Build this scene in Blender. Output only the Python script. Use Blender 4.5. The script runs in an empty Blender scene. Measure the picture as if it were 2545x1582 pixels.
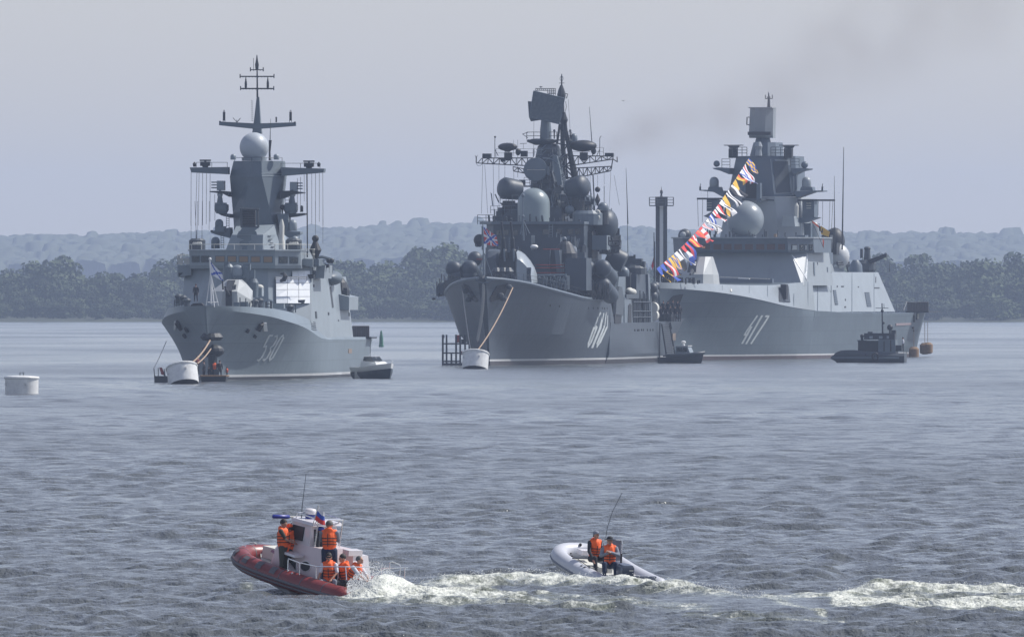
import bpy, bmesh, math, random
import numpy as np
from mathutils import Vector, Matrix
from mathutils.bvhtree import BVHTree

# ------------------------------------------------------------------ camera, sky, sun, exposure
SC = bpy.context.scene
COL = SC.collection
CX, HY, F, EYE = 1272.5, 731.0, 42400.0, 8.75       # photo centre column, horizon row, focal length in photo pixels, eye height
cam_d = bpy.data.cameras.new("camera")
cam = bpy.data.objects.new("camera", cam_d)
COL.objects.link(cam)
SC.camera = cam
cam.location = (0, 0, EYE)
cam.rotation_euler = (math.radians(90), 0, 0)
cam_d.sensor_width = 36.0
cam_d.lens = F / 2545.0 * 36.0
cam_d.shift_y = -(791.0 - HY) / 2545.0
cam_d.clip_start = 1.0
cam_d.clip_end = 60000.0

SUN = Vector((0.62, 0.20, 0.76)).normalized()
sun_el = math.asin(SUN.z)
sun_az = math.atan2(SUN.x, SUN.y)
world = bpy.data.worlds.new("World")
SC.world = world
world.use_nodes = True
wn = world.node_tree.nodes
wl = world.node_tree.links
wn.clear()
w_out = wn.new("ShaderNodeOutputWorld")
w_bg = wn.new("ShaderNodeBackground")
w_sky = wn.new("ShaderNodeTexSky")
w_sky.sky_type = 'NISHITA'
w_sky.sun_disc = False
w_sky.sun_elevation = sun_el
w_sky.sun_rotation = sun_az
w_sky.air_density = 1.0
w_sky.dust_density = 0.5
w_sky.ozone_density = 4.5
w_bg.inputs["Strength"].default_value = 0.134
w_hs = wn.new("ShaderNodeHueSaturation")
w_hs.inputs["Hue"].default_value = 0.5
w_hs.inputs["Saturation"].default_value = 0.58       # milky summer sky
wl.new(w_sky.outputs[0], w_hs.inputs["Color"])
w_tint = wn.new("ShaderNodeMix")                      # faint lilac cast of the summer haze, the whole sky over
w_tint.data_type = 'RGBA'; w_tint.blend_type = 'MULTIPLY'; w_tint.inputs["Factor"].default_value = 1.0
w_tint.inputs["B"].default_value = (0.955, 0.915, 0.970, 1)
wl.new(w_hs.outputs[0], w_tint.inputs["A"])
wl.new(w_tint.outputs["Result"], w_bg.inputs["Color"])
wl.new(w_bg.outputs[0], w_out.inputs["Surface"])
sun_d = bpy.data.lights.new("sun", 'SUN')
sun_d.energy = 5.0
sun_d.angle = math.radians(0.6)
sun_d.color = (1.0, 0.96, 0.90)
sun_o = bpy.data.objects.new("sun", sun_d)
COL.objects.link(sun_o)
sun_o.location = (0, 500, 300)
sun_o.rotation_euler = SUN.to_track_quat('Z', 'Y').to_euler()
SC.view_settings.view_transform = 'Standard'
SC.view_settings.look = 'None'
SC.view_settings.gamma = 1.0
SC.view_settings.exposure = 0.0
SC.cycles.use_denoising = True
SC.cycles.max_bounces = 6
SC.cycles.transparent_max_bounces = 12
SC.cycles.volume_bounces = 2

# ------------------------------------------------------------------ helpers
R = random.Random(7)

def tag(o, label=None, cat=None, group=None, kind=None):
    if label: o['label'] = label
    if cat: o['category'] = cat
    if group: o['group'] = group
    if kind: o['kind'] = kind
    return o

def empty(name, loc=(0, 0, 0), rz=0.0, label=None, cat=None, group=None, parent=None):
    o = bpy.data.objects.new(name, None)
    COL.objects.link(o)
    o.location = loc
    o.rotation_euler = (0, 0, rz)
    o.empty_display_size = 0.5
    if parent: o.parent = parent
    return tag(o, label, cat, group)

def ring8(n): return [(math.cos(2*math.pi*i/n), math.sin(2*math.pi*i/n)) for i in range(n)]

class MB:
    def __init__(s):
        s.v = []; s.f = []
    def add(s, vs, fs):
        n = len(s.v)
        s.v += [tuple(v) for v in vs]
        s.f += [[i + n for i in f] for f in fs]
        return s
    def hexa(s, p):
        return s.add(p, [(0, 3, 2, 1), (4, 5, 6, 7), (0, 1, 5, 4), (1, 2, 6, 5), (2, 3, 7, 6), (3, 0, 4, 7)])
    def box(s, x0, x1, y0, y1, z0, z1):
        return s.hexa([(x0, y0, z0), (x1, y0, z0), (x1, y1, z0), (x0, y1, z0), (x0, y0, z1), (x1, y0, z1), (x1, y1, z1), (x0, y1, z1)])
    def cbox(s, c, sx, sy, sz, rz=0.0, tilt=0.0, rot=None):
        m = rot if rot is not None else Matrix.Rotation(rz, 3, 'Z') @ Matrix.Rotation(tilt, 3, 'X')
        c = Vector(c)
        pts = []
        for z in (-.5, .5):
            for x, y in ((-.5, -.5), (.5, -.5), (.5, .5), (-.5, .5)):
                pts.append(c + m @ Vector((x*sx, y*sy, z*sz)))
        return s.hexa(pts)
    def loft(s, rings, cap0=True, cap1=True, closed=True):
        k = len(rings[0]); vs = [p for r in rings for p in r]; fs = []
        for i in range(len(rings) - 1):
            for j in range(k if closed else k - 1):
                a = i*k + j; b = i*k + (j + 1) % k
                fs.append((a, b, b + k, a + k))
        if cap0: fs.append(tuple(range(k))[::-1])
        if cap1: fs.append(tuple((len(rings) - 1)*k + j for j in range(k)))
        return s.add(vs, fs)
    def prism(s, poly, s0, s1, dt=0.0, dz=0.0, k=1.0):
        # poly: (x, z) outline in the plane y = s0, pushed back to y = s1
        cx = sum(p[0] for p in poly)/len(poly); cz = sum(p[1] for p in poly)/len(poly)
        return s.loft([[(p[0], s0, p[1]) for p in poly], [(cx + (p[0] - cx)*k + dt, s1, cz + (p[1] - cz)*k + dz) for p in poly]])
    def tube(s, pts, r, n=6, cap=True):
        pts = [Vector(p) for p in pts]
        rs = r if isinstance(r, (list, tuple)) else [r]*len(pts)
        rings = []; up = None
        for i, p in enumerate(pts):
            d = (pts[min(i+1, len(pts)-1)] - pts[max(i-1, 0)])
            if d.length < 1e-9: d = Vector((0, 0, 1))
            d.normalize()
            if up is None: up = Vector((0, 0, 1)) if abs(d.z) < .9 else Vector((1, 0, 0))
            a = d.cross(up)
            if a.length < 1e-4: a = d.cross(Vector((1, 0.3, 0)))
            a.normalize(); b = a.cross(d).normalized(); up = b
            rings.append([p + (a*c + b*q)*rs[i] for c, q in ring8(n)])
        return s.loft(rings, cap, cap)
    def ball(s, c, r, nu=16, nv=10, sc=(1, 1, 1), a0=0.0, a1=math.pi):
        rings = []
        for i in range(nv + 1):
            a = a0 + (a1 - a0)*i/nv
            rr = max(math.sin(a), 1e-3)
            rings.append([(c[0] + r*sc[0]*rr*q[0], c[1] + r*sc[1]*rr*q[1], c[2] + r*sc[2]*math.cos(a)) for q in ring8(nu)])
        return s.loft(rings)
    def lathe(s, c, prof, n=16, axis=(0, 0, 1)):
        ax = Vector(axis).normalized()
        u = ax.cross(Vector((0, 1, 0)) if abs(ax.y) < .9 else Vector((1, 0, 0))).normalized()
        w = ax.cross(u)
        c = Vector(c)
        return s.loft([[c + ax*h + (u*q[0] + w*q[1])*max(r, 1e-3) for q in ring8(n)] for r, h in prof])
    def build(s, name, mat, parent=None, smooth=False, loc=None, auto=None):
        me = bpy.data.meshes.new(name)
        me.from_pydata(s.v, [], s.f)
        bm = bmesh.new(); bm.from_mesh(me)
        bmesh.ops.recalc_face_normals(bm, faces=bm.faces)
        bm.to_mesh(me); bm.free()
        if smooth:
            me.shade_smooth()
            if auto: me.set_sharp_from_angle(angle=math.radians(auto))
        me.materials.append(mat)
        o = bpy.data.objects.new(name, me)
        COL.objects.link(o)
        if parent: o.parent = parent
        if loc is not None: o.location = loc
        return o

def crop(ox, oy, k):
    return lambda x, y: (ox + x/k, oy + y/k)
c1 = crop(380, 130, 3.5155); c2 = crop(360, 500, 3.15); c3 = crop(1050, 160, 3.78); c4 = crop(1050, 520, 3.4757)
c5 = crop(1600, 210, 3.6873); c6 = crop(1600, 560, 3.2878); c7 = crop(560, 1160, 4.448); c8 = crop(1360, 1220, 5.8156)
c9 = crop(0, 520, 3.0238); d1 = crop(430, 490, 5.793); d2 = crop(1160, 540, 6.4026); d3 = crop(1060, 600, 8.4)
d4 = crop(1480, 600, 4.7267); d5 = crop(1620, 380, 4.4464); d6 = crop(2050, 740, 8.4); d7 = crop(1180, 340, 6.3)
d10 = crop(2000, 520, 4.4477)

def world_at(px, py, y):
    return Vector(((px - CX)/F*y, y, EYE - (py - HY)/F*y))
def sea_dist(py): return F*EYE/(py - HY)

# ------------------------------------------------------------------ materials
def nodes_of(name):
    m = bpy.data.materials.new(name); m.use_nodes = True
    nt = m.node_tree
    return m, nt, nt.nodes["Principled BSDF"]
def paint(name, col, rough=0.5, metal=0.0, var=0.10, scale=0.6, bump=0.0, streak=0.0, spec=0.5, streak_col=(0.10, 0.06, 0.04)):
    m, nt, b = nodes_of(name)
    b.inputs["Roughness"].default_value = rough
    b.inputs["Metallic"].default_value = metal
    b.inputs["Specular IOR Level"].default_value = spec
    tc = nt.nodes.new("ShaderNodeTexCoord")
    no = nt.nodes.new("ShaderNodeTexNoise"); no.inputs["Scale"].default_value = scale; no.inputs["Detail"].default_value = 5
    nt.links.new(tc.outputs["Object"], no.inputs["Vector"])
    mr = nt.nodes.new("ShaderNodeMapRange")
    mr.inputs["From Min"].default_value = 0.3; mr.inputs["From Max"].default_value = 0.7
    mr.inputs["To Min"].default_value = 1 - var; mr.inputs["To Max"].default_value = 1 + var
    nt.links.new(no.outputs["Fac"], mr.inputs["Value"])
    mx = nt.nodes.new("ShaderNodeMix"); mx.data_type = 'RGBA'; mx.blend_type = 'MULTIPLY'; mx.inputs["Factor"].default_value = 1
    mx.inputs["A"].default_value = (*col, 1)
    cmb = nt.nodes.new("ShaderNodeCombineColor")
    for k in range(3): nt.links.new(mr.outputs["Result"], cmb.inputs[k])
    nt.links.new(cmb.outputs[0], mx.inputs["B"])
    out = mx.outputs["Result"]
    if streak > 0:
        mp = nt.nodes.new("ShaderNodeMapping"); mp.inputs["Scale"].default_value = (1.6, 1.6, 0.12)
        nt.links.new(tc.outputs["Object"], mp.inputs["Vector"])
        n2 = nt.nodes.new("ShaderNodeTexNoise"); n2.inputs["Scale"].default_value = 1.0; n2.inputs["Detail"].default_value = 6
        nt.links.new(mp.outputs[0], n2.inputs["Vector"])
        m2 = nt.nodes.new("ShaderNodeMapRange"); m2.inputs["From Min"].default_value = 0.56; m2.inputs["From Max"].default_value = 0.75
        m2.inputs["To Max"].default_value = streak
        nt.links.new(n2.outputs["Fac"], m2.inputs["Value"])
        mm = nt.nodes.new("ShaderNodeMix"); mm.data_type = 'RGBA'
        nt.links.new(m2.outputs["Result"], mm.inputs["Factor"]); nt.links.new(out, mm.inputs["A"]); mm.inputs["B"].default_value = (*streak_col, 1)
        out = mm.outputs["Result"]
    nt.links.new(out, b.inputs["Base Color"])
    if bump > 0:
        bp = nt.nodes.new("ShaderNodeBump"); bp.inputs["Strength"].default_value = bump; bp.inputs["Distance"].default_value = 0.2
        nt.links.new(no.outputs["Fac"], bp.inputs["Height"]); nt.links.new(bp.outputs[0], b.inputs["Normal"])
    m["out"] = 0
    return m

def hull_paint(name, col, z_boot, boot_col, z_line, streak=0.35):
    # topside grey, a thin white line, boot-topping below: painted by height above the sea
    m = paint(name, col, 0.45, 0.0, 0.07, 0.25, 0.0, streak, streak_col=(col[0]*.55, col[1]*.5, col[2]*.45))
    nt = m.node_tree; b = nt.nodes["Principled BSDF"]
    src = b.inputs["Base Color"].links[0].from_socket
    tc = nt.nodes.new("ShaderNodeTexCoord"); sx = nt.nodes.new("ShaderNodeSeparateXYZ")
    nt.links.new(tc.outputs["Object"], sx.inputs[0])
    cur = src
    for z, c in ((z_line, (0.55, 0.56, 0.56)), (z_boot, boot_col)):
        lt = nt.nodes.new("ShaderNodeMath"); lt.operation = 'LESS_THAN'; lt.inputs[1].default_value = z
        nt.links.new(sx.outputs["Z"], lt.inputs[0])
        mm = nt.nodes.new("ShaderNodeMix"); mm.data_type = 'RGBA'
        nt.links.new(lt.outputs[0], mm.inputs["Factor"]); nt.links.new(cur, mm.inputs["A"]); mm.inputs["B"].default_value = (*c, 1)
        cur = mm.outputs["Result"]
    nt.links.new(cur, b.inputs["Base Color"])
    # shell plates: welded seams, slightly darker, and plates of slightly differing tone
    sw = nt.nodes.new("ShaderNodeCombineXYZ"); nt.links.new(sx.outputs["Y"], sw.inputs[0]); nt.links.new(sx.outputs["Z"], sw.inputs[1])
    bk = nt.nodes.new("ShaderNodeTexBrick"); bk.inputs["Scale"].default_value = 1.0; bk.inputs["Brick Width"].default_value = 7.0; bk.inputs["Row Height"].default_value = 1.9
    bk.inputs["Mortar Size"].default_value = 0.03; bk.inputs["Mortar Smooth"].default_value = .3
    bk.inputs["Color1"].default_value = (.93, .93, .93, 1); bk.inputs["Color2"].default_value = (1.07, 1.07, 1.07, 1); bk.inputs["Mortar"].default_value = (.72, .72, .72, 1)
    nt.links.new(sw.outputs[0], bk.inputs["Vector"])
    bm_ = nt.nodes.new("ShaderNodeMix"); bm_.data_type = 'RGBA'; bm_.blend_type = 'MULTIPLY'; bm_.inputs["Factor"].default_value = 1
    nt.links.new(cur, bm_.inputs["A"]); nt.links.new(bk.outputs["Color"], bm_.inputs["B"]); nt.links.new(bm_.outputs["Result"], b.inputs["Base Color"])
    # plating: faint unevenness of the shell
    n = nt.nodes.new("ShaderNodeTexNoise"); n.inputs["Scale"].default_value = 0.9; n.inputs["Detail"].default_value = 3
    nt.links.new(tc.outputs["Object"], n.inputs["Vector"])
    bp = nt.nodes.new("ShaderNodeBump"); bp.inputs["Strength"].default_value = 0.35; bp.inputs["Distance"].default_value = 0.08
    nt.links.new(n.outputs["Fac"], bp.inputs["Height"]); nt.links.new(bp.outputs[0], b.inputs["Normal"])
    return m

M = {}
M['g530'] = paint('corvette_grey', (0.235, 0.275, 0.305), 0.42, 0, .06, .5, 0, .25, streak_col=(.15, .15, .15))
M['g530d'] = paint('corvette_dark_grey', (0.105, 0.135, 0.16), 0.5)
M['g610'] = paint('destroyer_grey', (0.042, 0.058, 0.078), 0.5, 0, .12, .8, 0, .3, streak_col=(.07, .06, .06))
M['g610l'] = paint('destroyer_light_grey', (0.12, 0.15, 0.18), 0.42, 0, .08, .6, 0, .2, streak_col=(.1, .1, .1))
M['g417'] = paint('frigate_grey', (0.26, 0.295, 0.32), 0.42, 0, .06, .4, 0, .25, streak_col=(.16, .16, .16))
M['g417d'] = paint('frigate_dark_grey', (0.10, 0.13, 0.165), 0.5)
M['dark'] = paint('black_grey_metal', (0.02, 0.025, 0.032), 0.55)
M['mid'] = paint('dull_grey_metal', (0.045, 0.057, 0.07), 0.5)
M['black'] = paint('black_paint', (0.012, 0.013, 0.016), 0.6)
M['white'] = paint('white_paint', (0.70, 0.71, 0.70), 0.4, 0, .05, 1.2)
M['buoy'] = paint('buoy_white_paint', (0.66, 0.67, 0.66), 0.45, 0, .10, 2.5, 0, .7, streak_col=(.35, .30, .22))
M['offwhite'] = paint('canvas_white', (0.52, 0.52, 0.48), 0.8)
M['red'] = paint('red_paint', (0.42, 0.04, 0.03), 0.5)
M['dred'] = paint('dull_red_paint', (0.22, 0.035, 0.03), 0.6)
M['orange'] = paint('life_vest_orange', (0.90, 0.13, 0.02), 0.7, 0, .12, 8)
M['tan'] = paint('tan_paint_and_reflection', (0.28, 0.19, 0.12), 0.35)  # tan patches, and the reflection painted into the corvette's bridge panes
M['brown'] = paint('fender_brown', (0.22, 0.14, 0.08), 0.9, 0, .2, 3)
M['rope'] = paint('rope_tan', (0.32, 0.23, 0.16), 0.9)
M['chain'] = paint('chain_grey', (0.30, 0.30, 0.29), 0.6, 0.3)
M['green'] = paint('green_buoy_paint', (0.015, 0.14, 0.075), 0.6)
M['glass'] = paint('dark_window_glass', (0.012, 0.02, 0.024), 0.08, 0, 0, 1, spec=0.8)
M['blue'] = paint('blue_plastic', (0.015, 0.03, 0.28), 0.35)
M['yellow'] = paint('flag_yellow', (0.75, 0.45, 0.05), 0.8)
M['fblue'] = paint('flag_blue', (0.03, 0.08, 0.42), 0.8)
M['fred'] = paint('flag_red', (0.60, 0.04, 0.04), 0.8)
M['fwhite'] = paint('flag_white', (0.72, 0.72, 0.74), 0.8)
M['fblack'] = paint('flag_black', (0.015, 0.015, 0.02), 0.8)
M['skin'] = paint('skin', (0.42, 0.22, 0.15), 0.55)
M['hair'] = paint('dark_hair', (0.02, 0.016, 0.014), 0.7)
M['ghair'] = paint('grey_hair', (0.10, 0.095, 0.09), 0.7)
M['olive'] = paint('olive_cloth', (0.055, 0.055, 0.045), 0.85)
M['dcloth'] = paint('dark_cloth', (0.018, 0.02, 0.028), 0.85)
M['navy'] = paint('navy_jeans', (0.018, 0.03, 0.07), 0.85)
M['wcloth'] = paint('white_shirt', (0.62, 0.64, 0.70), 0.85)
M['gcloth'] = paint('grey_cloth', (0.20, 0.22, 0.27), 0.85)
M['rib_red'] = paint('red_inflatable_fabric', (0.20, 0.034, 0.034), 0.38, 0, .12, 1.5)
M['rib_grey'] = paint('grey_inflatable_fabric', (0.50, 0.52, 0.57), 0.4, 0, .05, 1.5)
M['rib_strake'] = paint('grey_rubber_strake', (0.12, 0.115, 0.13), 0.6)
M['cabin'] = paint('white_gelcoat', (0.66, 0.64, 0.66), 0.25, 0, .04, 1.0)
M['steel'] = paint('polished_steel', (0.6, 0.62, 0.65), 0.25, 0.8, .05)
M['motor'] = paint('outboard_cowl', (0.07, 0.085, 0.12), 0.25)
M['net'] = paint('safety_net_grey', (0.14, 0.13, 0.13), 0.8)
# ------------------------------------------------------------------ the sea
def wave_components():
    r = np.random.RandomState(11)
    out = []
    for i in range(72):
        lam = 0.42 * (11.0/0.42) ** ((i + r.rand())/72.0)
        th = r.normal(0.15, 0.62)                # spread about the wind, which blows roughly towards the camera
        k = 2*math.pi/lam
        amp = 0.0070 * lam ** 0.27 * (0.5 + r.rand())
        out.append((k*math.sin(th), k*math.cos(th), amp, r.rand()*6.283, lam))
    return out
WC = wave_components()

def seg_d(px, py, a, b):
    ax, ay = a; bx, by = b
    dx, dy = bx - ax, by - ay
    t = np.clip(((px - ax)*dx + (py - ay)*dy)/(dx*dx + dy*dy), 0, 1)
    return t, np.hypot(px - ax - t*dx, (py - ay - t*dy))

def vnoise(x, y, seed=0):
    # value noise on a lattice, numpy
    xi = np.floor(x).astype(np.int64); yi = np.floor(y).astype(np.int64)
    fx = x - xi; fy = y - yi
    fx = fx*fx*(3 - 2*fx); fy = fy*fy*(3 - 2*fy)
    def h(a, b):
        n = (a*374761393 + b*668265263 + seed*982451653) & 0x7fffffff
        n = ((n ^ (n >> 13))*1274126177) & 0x7fffffff
        return ((n ^ (n >> 16)) & 0xffff)/65535.0
    return (h(xi, yi)*(1-fx) + h(xi+1, yi)*fx)*(1-fy) + (h(xi, yi+1)*(1-fx) + h(xi+1, yi+1)*fx)*fy

CREST = [(1010, 1462), (1130, 1458), (1290, 1455), (1500, 1463), (1700, 1474), (1850, 1484), (2060, 1486), (2200, 1474), (2380, 1476), (2900, 1482)]
def crest_dist(X):
    # distance from the camera of the churned wake ridge, at lateral position X
    xs = []; ys = []
    for px, py in CREST:
        d = sea_dist(py); xs.append((px - CX)/F*d); ys.append(d)
    return np.interp(X, xs, ys)

def sea_shape(X, Y, step):
    Z = np.zeros_like(X)
    grp = 0.75 + 0.6*vnoise(X*0.05 + 3, Y*0.021, 5)        # gusts: rougher and smoother patches
    for kx, ky, a, ph, lam in WC:
        w = np.clip((lam/step - 2.2)/2.0, 0, 1)
        if not w.any(): continue
        Z += w*a*np.cos(kx*X + ky*Y + ph)
    Z *= grp
    Z += 0.35*np.abs(Z) - 0.02                               # sharper crests
    foam = np.zeros_like(X)
    near = Y < 640
    if near.any():
        x = X[near]; y = Y[near]; z = Z[near].copy()
        px = CX + F*x/y; py = HY + F*EYE/y
        # the ridge of churned water left by the red boat
        yc = crest_dist(x)
        A = np.interp(px, [980, 1120, 1280, 1480, 1700, 1860, 2000, 2200, 2400, 2900], [0.05, 0.30, 0.44, 0.36, 0.26, 0.06, 0.10, 0.27, 0.24, 0.2])
        d = (y - yc)
        g = np.exp(-(d/np.where(d > 0, 1.6, 3.6))**2)
        ridge = A*g
        # the hump of white water right behind the red boat
        hump = np.exp(-((px - 948)/58.0)**2 - ((y - 492.5)/2.6)**2)*0.58 + np.exp(-((px - 1060)/130.0)**2 - ((y - 490)/4.5)**2)*0.24
        # smooth swells spreading from both wakes
        sw = 0.16*np.exp(-((y - 540)/26)**2)*np.cos((y - yc)*0.50 + x*0.21)*(px > 1450)*np.clip((px - 1450)/300, 0, 1)
        sw += 0.14*np.exp(-((y - 470)/14)**2)*np.cos((y - 470)*0.52 - x*0.45)*np.clip((1500 - px)/700, 0, 1)
        sw += 0.09*np.exp(-((y - 560)/30)**2)*np.cos((y - 560)*0.40 - x*0.30)*np.clip((900 - px)/400, 0, 1)
        # smoother slick inside the wake
        slick = np.exp(-((py - 1500)/26.0)**2)*np.clip((px - 1550)/150, 0, 1)*np.clip((2150 - px)/150, 0, 1)
        z *= (1 - 0.65*slick)
        f = np.zeros_like(x)
        f = np.maximum(f, 0.82*np.clip(g*1.5, 0, 1)*np.interp(px, [1000, 1040, 1110, 1300, 1700, 1780, 1850, 1960, 2050, 2400, 2900], [0, .5, .85, 1.0, .92, .62, .5, .6, .85, .95, .9]))
        t, dd = seg_d(px, py, (850, 1478), (1300, 1492))
        f = np.maximum(f, np.clip(1.35 - dd/np.interp(px, [840, 1000, 1300], [23, 24, 15]), 0, 1)*np.interp(px, [800, 856, 1100, 1400], [0, 1.05, .90, .5]))
        t, dd = seg_d(px, py, (1180, 1486), (1520, 1518))
        f = np.maximum(f, 0.55*np.clip(1.2 - dd/13, 0, 1))
        t, dd = seg_d(px, py, (1340, 1486), (1760, 1512))
        f = np.maximum(f, 0.47*np.clip(1.2 - dd/15, 0, 1))
        t, dd = seg_d(px, py, (1700, 1535), (2100, 1545))
        f = np.maximum(f, 0.40*np.clip(1.2 - dd/10, 0, 1))
        t, dd = seg_d(px, py, (2080, 1494), (2700, 1508))
        f = np.maximum(f, 0.84*np.clip(1.3 - dd/19, 0, 1))
        t, dd = seg_d(px, py, (1900, 1482), (2050, 1528))
        f = np.maximum(f, 0.66*np.clip(1.2 - dd/9, 0, 1))
        t, dd = seg_d(px, py, (592, 1464), (628, 1468))
        f = np.maximum(f, 0.45*np.clip(1.2 - dd/4, 0, 1))
        z += ridge + hump + sw
        churn = vnoise(x*2.6, y*1.3, 1) + 0.6*vnoise(x*6.0, y*3.0, 2) - 0.8
        z += 0.11*churn*np.clip(f, 0, 1)*np.clip((ridge + hump)*4 + .25, 0, 1)
        Z[near] = z; foam[near] = f
    return Z, foam

def build_water():
    ys = [412.0]
    while ys[-1] < 5330:
        ys.append(ys[-1] + 0.15*(ys[-1]/430.0)**1.6)
    ys = np.array(ys); NC = 400
    u = np.linspace(-0.042, 0.042, NC)
    Y, U = np.meshgrid(ys, u, indexing='ij')
    X = U*Y
    step = np.maximum(0.15*(Y/430.0)**1.6, 0.084*Y/NC)
    Z, foam = sea_shape(X, Y, step)
    nr = len(ys)
    fade = np.clip((0.042 - np.abs(U))/0.003, 0, 1)*np.clip((Y - 412)/6, 0, 1)*np.clip((5330 - Y)/60, 0, 1)
    Z *= fade*fade*(3 - 2*fade); foam = foam*fade
    co = np.stack([X, Y, Z], -1).reshape(-1, 3)
    idx = np.arange(nr*NC).reshape(nr, NC)
    q = np.stack([idx[:-1, :-1], idx[:-1, 1:], idx[1:, 1:], idx[1:, :-1]], -1).reshape(-1, 4)
    # the open sea all round, joined to the edge of the wave field
    co2 = []; q2 = []; n0 = nr*NC
    for side, col in ((-1, 0), (1, NC - 1)):
        base = n0 + len(co2)
        co2 += [(side*9000.0, float(y), 0.0) for y in ys]
        for i in range(nr - 1):
            a, b_, c, d = idx[i, col], idx[i+1, col], base + i + 1, base + i
            q2.append((a, b_, c, d) if side < 0 else (d, c, b_, a))
    base = n0 + len(co2)
    x0, x1 = float(X[0, 0]), float(X[0, -1]); yf = float(ys[0]); X0, X1 = float(X[-1, 0]), float(X[-1, -1]); yb = float(ys[-1])
    co2 += [(-9000, -2500, 0), (9000, -2500, 0), (9000, yf, 0), (-9000, yf, 0), (x0, yf, 0), (x1, yf, 0), (-9000, yb, 0), (9000, yb, 0), (9000, 5600, 0), (-9000, 5600, 0)]
    q2 += [(base, base+1, base+2, base+3), (base+6, base+7, base+8, base+9)]
    co2 = np.array(co2, float); q2 = np.array(q2)
    co = np.concatenate([co, co2]); q = np.concatenate([q, q2])
    foam = np.concatenate([foam.reshape(-1), np.zeros(len(co2))])
    me = bpy.data.meshes.new("water")
    me.vertices.add(len(co)); me.vertices.foreach_set("co", co.astype(np.float32).ravel())
    me.loops.add(q.size); me.loops.foreach_set("vertex_index", q.astype(np.int32).ravel())
    me.polygons.add(len(q)); me.polygons.foreach_set("loop_start", np.arange(0, q.size, 4, dtype=np.int32))
    me.update(calc_edges=True)
    me.shade_smooth()
    at = me.attributes.new("foam", 'FLOAT', 'POINT'); at.data.foreach_set("value", foam.astype(np.float32))
    o = bpy.data.objects.new("water", me); COL.objects.link(o)
    return tag(o, kind='structure')

m, nt, b = nodes_of('sea_water'); M['water'] = m
N = nt.nodes.new; L = nt.links.new
tc = N("ShaderNodeTexCoord")
b.inputs["IOR"].default_value = 1.333
b.inputs["Roughness"].default_value = 0.16
def wmap(sc):
    mp = N("ShaderNodeMapping"); mp.inputs["Scale"].default_value = sc
    L(tc.outputs["Object"], mp.inputs["Vector"]); return mp.outputs[0]
def wnoise(vec, scale, detail=3, rough=.5):
    n = N("ShaderNodeTexNoise"); n.inputs["Scale"].default_value = scale; n.inputs["Detail"].default_value = detail
    n.inputs["Roughness"].default_value = rough
    L(vec, n.inputs["Vector"]); return n.outputs["Fac"]
fine = wnoise(wmap((1.0, 0.7, 1.0)), 3.0, 4, .6)
big = wnoise(wmap((0.60, 0.11, 1.0)), 1.0, 5, .65)
gust = wnoise(wmap((0.012, 0.0035, 1.0)), 1.0, 3, .6)
b1 = N("ShaderNodeBump"); b1.inputs["Strength"].default_value = 0.6; b1.inputs["Distance"].default_value = 0.09
L(fine, b1.inputs["Height"])
b2 = N("ShaderNodeBump"); b2.inputs["Strength"].default_value = 0.9; b2.inputs["Distance"].default_value = 0.55
L(big, b2.inputs["Height"]); L(b1.outputs[0], b2.inputs["Normal"])
L(b2.outputs[0], b.inputs["Normal"])
ro = N("ShaderNodeMapRange"); ro.inputs["From Min"].default_value = .35; ro.inputs["From Max"].default_value = .65
ro.inputs["To Min"].default_value = .10; ro.inputs["To Max"].default_value = .26
L(gust, ro.inputs["Value"]); L(ro.outputs["Result"], b.inputs["Roughness"])
at = N("ShaderNodeAttribute"); at.attribute_name = "foam"
fn = wnoise(wmap((2.8, 1.0, 4.0)), 1.0, 8, .78)
fm = N("ShaderNodeMapRange"); fm.inputs["From Min"].default_value = .30; fm.inputs["From Max"].default_value = .68
L(fn, fm.inputs["Value"])
sub = N("ShaderNodeMath"); sub.operation = 'ADD'; L(at.outputs["Fac"], sub.inputs[0]); L(fm.outputs["Result"], sub.inputs[1])
fr = N("ShaderNodeMapRange"); fr.inputs["From Min"].default_value = 1.0; fr.inputs["From Max"].default_value = 1.50
L(sub.outputs[0], fr.inputs["Value"])
gate = N("ShaderNodeMath"); gate.operation = 'GREATER_THAN'; gate.inputs[1].default_value = 0.03; L(at.outputs["Fac"], gate.inputs[0])
ff = N("ShaderNodeMath"); ff.operation = 'MULTIPLY'; L(fr.outputs["Result"], ff.inputs[0]); L(gate.outputs[0], ff.inputs[1])
# churned water full of bubbles is a pale yellow green
ch = N("ShaderNodeMapRange"); ch.inputs["From Min"].default_value = .15; ch.inputs["From Max"].default_value = .9; ch.inputs["To Max"].default_value = .55
L(at.outputs["Fac"], ch.inputs["Value"])
deep = N("ShaderNodeMix"); deep.data_type = 'RGBA'; deep.inputs["A"].default_value = (0.092, 0.102, 0.106, 1); deep.inputs["B"].default_value = (0.25, 0.27, 0.15, 1)
L(ch.outputs["Result"], deep.inputs["Factor"]); L(deep.outputs["Result"], b.inputs["Base Color"])
fo = N("ShaderNodeBsdfPrincipled"); fo.inputs["Base Color"].default_value = (0.64, 0.66, 0.60, 1); fo.inputs["Roughness"].default_value = .7
L(b2.outputs[0], fo.inputs["Normal"])
ms = N("ShaderNodeMixShader"); L(ff.outputs[0], ms.inputs["Fac"]); L(b.outputs[0], ms.inputs[1]); L(fo.outputs[0], ms.inputs[2])
L(ms.outputs[0], nt.nodes["Material Output"].inputs["Surface"])
water = build_water(); water.data.materials.append(M['water'])

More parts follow.
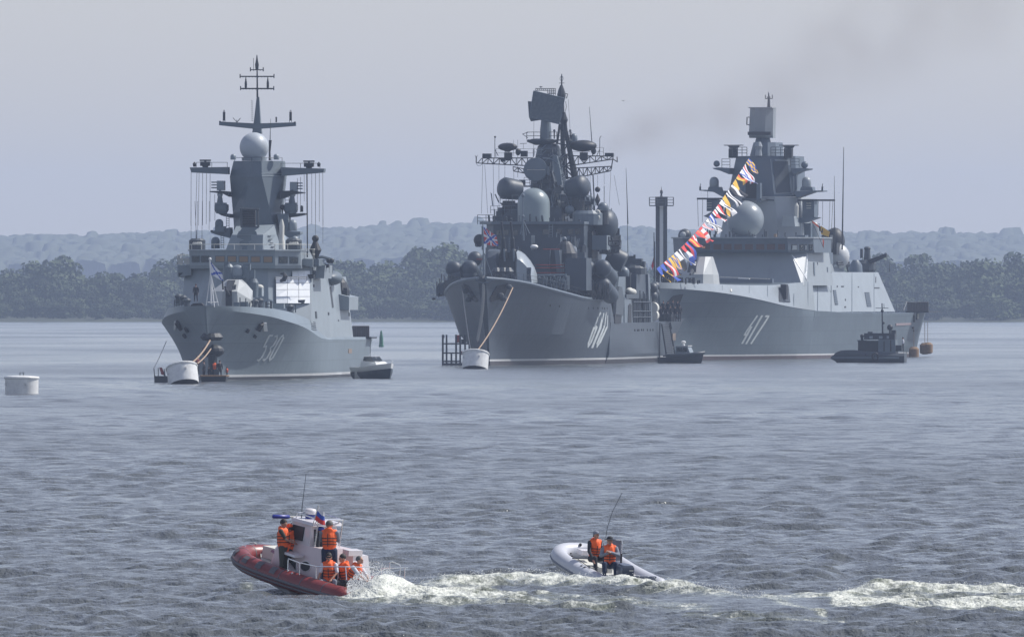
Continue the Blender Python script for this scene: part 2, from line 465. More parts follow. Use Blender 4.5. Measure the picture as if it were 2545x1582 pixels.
# spray thrown up by the red boat: droplets nobody could count
def spray():
    mb = MB(); r = random.Random(3)
    for i in range(8000):
        k = r.random()
        if k < .66:
            px = 862 + abs(r.gauss(0, 1))*85; top = 0.62*math.exp(-((px - 925)/62)**2) + .06
            y = 492.5 + r.gauss(0, 1.4)
            z = 0.42*math.exp(-((px - 950)/90)**2) + top*r.random()**1.7
        elif k < .9:
            px = 1000 + r.random()*900; x = (px - CX)/F*500
            y = float(crest_dist(x)) + r.gauss(0, 1.0)
            A = float(np.interp(px, [980, 1120, 1280, 1480, 1700, 1860, 2000], [0.05, 0.30, 0.44, 0.36, 0.26, 0.06, 0.10]))
            z = A*.8 + 0.22*r.random()**2
        else:
            px = 2080 + r.random()*480; x = (px - CX)/F*500
            y = float(crest_dist(x)) + r.gauss(0, 1.0); z = .2 + .18*r.random()**2
        x = (px - CX)/F*y
        s = 0.005 + 0.012*r.random()**2
        if z > .8: s *= .7
        c = (x, y, z)
        mb.add([(c[0]+s, c[1], c[2]), (c[0]-s, c[1], c[2]), (c[0], c[1]+s, c[2]), (c[0], c[1]-s, c[2]), (c[0], c[1], c[2]+s*.9), (c[0], c[1], c[2]-s*.9)],
               [(0, 2, 4), (2, 1, 4), (1, 3, 4), (3, 0, 4), (2, 0, 5), (1, 2, 5), (3, 1, 5), (0, 3, 5)])
    o = mb.build('spray', paint('spray_white', (.75, .77, .77), .6), None)
    tag(o, 'white spray drops thrown up behind the red rescue boat', 'spray', kind='stuff')
spray()

# ------------------------------------------------------------------ the far shore
def land():
    # shore strip and the long wooded ridge behind it
    xs = np.linspace(-2600, 2600, 521); ys = np.concatenate([np.linspace(5380, 6000, 32), np.linspace(6050, 7600, 22), np.linspace(7800, 11500, 10), np.linspace(11600, 14300, 50), np.linspace(14500, 15400, 6)])
    Y, X = np.meshgrid(ys, xs, indexing='ij')
    base = np.interp(Y, [5380, 5400, 5600, 6100, 7400, 11500, 12300, 13400, 14300, 15400], [-.6, .8, 2.5, 4, 6, 8, 22, 42, 46, 30])
    base = base + np.interp(Y, [11500, 13200, 15400], [0, 1, 1])*(2*np.sin(X*0.006 + 1.2) + 7*np.exp(-((X + 50)/110)**2) + 4*vnoise(X/90, Y/300, 9) - 2)
    co = np.stack([X, Y, base], -1).reshape(-1, 3)
    idx = np.arange(co.shape[0]).reshape(X.shape)
    q = np.stack([idx[:-1, :-1], idx[:-1, 1:], idx[1:, 1:], idx[1:, :-1]], -1).reshape(-1, 4)
    me = bpy.data.meshes.new("shore_hills"); me.from_pydata(co.tolist(), [], q.tolist())
    me.shade_smooth()
    me.materials.append(paint('hill_ground', (0.030, 0.038, 0.020), .95, 0, .3, .02))
    o = bpy.data.objects.new("hills", me); COL.objects.link(o); tag(o, kind='structure')
    # canopy of the distant wood: one rough mass of crowns
    xs = np.concatenate([np.arange(-2200, -620, 7.0), np.arange(-620, 620, 2.4), np.arange(620, 2200, 7.0)]); ys = np.arange(12000, 13500, 14.0)
    Y, X = np.meshgrid(ys, xs, indexing='ij')
    bz = np.interp(Y, [5380, 5400, 5600, 6100, 7400, 11500, 12300, 13400, 14300, 15400], [-.6, .8, 2.5, 4, 6, 8, 22, 42, 46, 30])
    bz = bz + np.interp(Y, [11500, 13200, 15400], [0, 1, 1])*(2*np.sin(X*0.006 + 1.2) + 7*np.exp(-((X + 50)/110)**2) + 4*vnoise(X/90, Y/300, 9) - 2)
    H = np.zeros_like(X)
    r = np.random.RandomState(4)
    for cy in np.arange(12000, 13500, 26.0):
        for cxk in np.arange(-2200, 2200, 12.0):
            cx0 = cxk + r.uniform(-4, 4); cy0 = cy + r.uniform(-8, 8); rad = r.uniform(4.5, 9.0); hh = r.uniform(11, 14.5) * (1.35 if r.rand() < .04 else 1)
            i0, i1 = np.searchsorted(ys, [cy0 - 2*rad, cy0 + 2*rad]); j0, j1 = np.searchsorted(xs, [cx0 - rad, cx0 + rad])
            if i1 <= i0 or j1 <= j0: continue
            q2 = 1 - ((X[i0:i1, j0:j1] - cx0)/rad)**2 - ((Y[i0:i1, j0:j1] - cy0)/(2*rad))**2
            H[i0:i1, j0:j1] = np.maximum(H[i0:i1, j0:j1], np.sqrt(np.clip(q2, 0, 1))*3 + (q2 > 0)*(hh - 3))
    H += 1.6*vnoise(X*.35, Y*.3, 3) + 2.0*vnoise(X*.10, Y*.05, 8)
    co = np.stack([X, Y, bz + H], -1).reshape(-1, 3)
    idx = np.arange(co.shape[0]).reshape(X.shape)
    q = np.stack([idx[:-1, :-1], idx[:-1, 1:], idx[1:, 1:], idx[1:, :-1]], -1).reshape(-1, 4)
    me = bpy.data.meshes.new("distant_wood"); me.from_pydata(co.tolist(), [], q.tolist()); me.shade_smooth()
    me.materials.append(paint('distant_canopy', (0.060, 0.072, 0.045), .95, 0, .25, .06))
    o = bpy.data.objects.new("distant_wood", me); COL.objects.link(o)
    tag(o, 'long hazy wooded ridge behind the shore trees', 'wood', kind='stuff')
land()

def side_wood():
    # the same belt of trees carried on beyond both ends of the counted ones
    r = np.random.RandomState(8)
    for x0, x1, lab in ((-1500, -175, 'hazy tree belt continuing along the far shore at the left end'), (176, 1500, 'hazy tree belt continuing along the far shore at the right end')):
        xs = np.arange(x0, x1, 2.6); ys = np.arange(5410, 5700, 6.0)
        Y, X = np.meshgrid(ys, xs, indexing='ij')
        g = np.interp(Y, [5380, 5400, 5600, 6100], [-.6, .8, 2.5, 4]); H = np.full_like(X, -2.0)
        for cy in np.arange(5420, 5690, 20.0):
            for cx in np.arange(x0, x1, 13.0):
                cx0 = cx + r.uniform(-5, 5); cy0 = cy + r.uniform(-8, 8); rad = r.uniform(5, 10); hh = np.interp(cy, [5420, 5470, 5600], [6, 12, 19])*r.uniform(.8, 1.15)
                i0, i1 = np.searchsorted(ys, [cy0 - 1.5*rad, cy0 + 1.5*rad]); j0, j1 = np.searchsorted(xs, [cx0 - rad, cx0 + rad])
                if i1 <= i0 or j1 <= j0: continue
                q2 = 1 - ((X[i0:i1, j0:j1] - cx0)/rad)**2 - ((Y[i0:i1, j0:j1] - cy0)/(1.5*rad))**2
                H[i0:i1, j0:j1] = np.maximum(H[i0:i1, j0:j1], np.sqrt(np.clip(q2, 0, 1))*6 + (q2 > 0)*(hh - 6))
        H += 2.2*vnoise(X*.4, Y*.4, 3)
        co = np.stack([X, Y, g + H], -1).reshape(-1, 3); idx = np.arange(co.shape[0]).reshape(X.shape)
        q = np.stack([idx[:-1, :-1], idx[:-1, 1:], idx[1:, 1:], idx[1:, :-1]], -1).reshape(-1, 4)
        me = bpy.data.meshes.new("shore_wood"); me.from_pydata(co.tolist(), [], q.tolist()); me.shade_smooth(); me.materials.append(leaf_mats[0])
        o = bpy.data.objects.new("shore_wood", me); COL.objects.link(o); tag(o, lab, 'wood', kind='stuff')

leaf_mats = [paint('leaf_dark', (0.042, 0.064, 0.030), .9, 0, .35, .25), paint('leaf_mid', (0.055, 0.080, 0.036), .9, 0, .35, .25), paint('leaf_light', (0.070, 0.096, 0.042), .9, 0, .3, .25)]
side_wood()
bark = paint('bark', (0.06, 0.045, 0.03), .95)
def tree_meshes(seed):
    r = random.Random(seed)
    tr = MB(); H = 1.0
    tr.tube([(0, 0, -0.3), (.01, 0, .25), (0.0, .02, .6)], [.035, .026, .012], 6)
    lobes = []
    for k in range(r.randint(7, 11)):
        a = r.random()*6.28; d = .08 + .26*r.random(); z = .16 + .64*r.random()
        d *= 1.15 - abs(z - .5)*1.1
        lobes.append((d*math.cos(a), d*math.sin(a), z, .13 + .10*r.random()))
        tr.tube([(0, 0, .2 + .3*r.random()), (d*math.cos(a)*.8, d*math.sin(a)*.8, z)], [.012, .005], 4)
    lobes.append((0, 0, .83, .15)); lobes.append((0, 0, .5, .26)); lobes.append((.1, .1, .2, .2)); lobes.append((-.14, 0, .16, .18))
    cr = MB()
    for (x, y, z, rr) in lobes:
        for i in range(int(60*(rr/.15)**2)):
            u = r.uniform(-1, 1); a = r.random()*6.28; q = math.sqrt(1 - u*u); k = rr*(.72 + .38*r.random())
            c = Vector((x + k*q*math.cos(a), y + k*q*math.sin(a), z + k*u*.85))
            n = (c - Vector((x, y, z))).normalized() + Vector((r.gauss(0, .5), r.gauss(0, .5), r.gauss(0, .5) + .3)); n.normalize()
            t = n.cross(Vector((r.random(), r.random(), r.random() + .01))).normalized(); w = n.cross(t); s = .022 + .03*r.random()
            cr.add([c + t*s, c + w*s*.8, c - t*s, c - w*s*.8], [(0, 1, 2, 3)])
    return tr, cr
def shore_trees():
    protos = []
    for k in range(7):
        tr, cr = tree_meshes(20 + k)
        if k == 0: pass
        to = tr.build('trunk', bark); co_ = cr.build('crown', leaf_mats[k % 3])
        protos.append((to.data, co_.data))
        bpy.data.objects.remove(to); bpy.data.objects.remove(co_)
    r = random.Random(5)
    def put(px, y, h, w, k, name, label, group):
        x = (px - CX)/F*y
        z = float(np.interp(y, [5380, 5400, 5600, 6100, 7400], [-.6, .8, 2.5, 4, 6]))
        root = empty(name, (x, y, z), r.random()*6.28, label, 'tree', group)
        td, cd = protos[k % 7]
        for nm, d in (('trunk', td), ('crown', cd)):
            o = bpy.data.objects.new(nm, d); COL.objects.link(o); o.parent = root; o.scale = (w, w, h)
    # skyline of the shore trees, read off the photograph: (column, top row)
    sky = [(-80, 690), (0, 682), (40, 655), (90, 640), (150, 634), (190, 642), (215, 672), (235, 680), (262, 655), (290, 662), (320, 684), (350, 676), (380, 650), (410, 640), (450, 640), (600, 640), (760, 640), (850, 622), (900, 628), (960, 642), (1005, 650), (1040, 620), (1100, 612), (1180, 618), (1280, 640), (1600, 650), (1900, 640), (2080, 640), (2140, 633), (2230, 628), (2330, 632), (2375, 622), (2420, 630), (2480, 634), (2545, 634), (2640, 640)]
    sx = [a for a, _ in sky]; sy = [b_ for _, b_ in sky]
    n = 0
    for row, (y0, fac, stp) in enumerate(((5640, 1.0, 34), (5560, .84, 38), (5480, .62, 40), (5425, .36, 36))):
        px = -70 + row*13
        while px < 2620:
            if n >= 296: return
            hidden = (500 < px < 780) or (1330 < px < 1500) or (1740 < px < 2040)
            y = y0 + r.uniform(-25, 25)
            top = float(np.interp(px, sx, sy)) + r.uniform(-4, 14)
            zt = EYE - (top - HY)/F*y
            g = float(np.interp(y, [5380, 5400, 5600, 6100], [-.6, .8, 2.5, 4]))
            h = (zt - g)*fac*r.uniform(.85, 1.12)
            w = h*r.uniform(.85, 1.25) if fac > .5 else h*r.uniform(1.3, 2.0)
            k = r.randint(0, 6)
            place = 'left of 530' if px < 430 else ('behind the 530 superstructure' if px < 900 else ('between 530 and 610' if px < 1110 else ('behind 610' if px < 1560 else ('behind the bow of 417' if px < 2060 else ('behind the stern of 417' if px < 2310 else 'right of 417')))))
            tone = ('dark green', 'mid green', 'pale green')[k % 3]
            band = ('in the back row', 'in the second row', 'in the low front row', 'at the waterline')[row]
            size = 'tall' if h > 24 else ('medium' if h > 17 else ('small' if h > 11 else 'very low'))
            shrub = row == 3
            put(px, y, h, w, k, 'shore_bush' if shrub else 'shore_tree',
                '%s %s bush at the far waterline, %s' % (size, tone, place) if shrub else '%s %s tree %s, %s' % (size, tone, band, place),
                'bushes along the far waterline' if shrub else 'trees along the far shore')
            n += 1
            px += stp*r.uniform(.75, 1.25)*(1.6 if hidden else 1)
shore_trees()

# ------------------------------------------------------------------ the air
def haze():
    mb = MB(); mb.box(-9200, 9200, -2700, 15600, -1.6, 120)
    m = bpy.data.materials.new('haze_air'); m.use_nodes = True
    nt = m.node_tree; nt.nodes.clear()
    out = nt.nodes.new("ShaderNodeOutputMaterial"); v = nt.nodes.new("ShaderNodeVolumePrincipled")
    v.inputs["Color"].default_value = (0.62, 0.745, 1.0, 1)
    v.inputs["Density"].default_value = 6.4e-5
    v.inputs["Anisotropy"].default_value = 0.2
    nt.links.new(v.outputs[0], out.inputs["Volume"])
    o = mb.build('haze', m); tag(o, kind='stuff', label='pale blue summer haze filling the air over the water')
haze()
# ------------------------------------------------------------------ ships
def cr(xs, ys, x):
    # smooth monotone-ish interpolation of a station table
    xs = np.array(xs, float); ys = np.array(ys, float)
    m = np.gradient(ys, xs)
    i = int(np.clip(np.searchsorted(xs, x) - 1, 0, len(xs) - 2)); h = xs[i+1] - xs[i]; t = min(max((x - xs[i])/h, 0), 1)
    return float((2*t**3 - 3*t*t + 1)*ys[i] + (t**3 - 2*t*t + t)*h*m[i] + (-2*t**3 + 3*t*t)*ys[i+1] + (t**3 - t*t)*h*m[i+1])

class Ship:
    def __init__(s, name, px, py, deg, label, cat='warship', dist=None):
        s.Y = dist or sea_dist(py); s.X = (px - CX)/F*s.Y; s.th = math.radians(deg)
        s.sn = math.sin(s.th); s.cs = math.cos(s.th)
        s.root = empty(name, (s.X, s.Y, 0), -s.th, label, cat)
        s.tris = ([], [])
    def P(s, q, d):
        # point seen at photo pixel q, at d metres aft of the stem, in ship axes (x to port, y aft, z up)
        a = q[0] - CX
        t = (a*(s.Y + d*s.cs) - F*(s.X + d*s.sn))/(F*s.cs + a*s.sn)
        Y = s.Y + d*s.cs - t*s.sn
        return Vector((t, d, EYE - (q[1] - HY)*Y/F))
    def T(s, q, t):
        # the same for a known distance t to port of the centreline
        a = q[0] - CX
        d = (a*(s.Y - t*s.sn) - F*(s.X + t*s.cs))/(F*s.sn - a*s.cs)
        Y = s.Y + d*s.cs - t*s.sn
        return Vector((t, d, EYE - (q[1] - HY)*Y/F))
    def px(s, d): return (s.Y + d*s.cs)/F          # metres per photo pixel at depth d
    def poly(s, qs, d0, d1, mb=None, **k):
        pts = [s.P(q, d0) for q in qs]
        mb = mb or MB()
        return mb.prism([(p.x, p.z) for p in pts], d0, d1, **k)
    def rect(s, f, x0, y0, x1, y1, d0, d1, mb=None, **k):
        return s.poly([f(x0, y1), f(x1, y1), f(x1, y0), f(x0, y0)], d0, d1, mb, **k)
    def put(s, mb, name, mat, parent=None, smooth=False, auto=None, label=None):
        o = mb.build(name, mat, parent or s.root, smooth, auto=auto)
        if label: o['label'] = label
        return o
    def solid(s, mb):
        # remember surfaces that painted marks are laid on
        n = len(s.tris[0]); s.tris[0].extend(mb.v); s.tris[1].extend([[i + n for i in f] for f in mb.f]); s.bvh = None
    def hit(s, q, off=0.04):
        if s.bvh is None: s.bvh = BVHTree.FromPolygons([Vector(v) for v in s.tris[0]], s.tris[1])
        w = Vector(((q[0] - CX)/F, 1, -(q[1] - HY)/F)).normalized()
        o = Vector((-s.X, -s.Y, EYE)); inv = Matrix.Rotation(s.th, 3, 'Z')
        p, n, i, dd = s.bvh.ray_cast(inv @ o, inv @ w)
        if p is None: return None
        if n.dot(inv @ w) > 0: n = -n
        return p + n*off
    def decal(s, quads, name, mat, off=0.04, n=1, parent=None, label=None, thick=True):
        # thin raised plates lying on the ship's surface; each quad is given by its four corners as seen
        mb = MB()
        for qd in quads:
            g = [[None]*(n+1) for _ in range(n+1)]
            g2 = [[None]*(n+1) for _ in range(n+1)]
            ok = True
            for i in range(n+1):
                for j in range(n+1):
                    u, v = i/n, j/n
                    x = (1-u)*(1-v)*qd[0][0] + u*(1-v)*qd[1][0] + u*v*qd[2][0] + (1-u)*v*qd[3][0]
                    y = (1-u)*(1-v)*qd[0][1] + u*(1-v)*qd[1][1] + u*v*qd[2][1] + (1-u)*v*qd[3][1]
                    g[i][j] = s.hit((x, y), off); g2[i][j] = s.hit((x, y), -.03)
                    if g[i][j] is None: ok = False
            if not ok: continue
            for i in range(n):
                for j in range(n):
                    mb.hexa([g2[i][j], g2[i+1][j], g2[i+1][j+1], g2[i][j+1], g[i][j], g[i+1][j], g[i+1][j+1], g[i][j+1]])
        if not mb.v: return None
        return s.put(mb, name, mat, parent, label=label)

def hull_mesh(st, stem, n=46, L=100.0, transom=0.0):
    # st: table columns d, deck half-breadth, deck height, knuckle half-breadth, knuckle height, waterline half-breadth
    d, bd, zd, bk, zk, bw = zip(*st)
    rings = []
    for i in range(n + 1):
        u = i/n; x = L*(u**1.7 if u < .999 else 1)
        D, ZD, K, ZK, W = (cr(d, c, x) for c in (bd, zd, bk, zk, bw))
        D = max(D, .12); K = max(K, .10); W = max(W, .05)
        f = math.exp(-x/14.0)
        def pos(t, z):
            back = transom*max(0, (x/L - .9)*10)*(1 - z/max(ZD, 1))
            return (t, x + stem(z)*f - back, z)
        side = [(D, ZD), (K, ZK)]
        for q in (.75, .5, .25): side.append((W + (K - W)*q**(1.0 + 1.0*f), ZK*q))
        side += [(W, 0.0), (W*.9, -1.2), (W*.35, -2.8)]
        ring = [pos(t, z) for t, z in side] + [pos(-t, z) for t, z in side[::-1]]
        rings.append(ring)
    return MB().loft(rings)

def railing(mb, pts, h=1.05, step=1.8, r=0.022, rails=3, rp=.028):
    pts = [Vector(p) for p in pts]
    for a, b in zip(pts[:-1], pts[1:]):
        L_ = (b - a).length; n = max(1, round(L_/step))
        for k in range(n + 1):
            p = a.lerp(b, k/n); mb.tube([p, p + Vector((0, 0, h))], rp, 4)
        for j in range(rails):
            z = Vector((0, 0, h*(j + 1)/rails)); mb.tube([a + z, b + z], r, 4)
    return mb

def truss(mb, a0, b0, a1, b1, n, r=.05, zig=True, rc=None):
    # lattice between chord a0-b0 and chord a1-b1
    a0, b0, a1, b1 = map(Vector, (a0, b0, a1, b1)); rc = rc or r*1.3
    mb.tube([a0, b0], rc, 5); mb.tube([a1, b1], rc, 5)
    for k in range(n + 1):
        p = a0.lerp(b0, k/n); q = a1.lerp(b1, k/n); mb.tube([p, q], r, 4)
        if k < n:
            q2 = a1.lerp(b1, (k+1)/n); p2 = a0.lerp(b0, (k+1)/n)
            mb.tube([p, q2] if (k % 2 or not zig) else [q, p2], r, 4)
    return mb

DIG = {  # slanted sans figures as strokes in a 0..1 box
 '5': [[(.95, 0), (.18, 0), (.08, .45), (.62, .42), (.88, .60), (.80, .88), (.50, 1), (.05, .96)]],
 '3': [[(.08, .05), (.55, 0), (.92, .16), (.80, .40), (.40, .48)], [(.40, .48), (.85, .62), (.80, .90), (.45, 1), (.02, .95)]],
 '0': [[(.50, 0), (.18, .10), (.06, .50), (.18, .90), (.50, 1), (.82, .90), (.94, .50), (.82, .10), (.50, 0)]],
 '6': [[(.92, .05), (.50, 0), (.18, .14), (.06, .55), (.16, .90), (.50, 1), (.84, .90), (.92, .68), (.78, .50), (.45, .46), (.10, .60)]],
 '1': [[(.5, 0), (.5, 1)]],
 '4': [[(.72, 0), (.05, .70), (.98, .70)], [(.74, .40), (.74, 1)]],
 '7': [[(.05, .03), (.92, .03), (.45, 1)]],
}
def number_quads(text, quad, w=.17, gap=.12, sub=4, wy=None):
    # quad: corner pixels top-left, top-right, bottom-right, bottom-left (may have extra breaks as list of rows)
    rows = quad
    def at(u, v):
        k = v*(len(rows) - 1); i = min(int(k), len(rows) - 2); f = k - i
        a, b = rows[i]; c, d = rows[i+1]
        lx = a[0] + (c[0] - a[0])*f; ly = a[1] + (c[1] - a[1])*f; rx = b[0] + (d[0] - b[0])*f; ry = b[1] + (d[1] - b[1])*f
        return (lx + (rx - lx)*u, ly + (ry - ly)*u)
    n = len(text); cw = (1 - gap*(n - 1))/n; out = []
    hy = wy if wy else w*.36
    for i, ch in enumerate(text):
        u0 = i*(cw + gap)
        for st in DIG[ch]:
            for a, b in zip(st[:-1], st[1:]):
                for k in range(sub):
                    p = (a[0] + (b[0]-a[0])*k/sub, a[1] + (b[1]-a[1])*k/sub); q = (a[0] + (b[0]-a[0])*(k+1.15)/sub, a[1] + (b[1]-a[1])*(k+1.15)/sub)
                    dx, dy = (q[0]-p[0])*cw, (q[1]-p[1]); l = math.hypot(dx, dy) or 1
                    nx, ny = -dy/l*w*.5*cw*1.4, dx/l*hy*.5
                    c = [(u0 + p[0]*cw + nx, p[1] + ny), (u0 + q[0]*cw + nx, q[1] + ny), (u0 + q[0]*cw - nx, q[1] - ny), (u0 + p[0]*cw - nx, p[1] - ny)]
                    out.append([at(min(max(u, -.05), 1.05), min(max(v, -.04), 1.04)) for u, v in c])
    return out

def whip(S, q0, q1, d, r=.05, name='whip_antenna', mat=None):
    a = S.P(q0, d); b = S.P(q1, d)
    return S.put(MB().tube([a, a.lerp(b, .4), b], [r, r*.8, r*.35], 5), name, mat or M['dark'])

def dome(S, q, rpx, d, base=None, name='radome', mat=None, h=1.0, foot=0.0, parent=None):
    # egg-shaped radome: centre pixel, radius in pixels, optional cylindrical foot in pixels
    c = S.P(q, d); r = rpx*S.px(d); f = foot*S.px(d)
    prof = [(r*math.sin(a), r*h*math.cos(a)) for a in [math.pi*k/14 for k in range(1, 8)]]
    prof = [(0.01, r*h)] + prof + ([(r, -f), (r*.97, -f - .02)] if foot else [(r*math.sin(a), r*math.cos(a)) for a in [math.pi*k/14 for k in range(8, 13)]])
    return S.put(MB().lathe(c, prof[::-1], 20), name, mat or M['g530d'], parent, smooth=True, auto=50)
# ---- the corvette numbered 530, nearest and at the left
A = Ship('grey_warship', 525, 946, 5.0, 'grey warship numbered 530 with round pale radome and slim crossed mast')
g, gd = M['g530'], M['g530d']
hp530 = hull_paint('corvette_hull_paint', (0.165, 0.205, 0.235), 0.36, (0.035, 0.035, 0.04), 0.60, .25)
stem = lambda z: -0.83*max(z, 0) if z > 0 else 0.25*z
h5 = hull_mesh([(0, .15, 7.6, .12, 7.3, .05), (3, 2.6, 7.55, 2.7, 7.0, .5), (8, 4.6, 7.4, 4.9, 6.6, 1.5), (16, 5.9, 7.1, 6.6, 5.9, 3.2), (26, 6.4, 6.6, 7.05, 5.3, 5.0), (34, 6.7, 6.05, 7.15, 4.7, 6.0), (40, 6.95, 5.0, 7.2, 4.25, 6.5), (46, 7.05, 4.35, 7.2, 4.1, 6.7), (60, 7.1, 4.3, 7.2, 4.05, 6.8), (98, 6.9, 4.2, 7.0, 3.95, 6.4)], stem, 60, 98.0, transom=1.5)
hull5 = A.put(h5, 'hull', hp530, smooth=True, auto=24); A.solid(h5)

# main deckhouse: bottom ring on the deck, top ring at bridge floor level; port and starboard chamfers
def house(mb, z0, z1, plan0, plan1):
    return mb.loft([[(x, y, z0) for x, y in plan0], [(x, y, z1) for x, y in plan1]])
def sym(pts): return pts + [(-x, y) for x, y in pts[::-1]]
zt = A.P(c2(1330, 508), 38.6).z
hb = house(MB(), 4.0, zt, sym([(2.9, 29.4), (6.95, 33.0), (7.0, 52)]), sym([(2.6, 31.0), (6.5, 36.4), (6.5, 52)]))
A.put(hb, 'deckhouse', g); A.solid(hb)
ha = house(MB(), 4.0, 10.6, sym([(7.0, 52.02), (6.9, 78)]), sym([(6.25, 52.02), (6.3, 76)]))
A.put(ha, 'hangar', g); A.solid(ha)
# glossy plates on the port chamfer, sun sheen put into their pale colour
M['sun_sheen'] = paint('sun_sheen_plate', (0.78, 0.80, 0.81), 0.34, 0.15, .04, 1.0, .25)
pl = []
X0, X1 = 1024, 1291
def chx(u, y): return (X0 + (X1 - X0)*u + (512 - y)*-.012, y)
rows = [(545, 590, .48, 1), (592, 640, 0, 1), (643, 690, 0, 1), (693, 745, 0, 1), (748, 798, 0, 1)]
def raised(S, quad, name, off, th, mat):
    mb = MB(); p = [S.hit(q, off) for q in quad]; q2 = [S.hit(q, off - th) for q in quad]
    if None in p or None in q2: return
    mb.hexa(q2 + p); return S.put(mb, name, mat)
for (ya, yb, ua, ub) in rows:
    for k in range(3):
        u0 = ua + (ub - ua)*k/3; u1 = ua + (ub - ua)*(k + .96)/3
        raised(A, [c2(*chx(u0, yb)), c2(*chx(u1, yb)), c2(*chx(u1, ya)), c2(*chx(u0, ya))], 'front_panel', .05, .06, M['sun_sheen'])
# bridge with chamfered corners, windows leaning outwards
zb0 = A.P(c2(700, 500), 30).z; zb1 = A.P(c2(700, 388), 30).z; zr = A.P(c2(700, 512), 30).z
def bx_(x): return A.P(c2(x, 400), 30).x
def cw(x, d): return A.P(c2(x, 400), d).x
br = MB().loft([[(cw(345, 33), 46, z), (cw(350, 33)*1.0, 33.0 - e, z), (cw(545, 30), 30 - e, z), (cw(1020, 30), 30 - e, z), (cw(1222, 33), 33.0 - e, z), (cw(1222, 33), 46, z)] for z, e in ((zb0 - .35, -.25), (zb0, 0), (zb1, .35))])
A.put(br, 'bridge', g); A.solid(br)
rf = MB().loft([[(cw(342, 33), 46.1, z), (cw(342, 33), 32.4, z), (cw(540, 30), 29.4, z), (cw(1023, 30), 29.4, z), (cw(1228, 33), 32.4, z), (cw(1228, 33), 46.1, z)] for z in (zb1 + .002, zb1 + .12)])
A.put(rf, 'bridge_roof', g)
for a, b_, y0, y1, mt in ((372, 425, 430, 474, 'glass'), (445, 500, 430, 474, 'glass'), (555, 623, 430, 472, 'tan'), (650, 713, 430, 472, 'tan'), (740, 806, 432, 474, 'tan'), (834, 900, 434, 474, 'tan'), (931, 997, 434, 476, 'tan'), (1052, 1115, 436, 482, 'glass'), (1136, 1196, 438, 482, 'glass')):
    fr_ = A.decal([[c2(a - 6, y1 + 6), c2(b_ + 6, y1 + 6), c2(b_ + 6, y0 - 6), c2(a - 6, y0 - 6)]], 'bridge_window', gd, .02)
    if fr_: A.decal([[c2(a, y1), c2(b_, y1), c2(b_, y0), c2(a, y0)]], 'pane', M[mt], .05, parent=fr_)  # tan panes: reflection painted as a flat colour
# walkway rail round the bridge roof
rp = [(cw(350, 33), 45, zb1 + .12), (cw(350, 33), 32.6, zb1 + .12), (cw(545, 30), 29.7, zb1 + .12), (cw(1020, 30), 29.7, zb1 + .12), (cw(1222, 33), 32.6, zb1 + .12), (cw(1222, 33), 45, zb1 + .12)]
A.put(railing(MB(), rp, .55, 2.4, .03, 1, .03), 'roof_rail', M['offwhite'])
# bridge wings
wz0 = A.P(c2(300, 595), 34).z; wz1 = A.P(c2(300, 497), 34).z
for sgn, name in ((-1, 'bridge_wing'), (1, 'bridge_wing')):
    if sgn > 0: wz0, wz1 = A.P(c2(300, 516), 34).z, A.P(c2(300, 455), 34).z
    xo = A.P(c2(253, 520), 34).x if sgn < 0 else A.P(c2(1328, 540), 36).x
    xi = cw(352, 33) if sgn < 0 else cw(1215, 33)
    w = MB(); w.loft([[(xi, 34.4, wz0 + .25), (xo, 34.4, wz0), (xo, 38, wz0), (xi, 38, wz0 + .25)], [(xi, 34.2, wz1), (xo, 34.2, wz1), (xo, 38, wz1), (xi, 38, wz1)]])
    A.put(w, name, g); A.solid(w)
    A.put(railing(MB(), [(xi, 34.3, wz1), (xo, 34.3, wz1), (xo, 38, wz1)], 1.05, 1.3, .03, 2), 'wing_rail', M['offwhite'])
A.decal([[c2(265, 592), c2(296, 592), c2(298, 560), c2(264, 560)]], 'hatch', M['dark'], .05)
A.decal([[c2(436, 588), c2(462, 588), c2(460, 576), c2(438, 576)]], 'vent', M['dark'], .05)
A.put(A.rect(c2, 258, 446, 298, 492, 34.2, 34.4), 'canvas_screen', M['offwhite']); A.put(A.rect(c2, 306, 446, 350, 492, 34.2, 34.4), 'canvas_screen', M['offwhite'])
A.put(A.poly([c2(1212, 506), c2(1362, 506), c2(1362, 452), c2(1240, 450), c2(1222, 470)], 35, 39), 'searchlight_housing', M['g530d'])
A.put(A.poly([c2(1333, 600), c2(1402, 604), c2(1412, 500), c2(1345, 500)], 38, 46), 'wing_support', g)
dv = MB(); dv.tube([A.P(c2(1330, 440), 40), A.P(c2(1390, 436), 40), A.P(c2(1450, 452), 40), A.P(c2(1468, 480), 40)], .17, 6)
dv.tube([A.P(c2(1345, 500), 40), A.P(c2(1345, 440), 40)], .15, 6); A.put(dv, 'boat_davit', gd)
for x in (1440, 1462): A.put(MB().ball(A.P(c2(x, 465), 40), .28, 10, 6), 'davit_block', M['dark'])
fl = MB()
for x in (1443, 1470): fl.tube([A.P(c2(x, 480), 40), A.P(c2(x, 560), 40)], .02, 4)
A.put(fl, 'davit_fall', M['dark'])
A.put(A.rect(c2, 1408, 490, 1440, 520, 39, 40), 'signal_lamp', M['dark'])
A.put(A.rect(c2, 1265, 572, 1322, 604, 35.5, 36.8), 'wing_hatch', M['dark'])
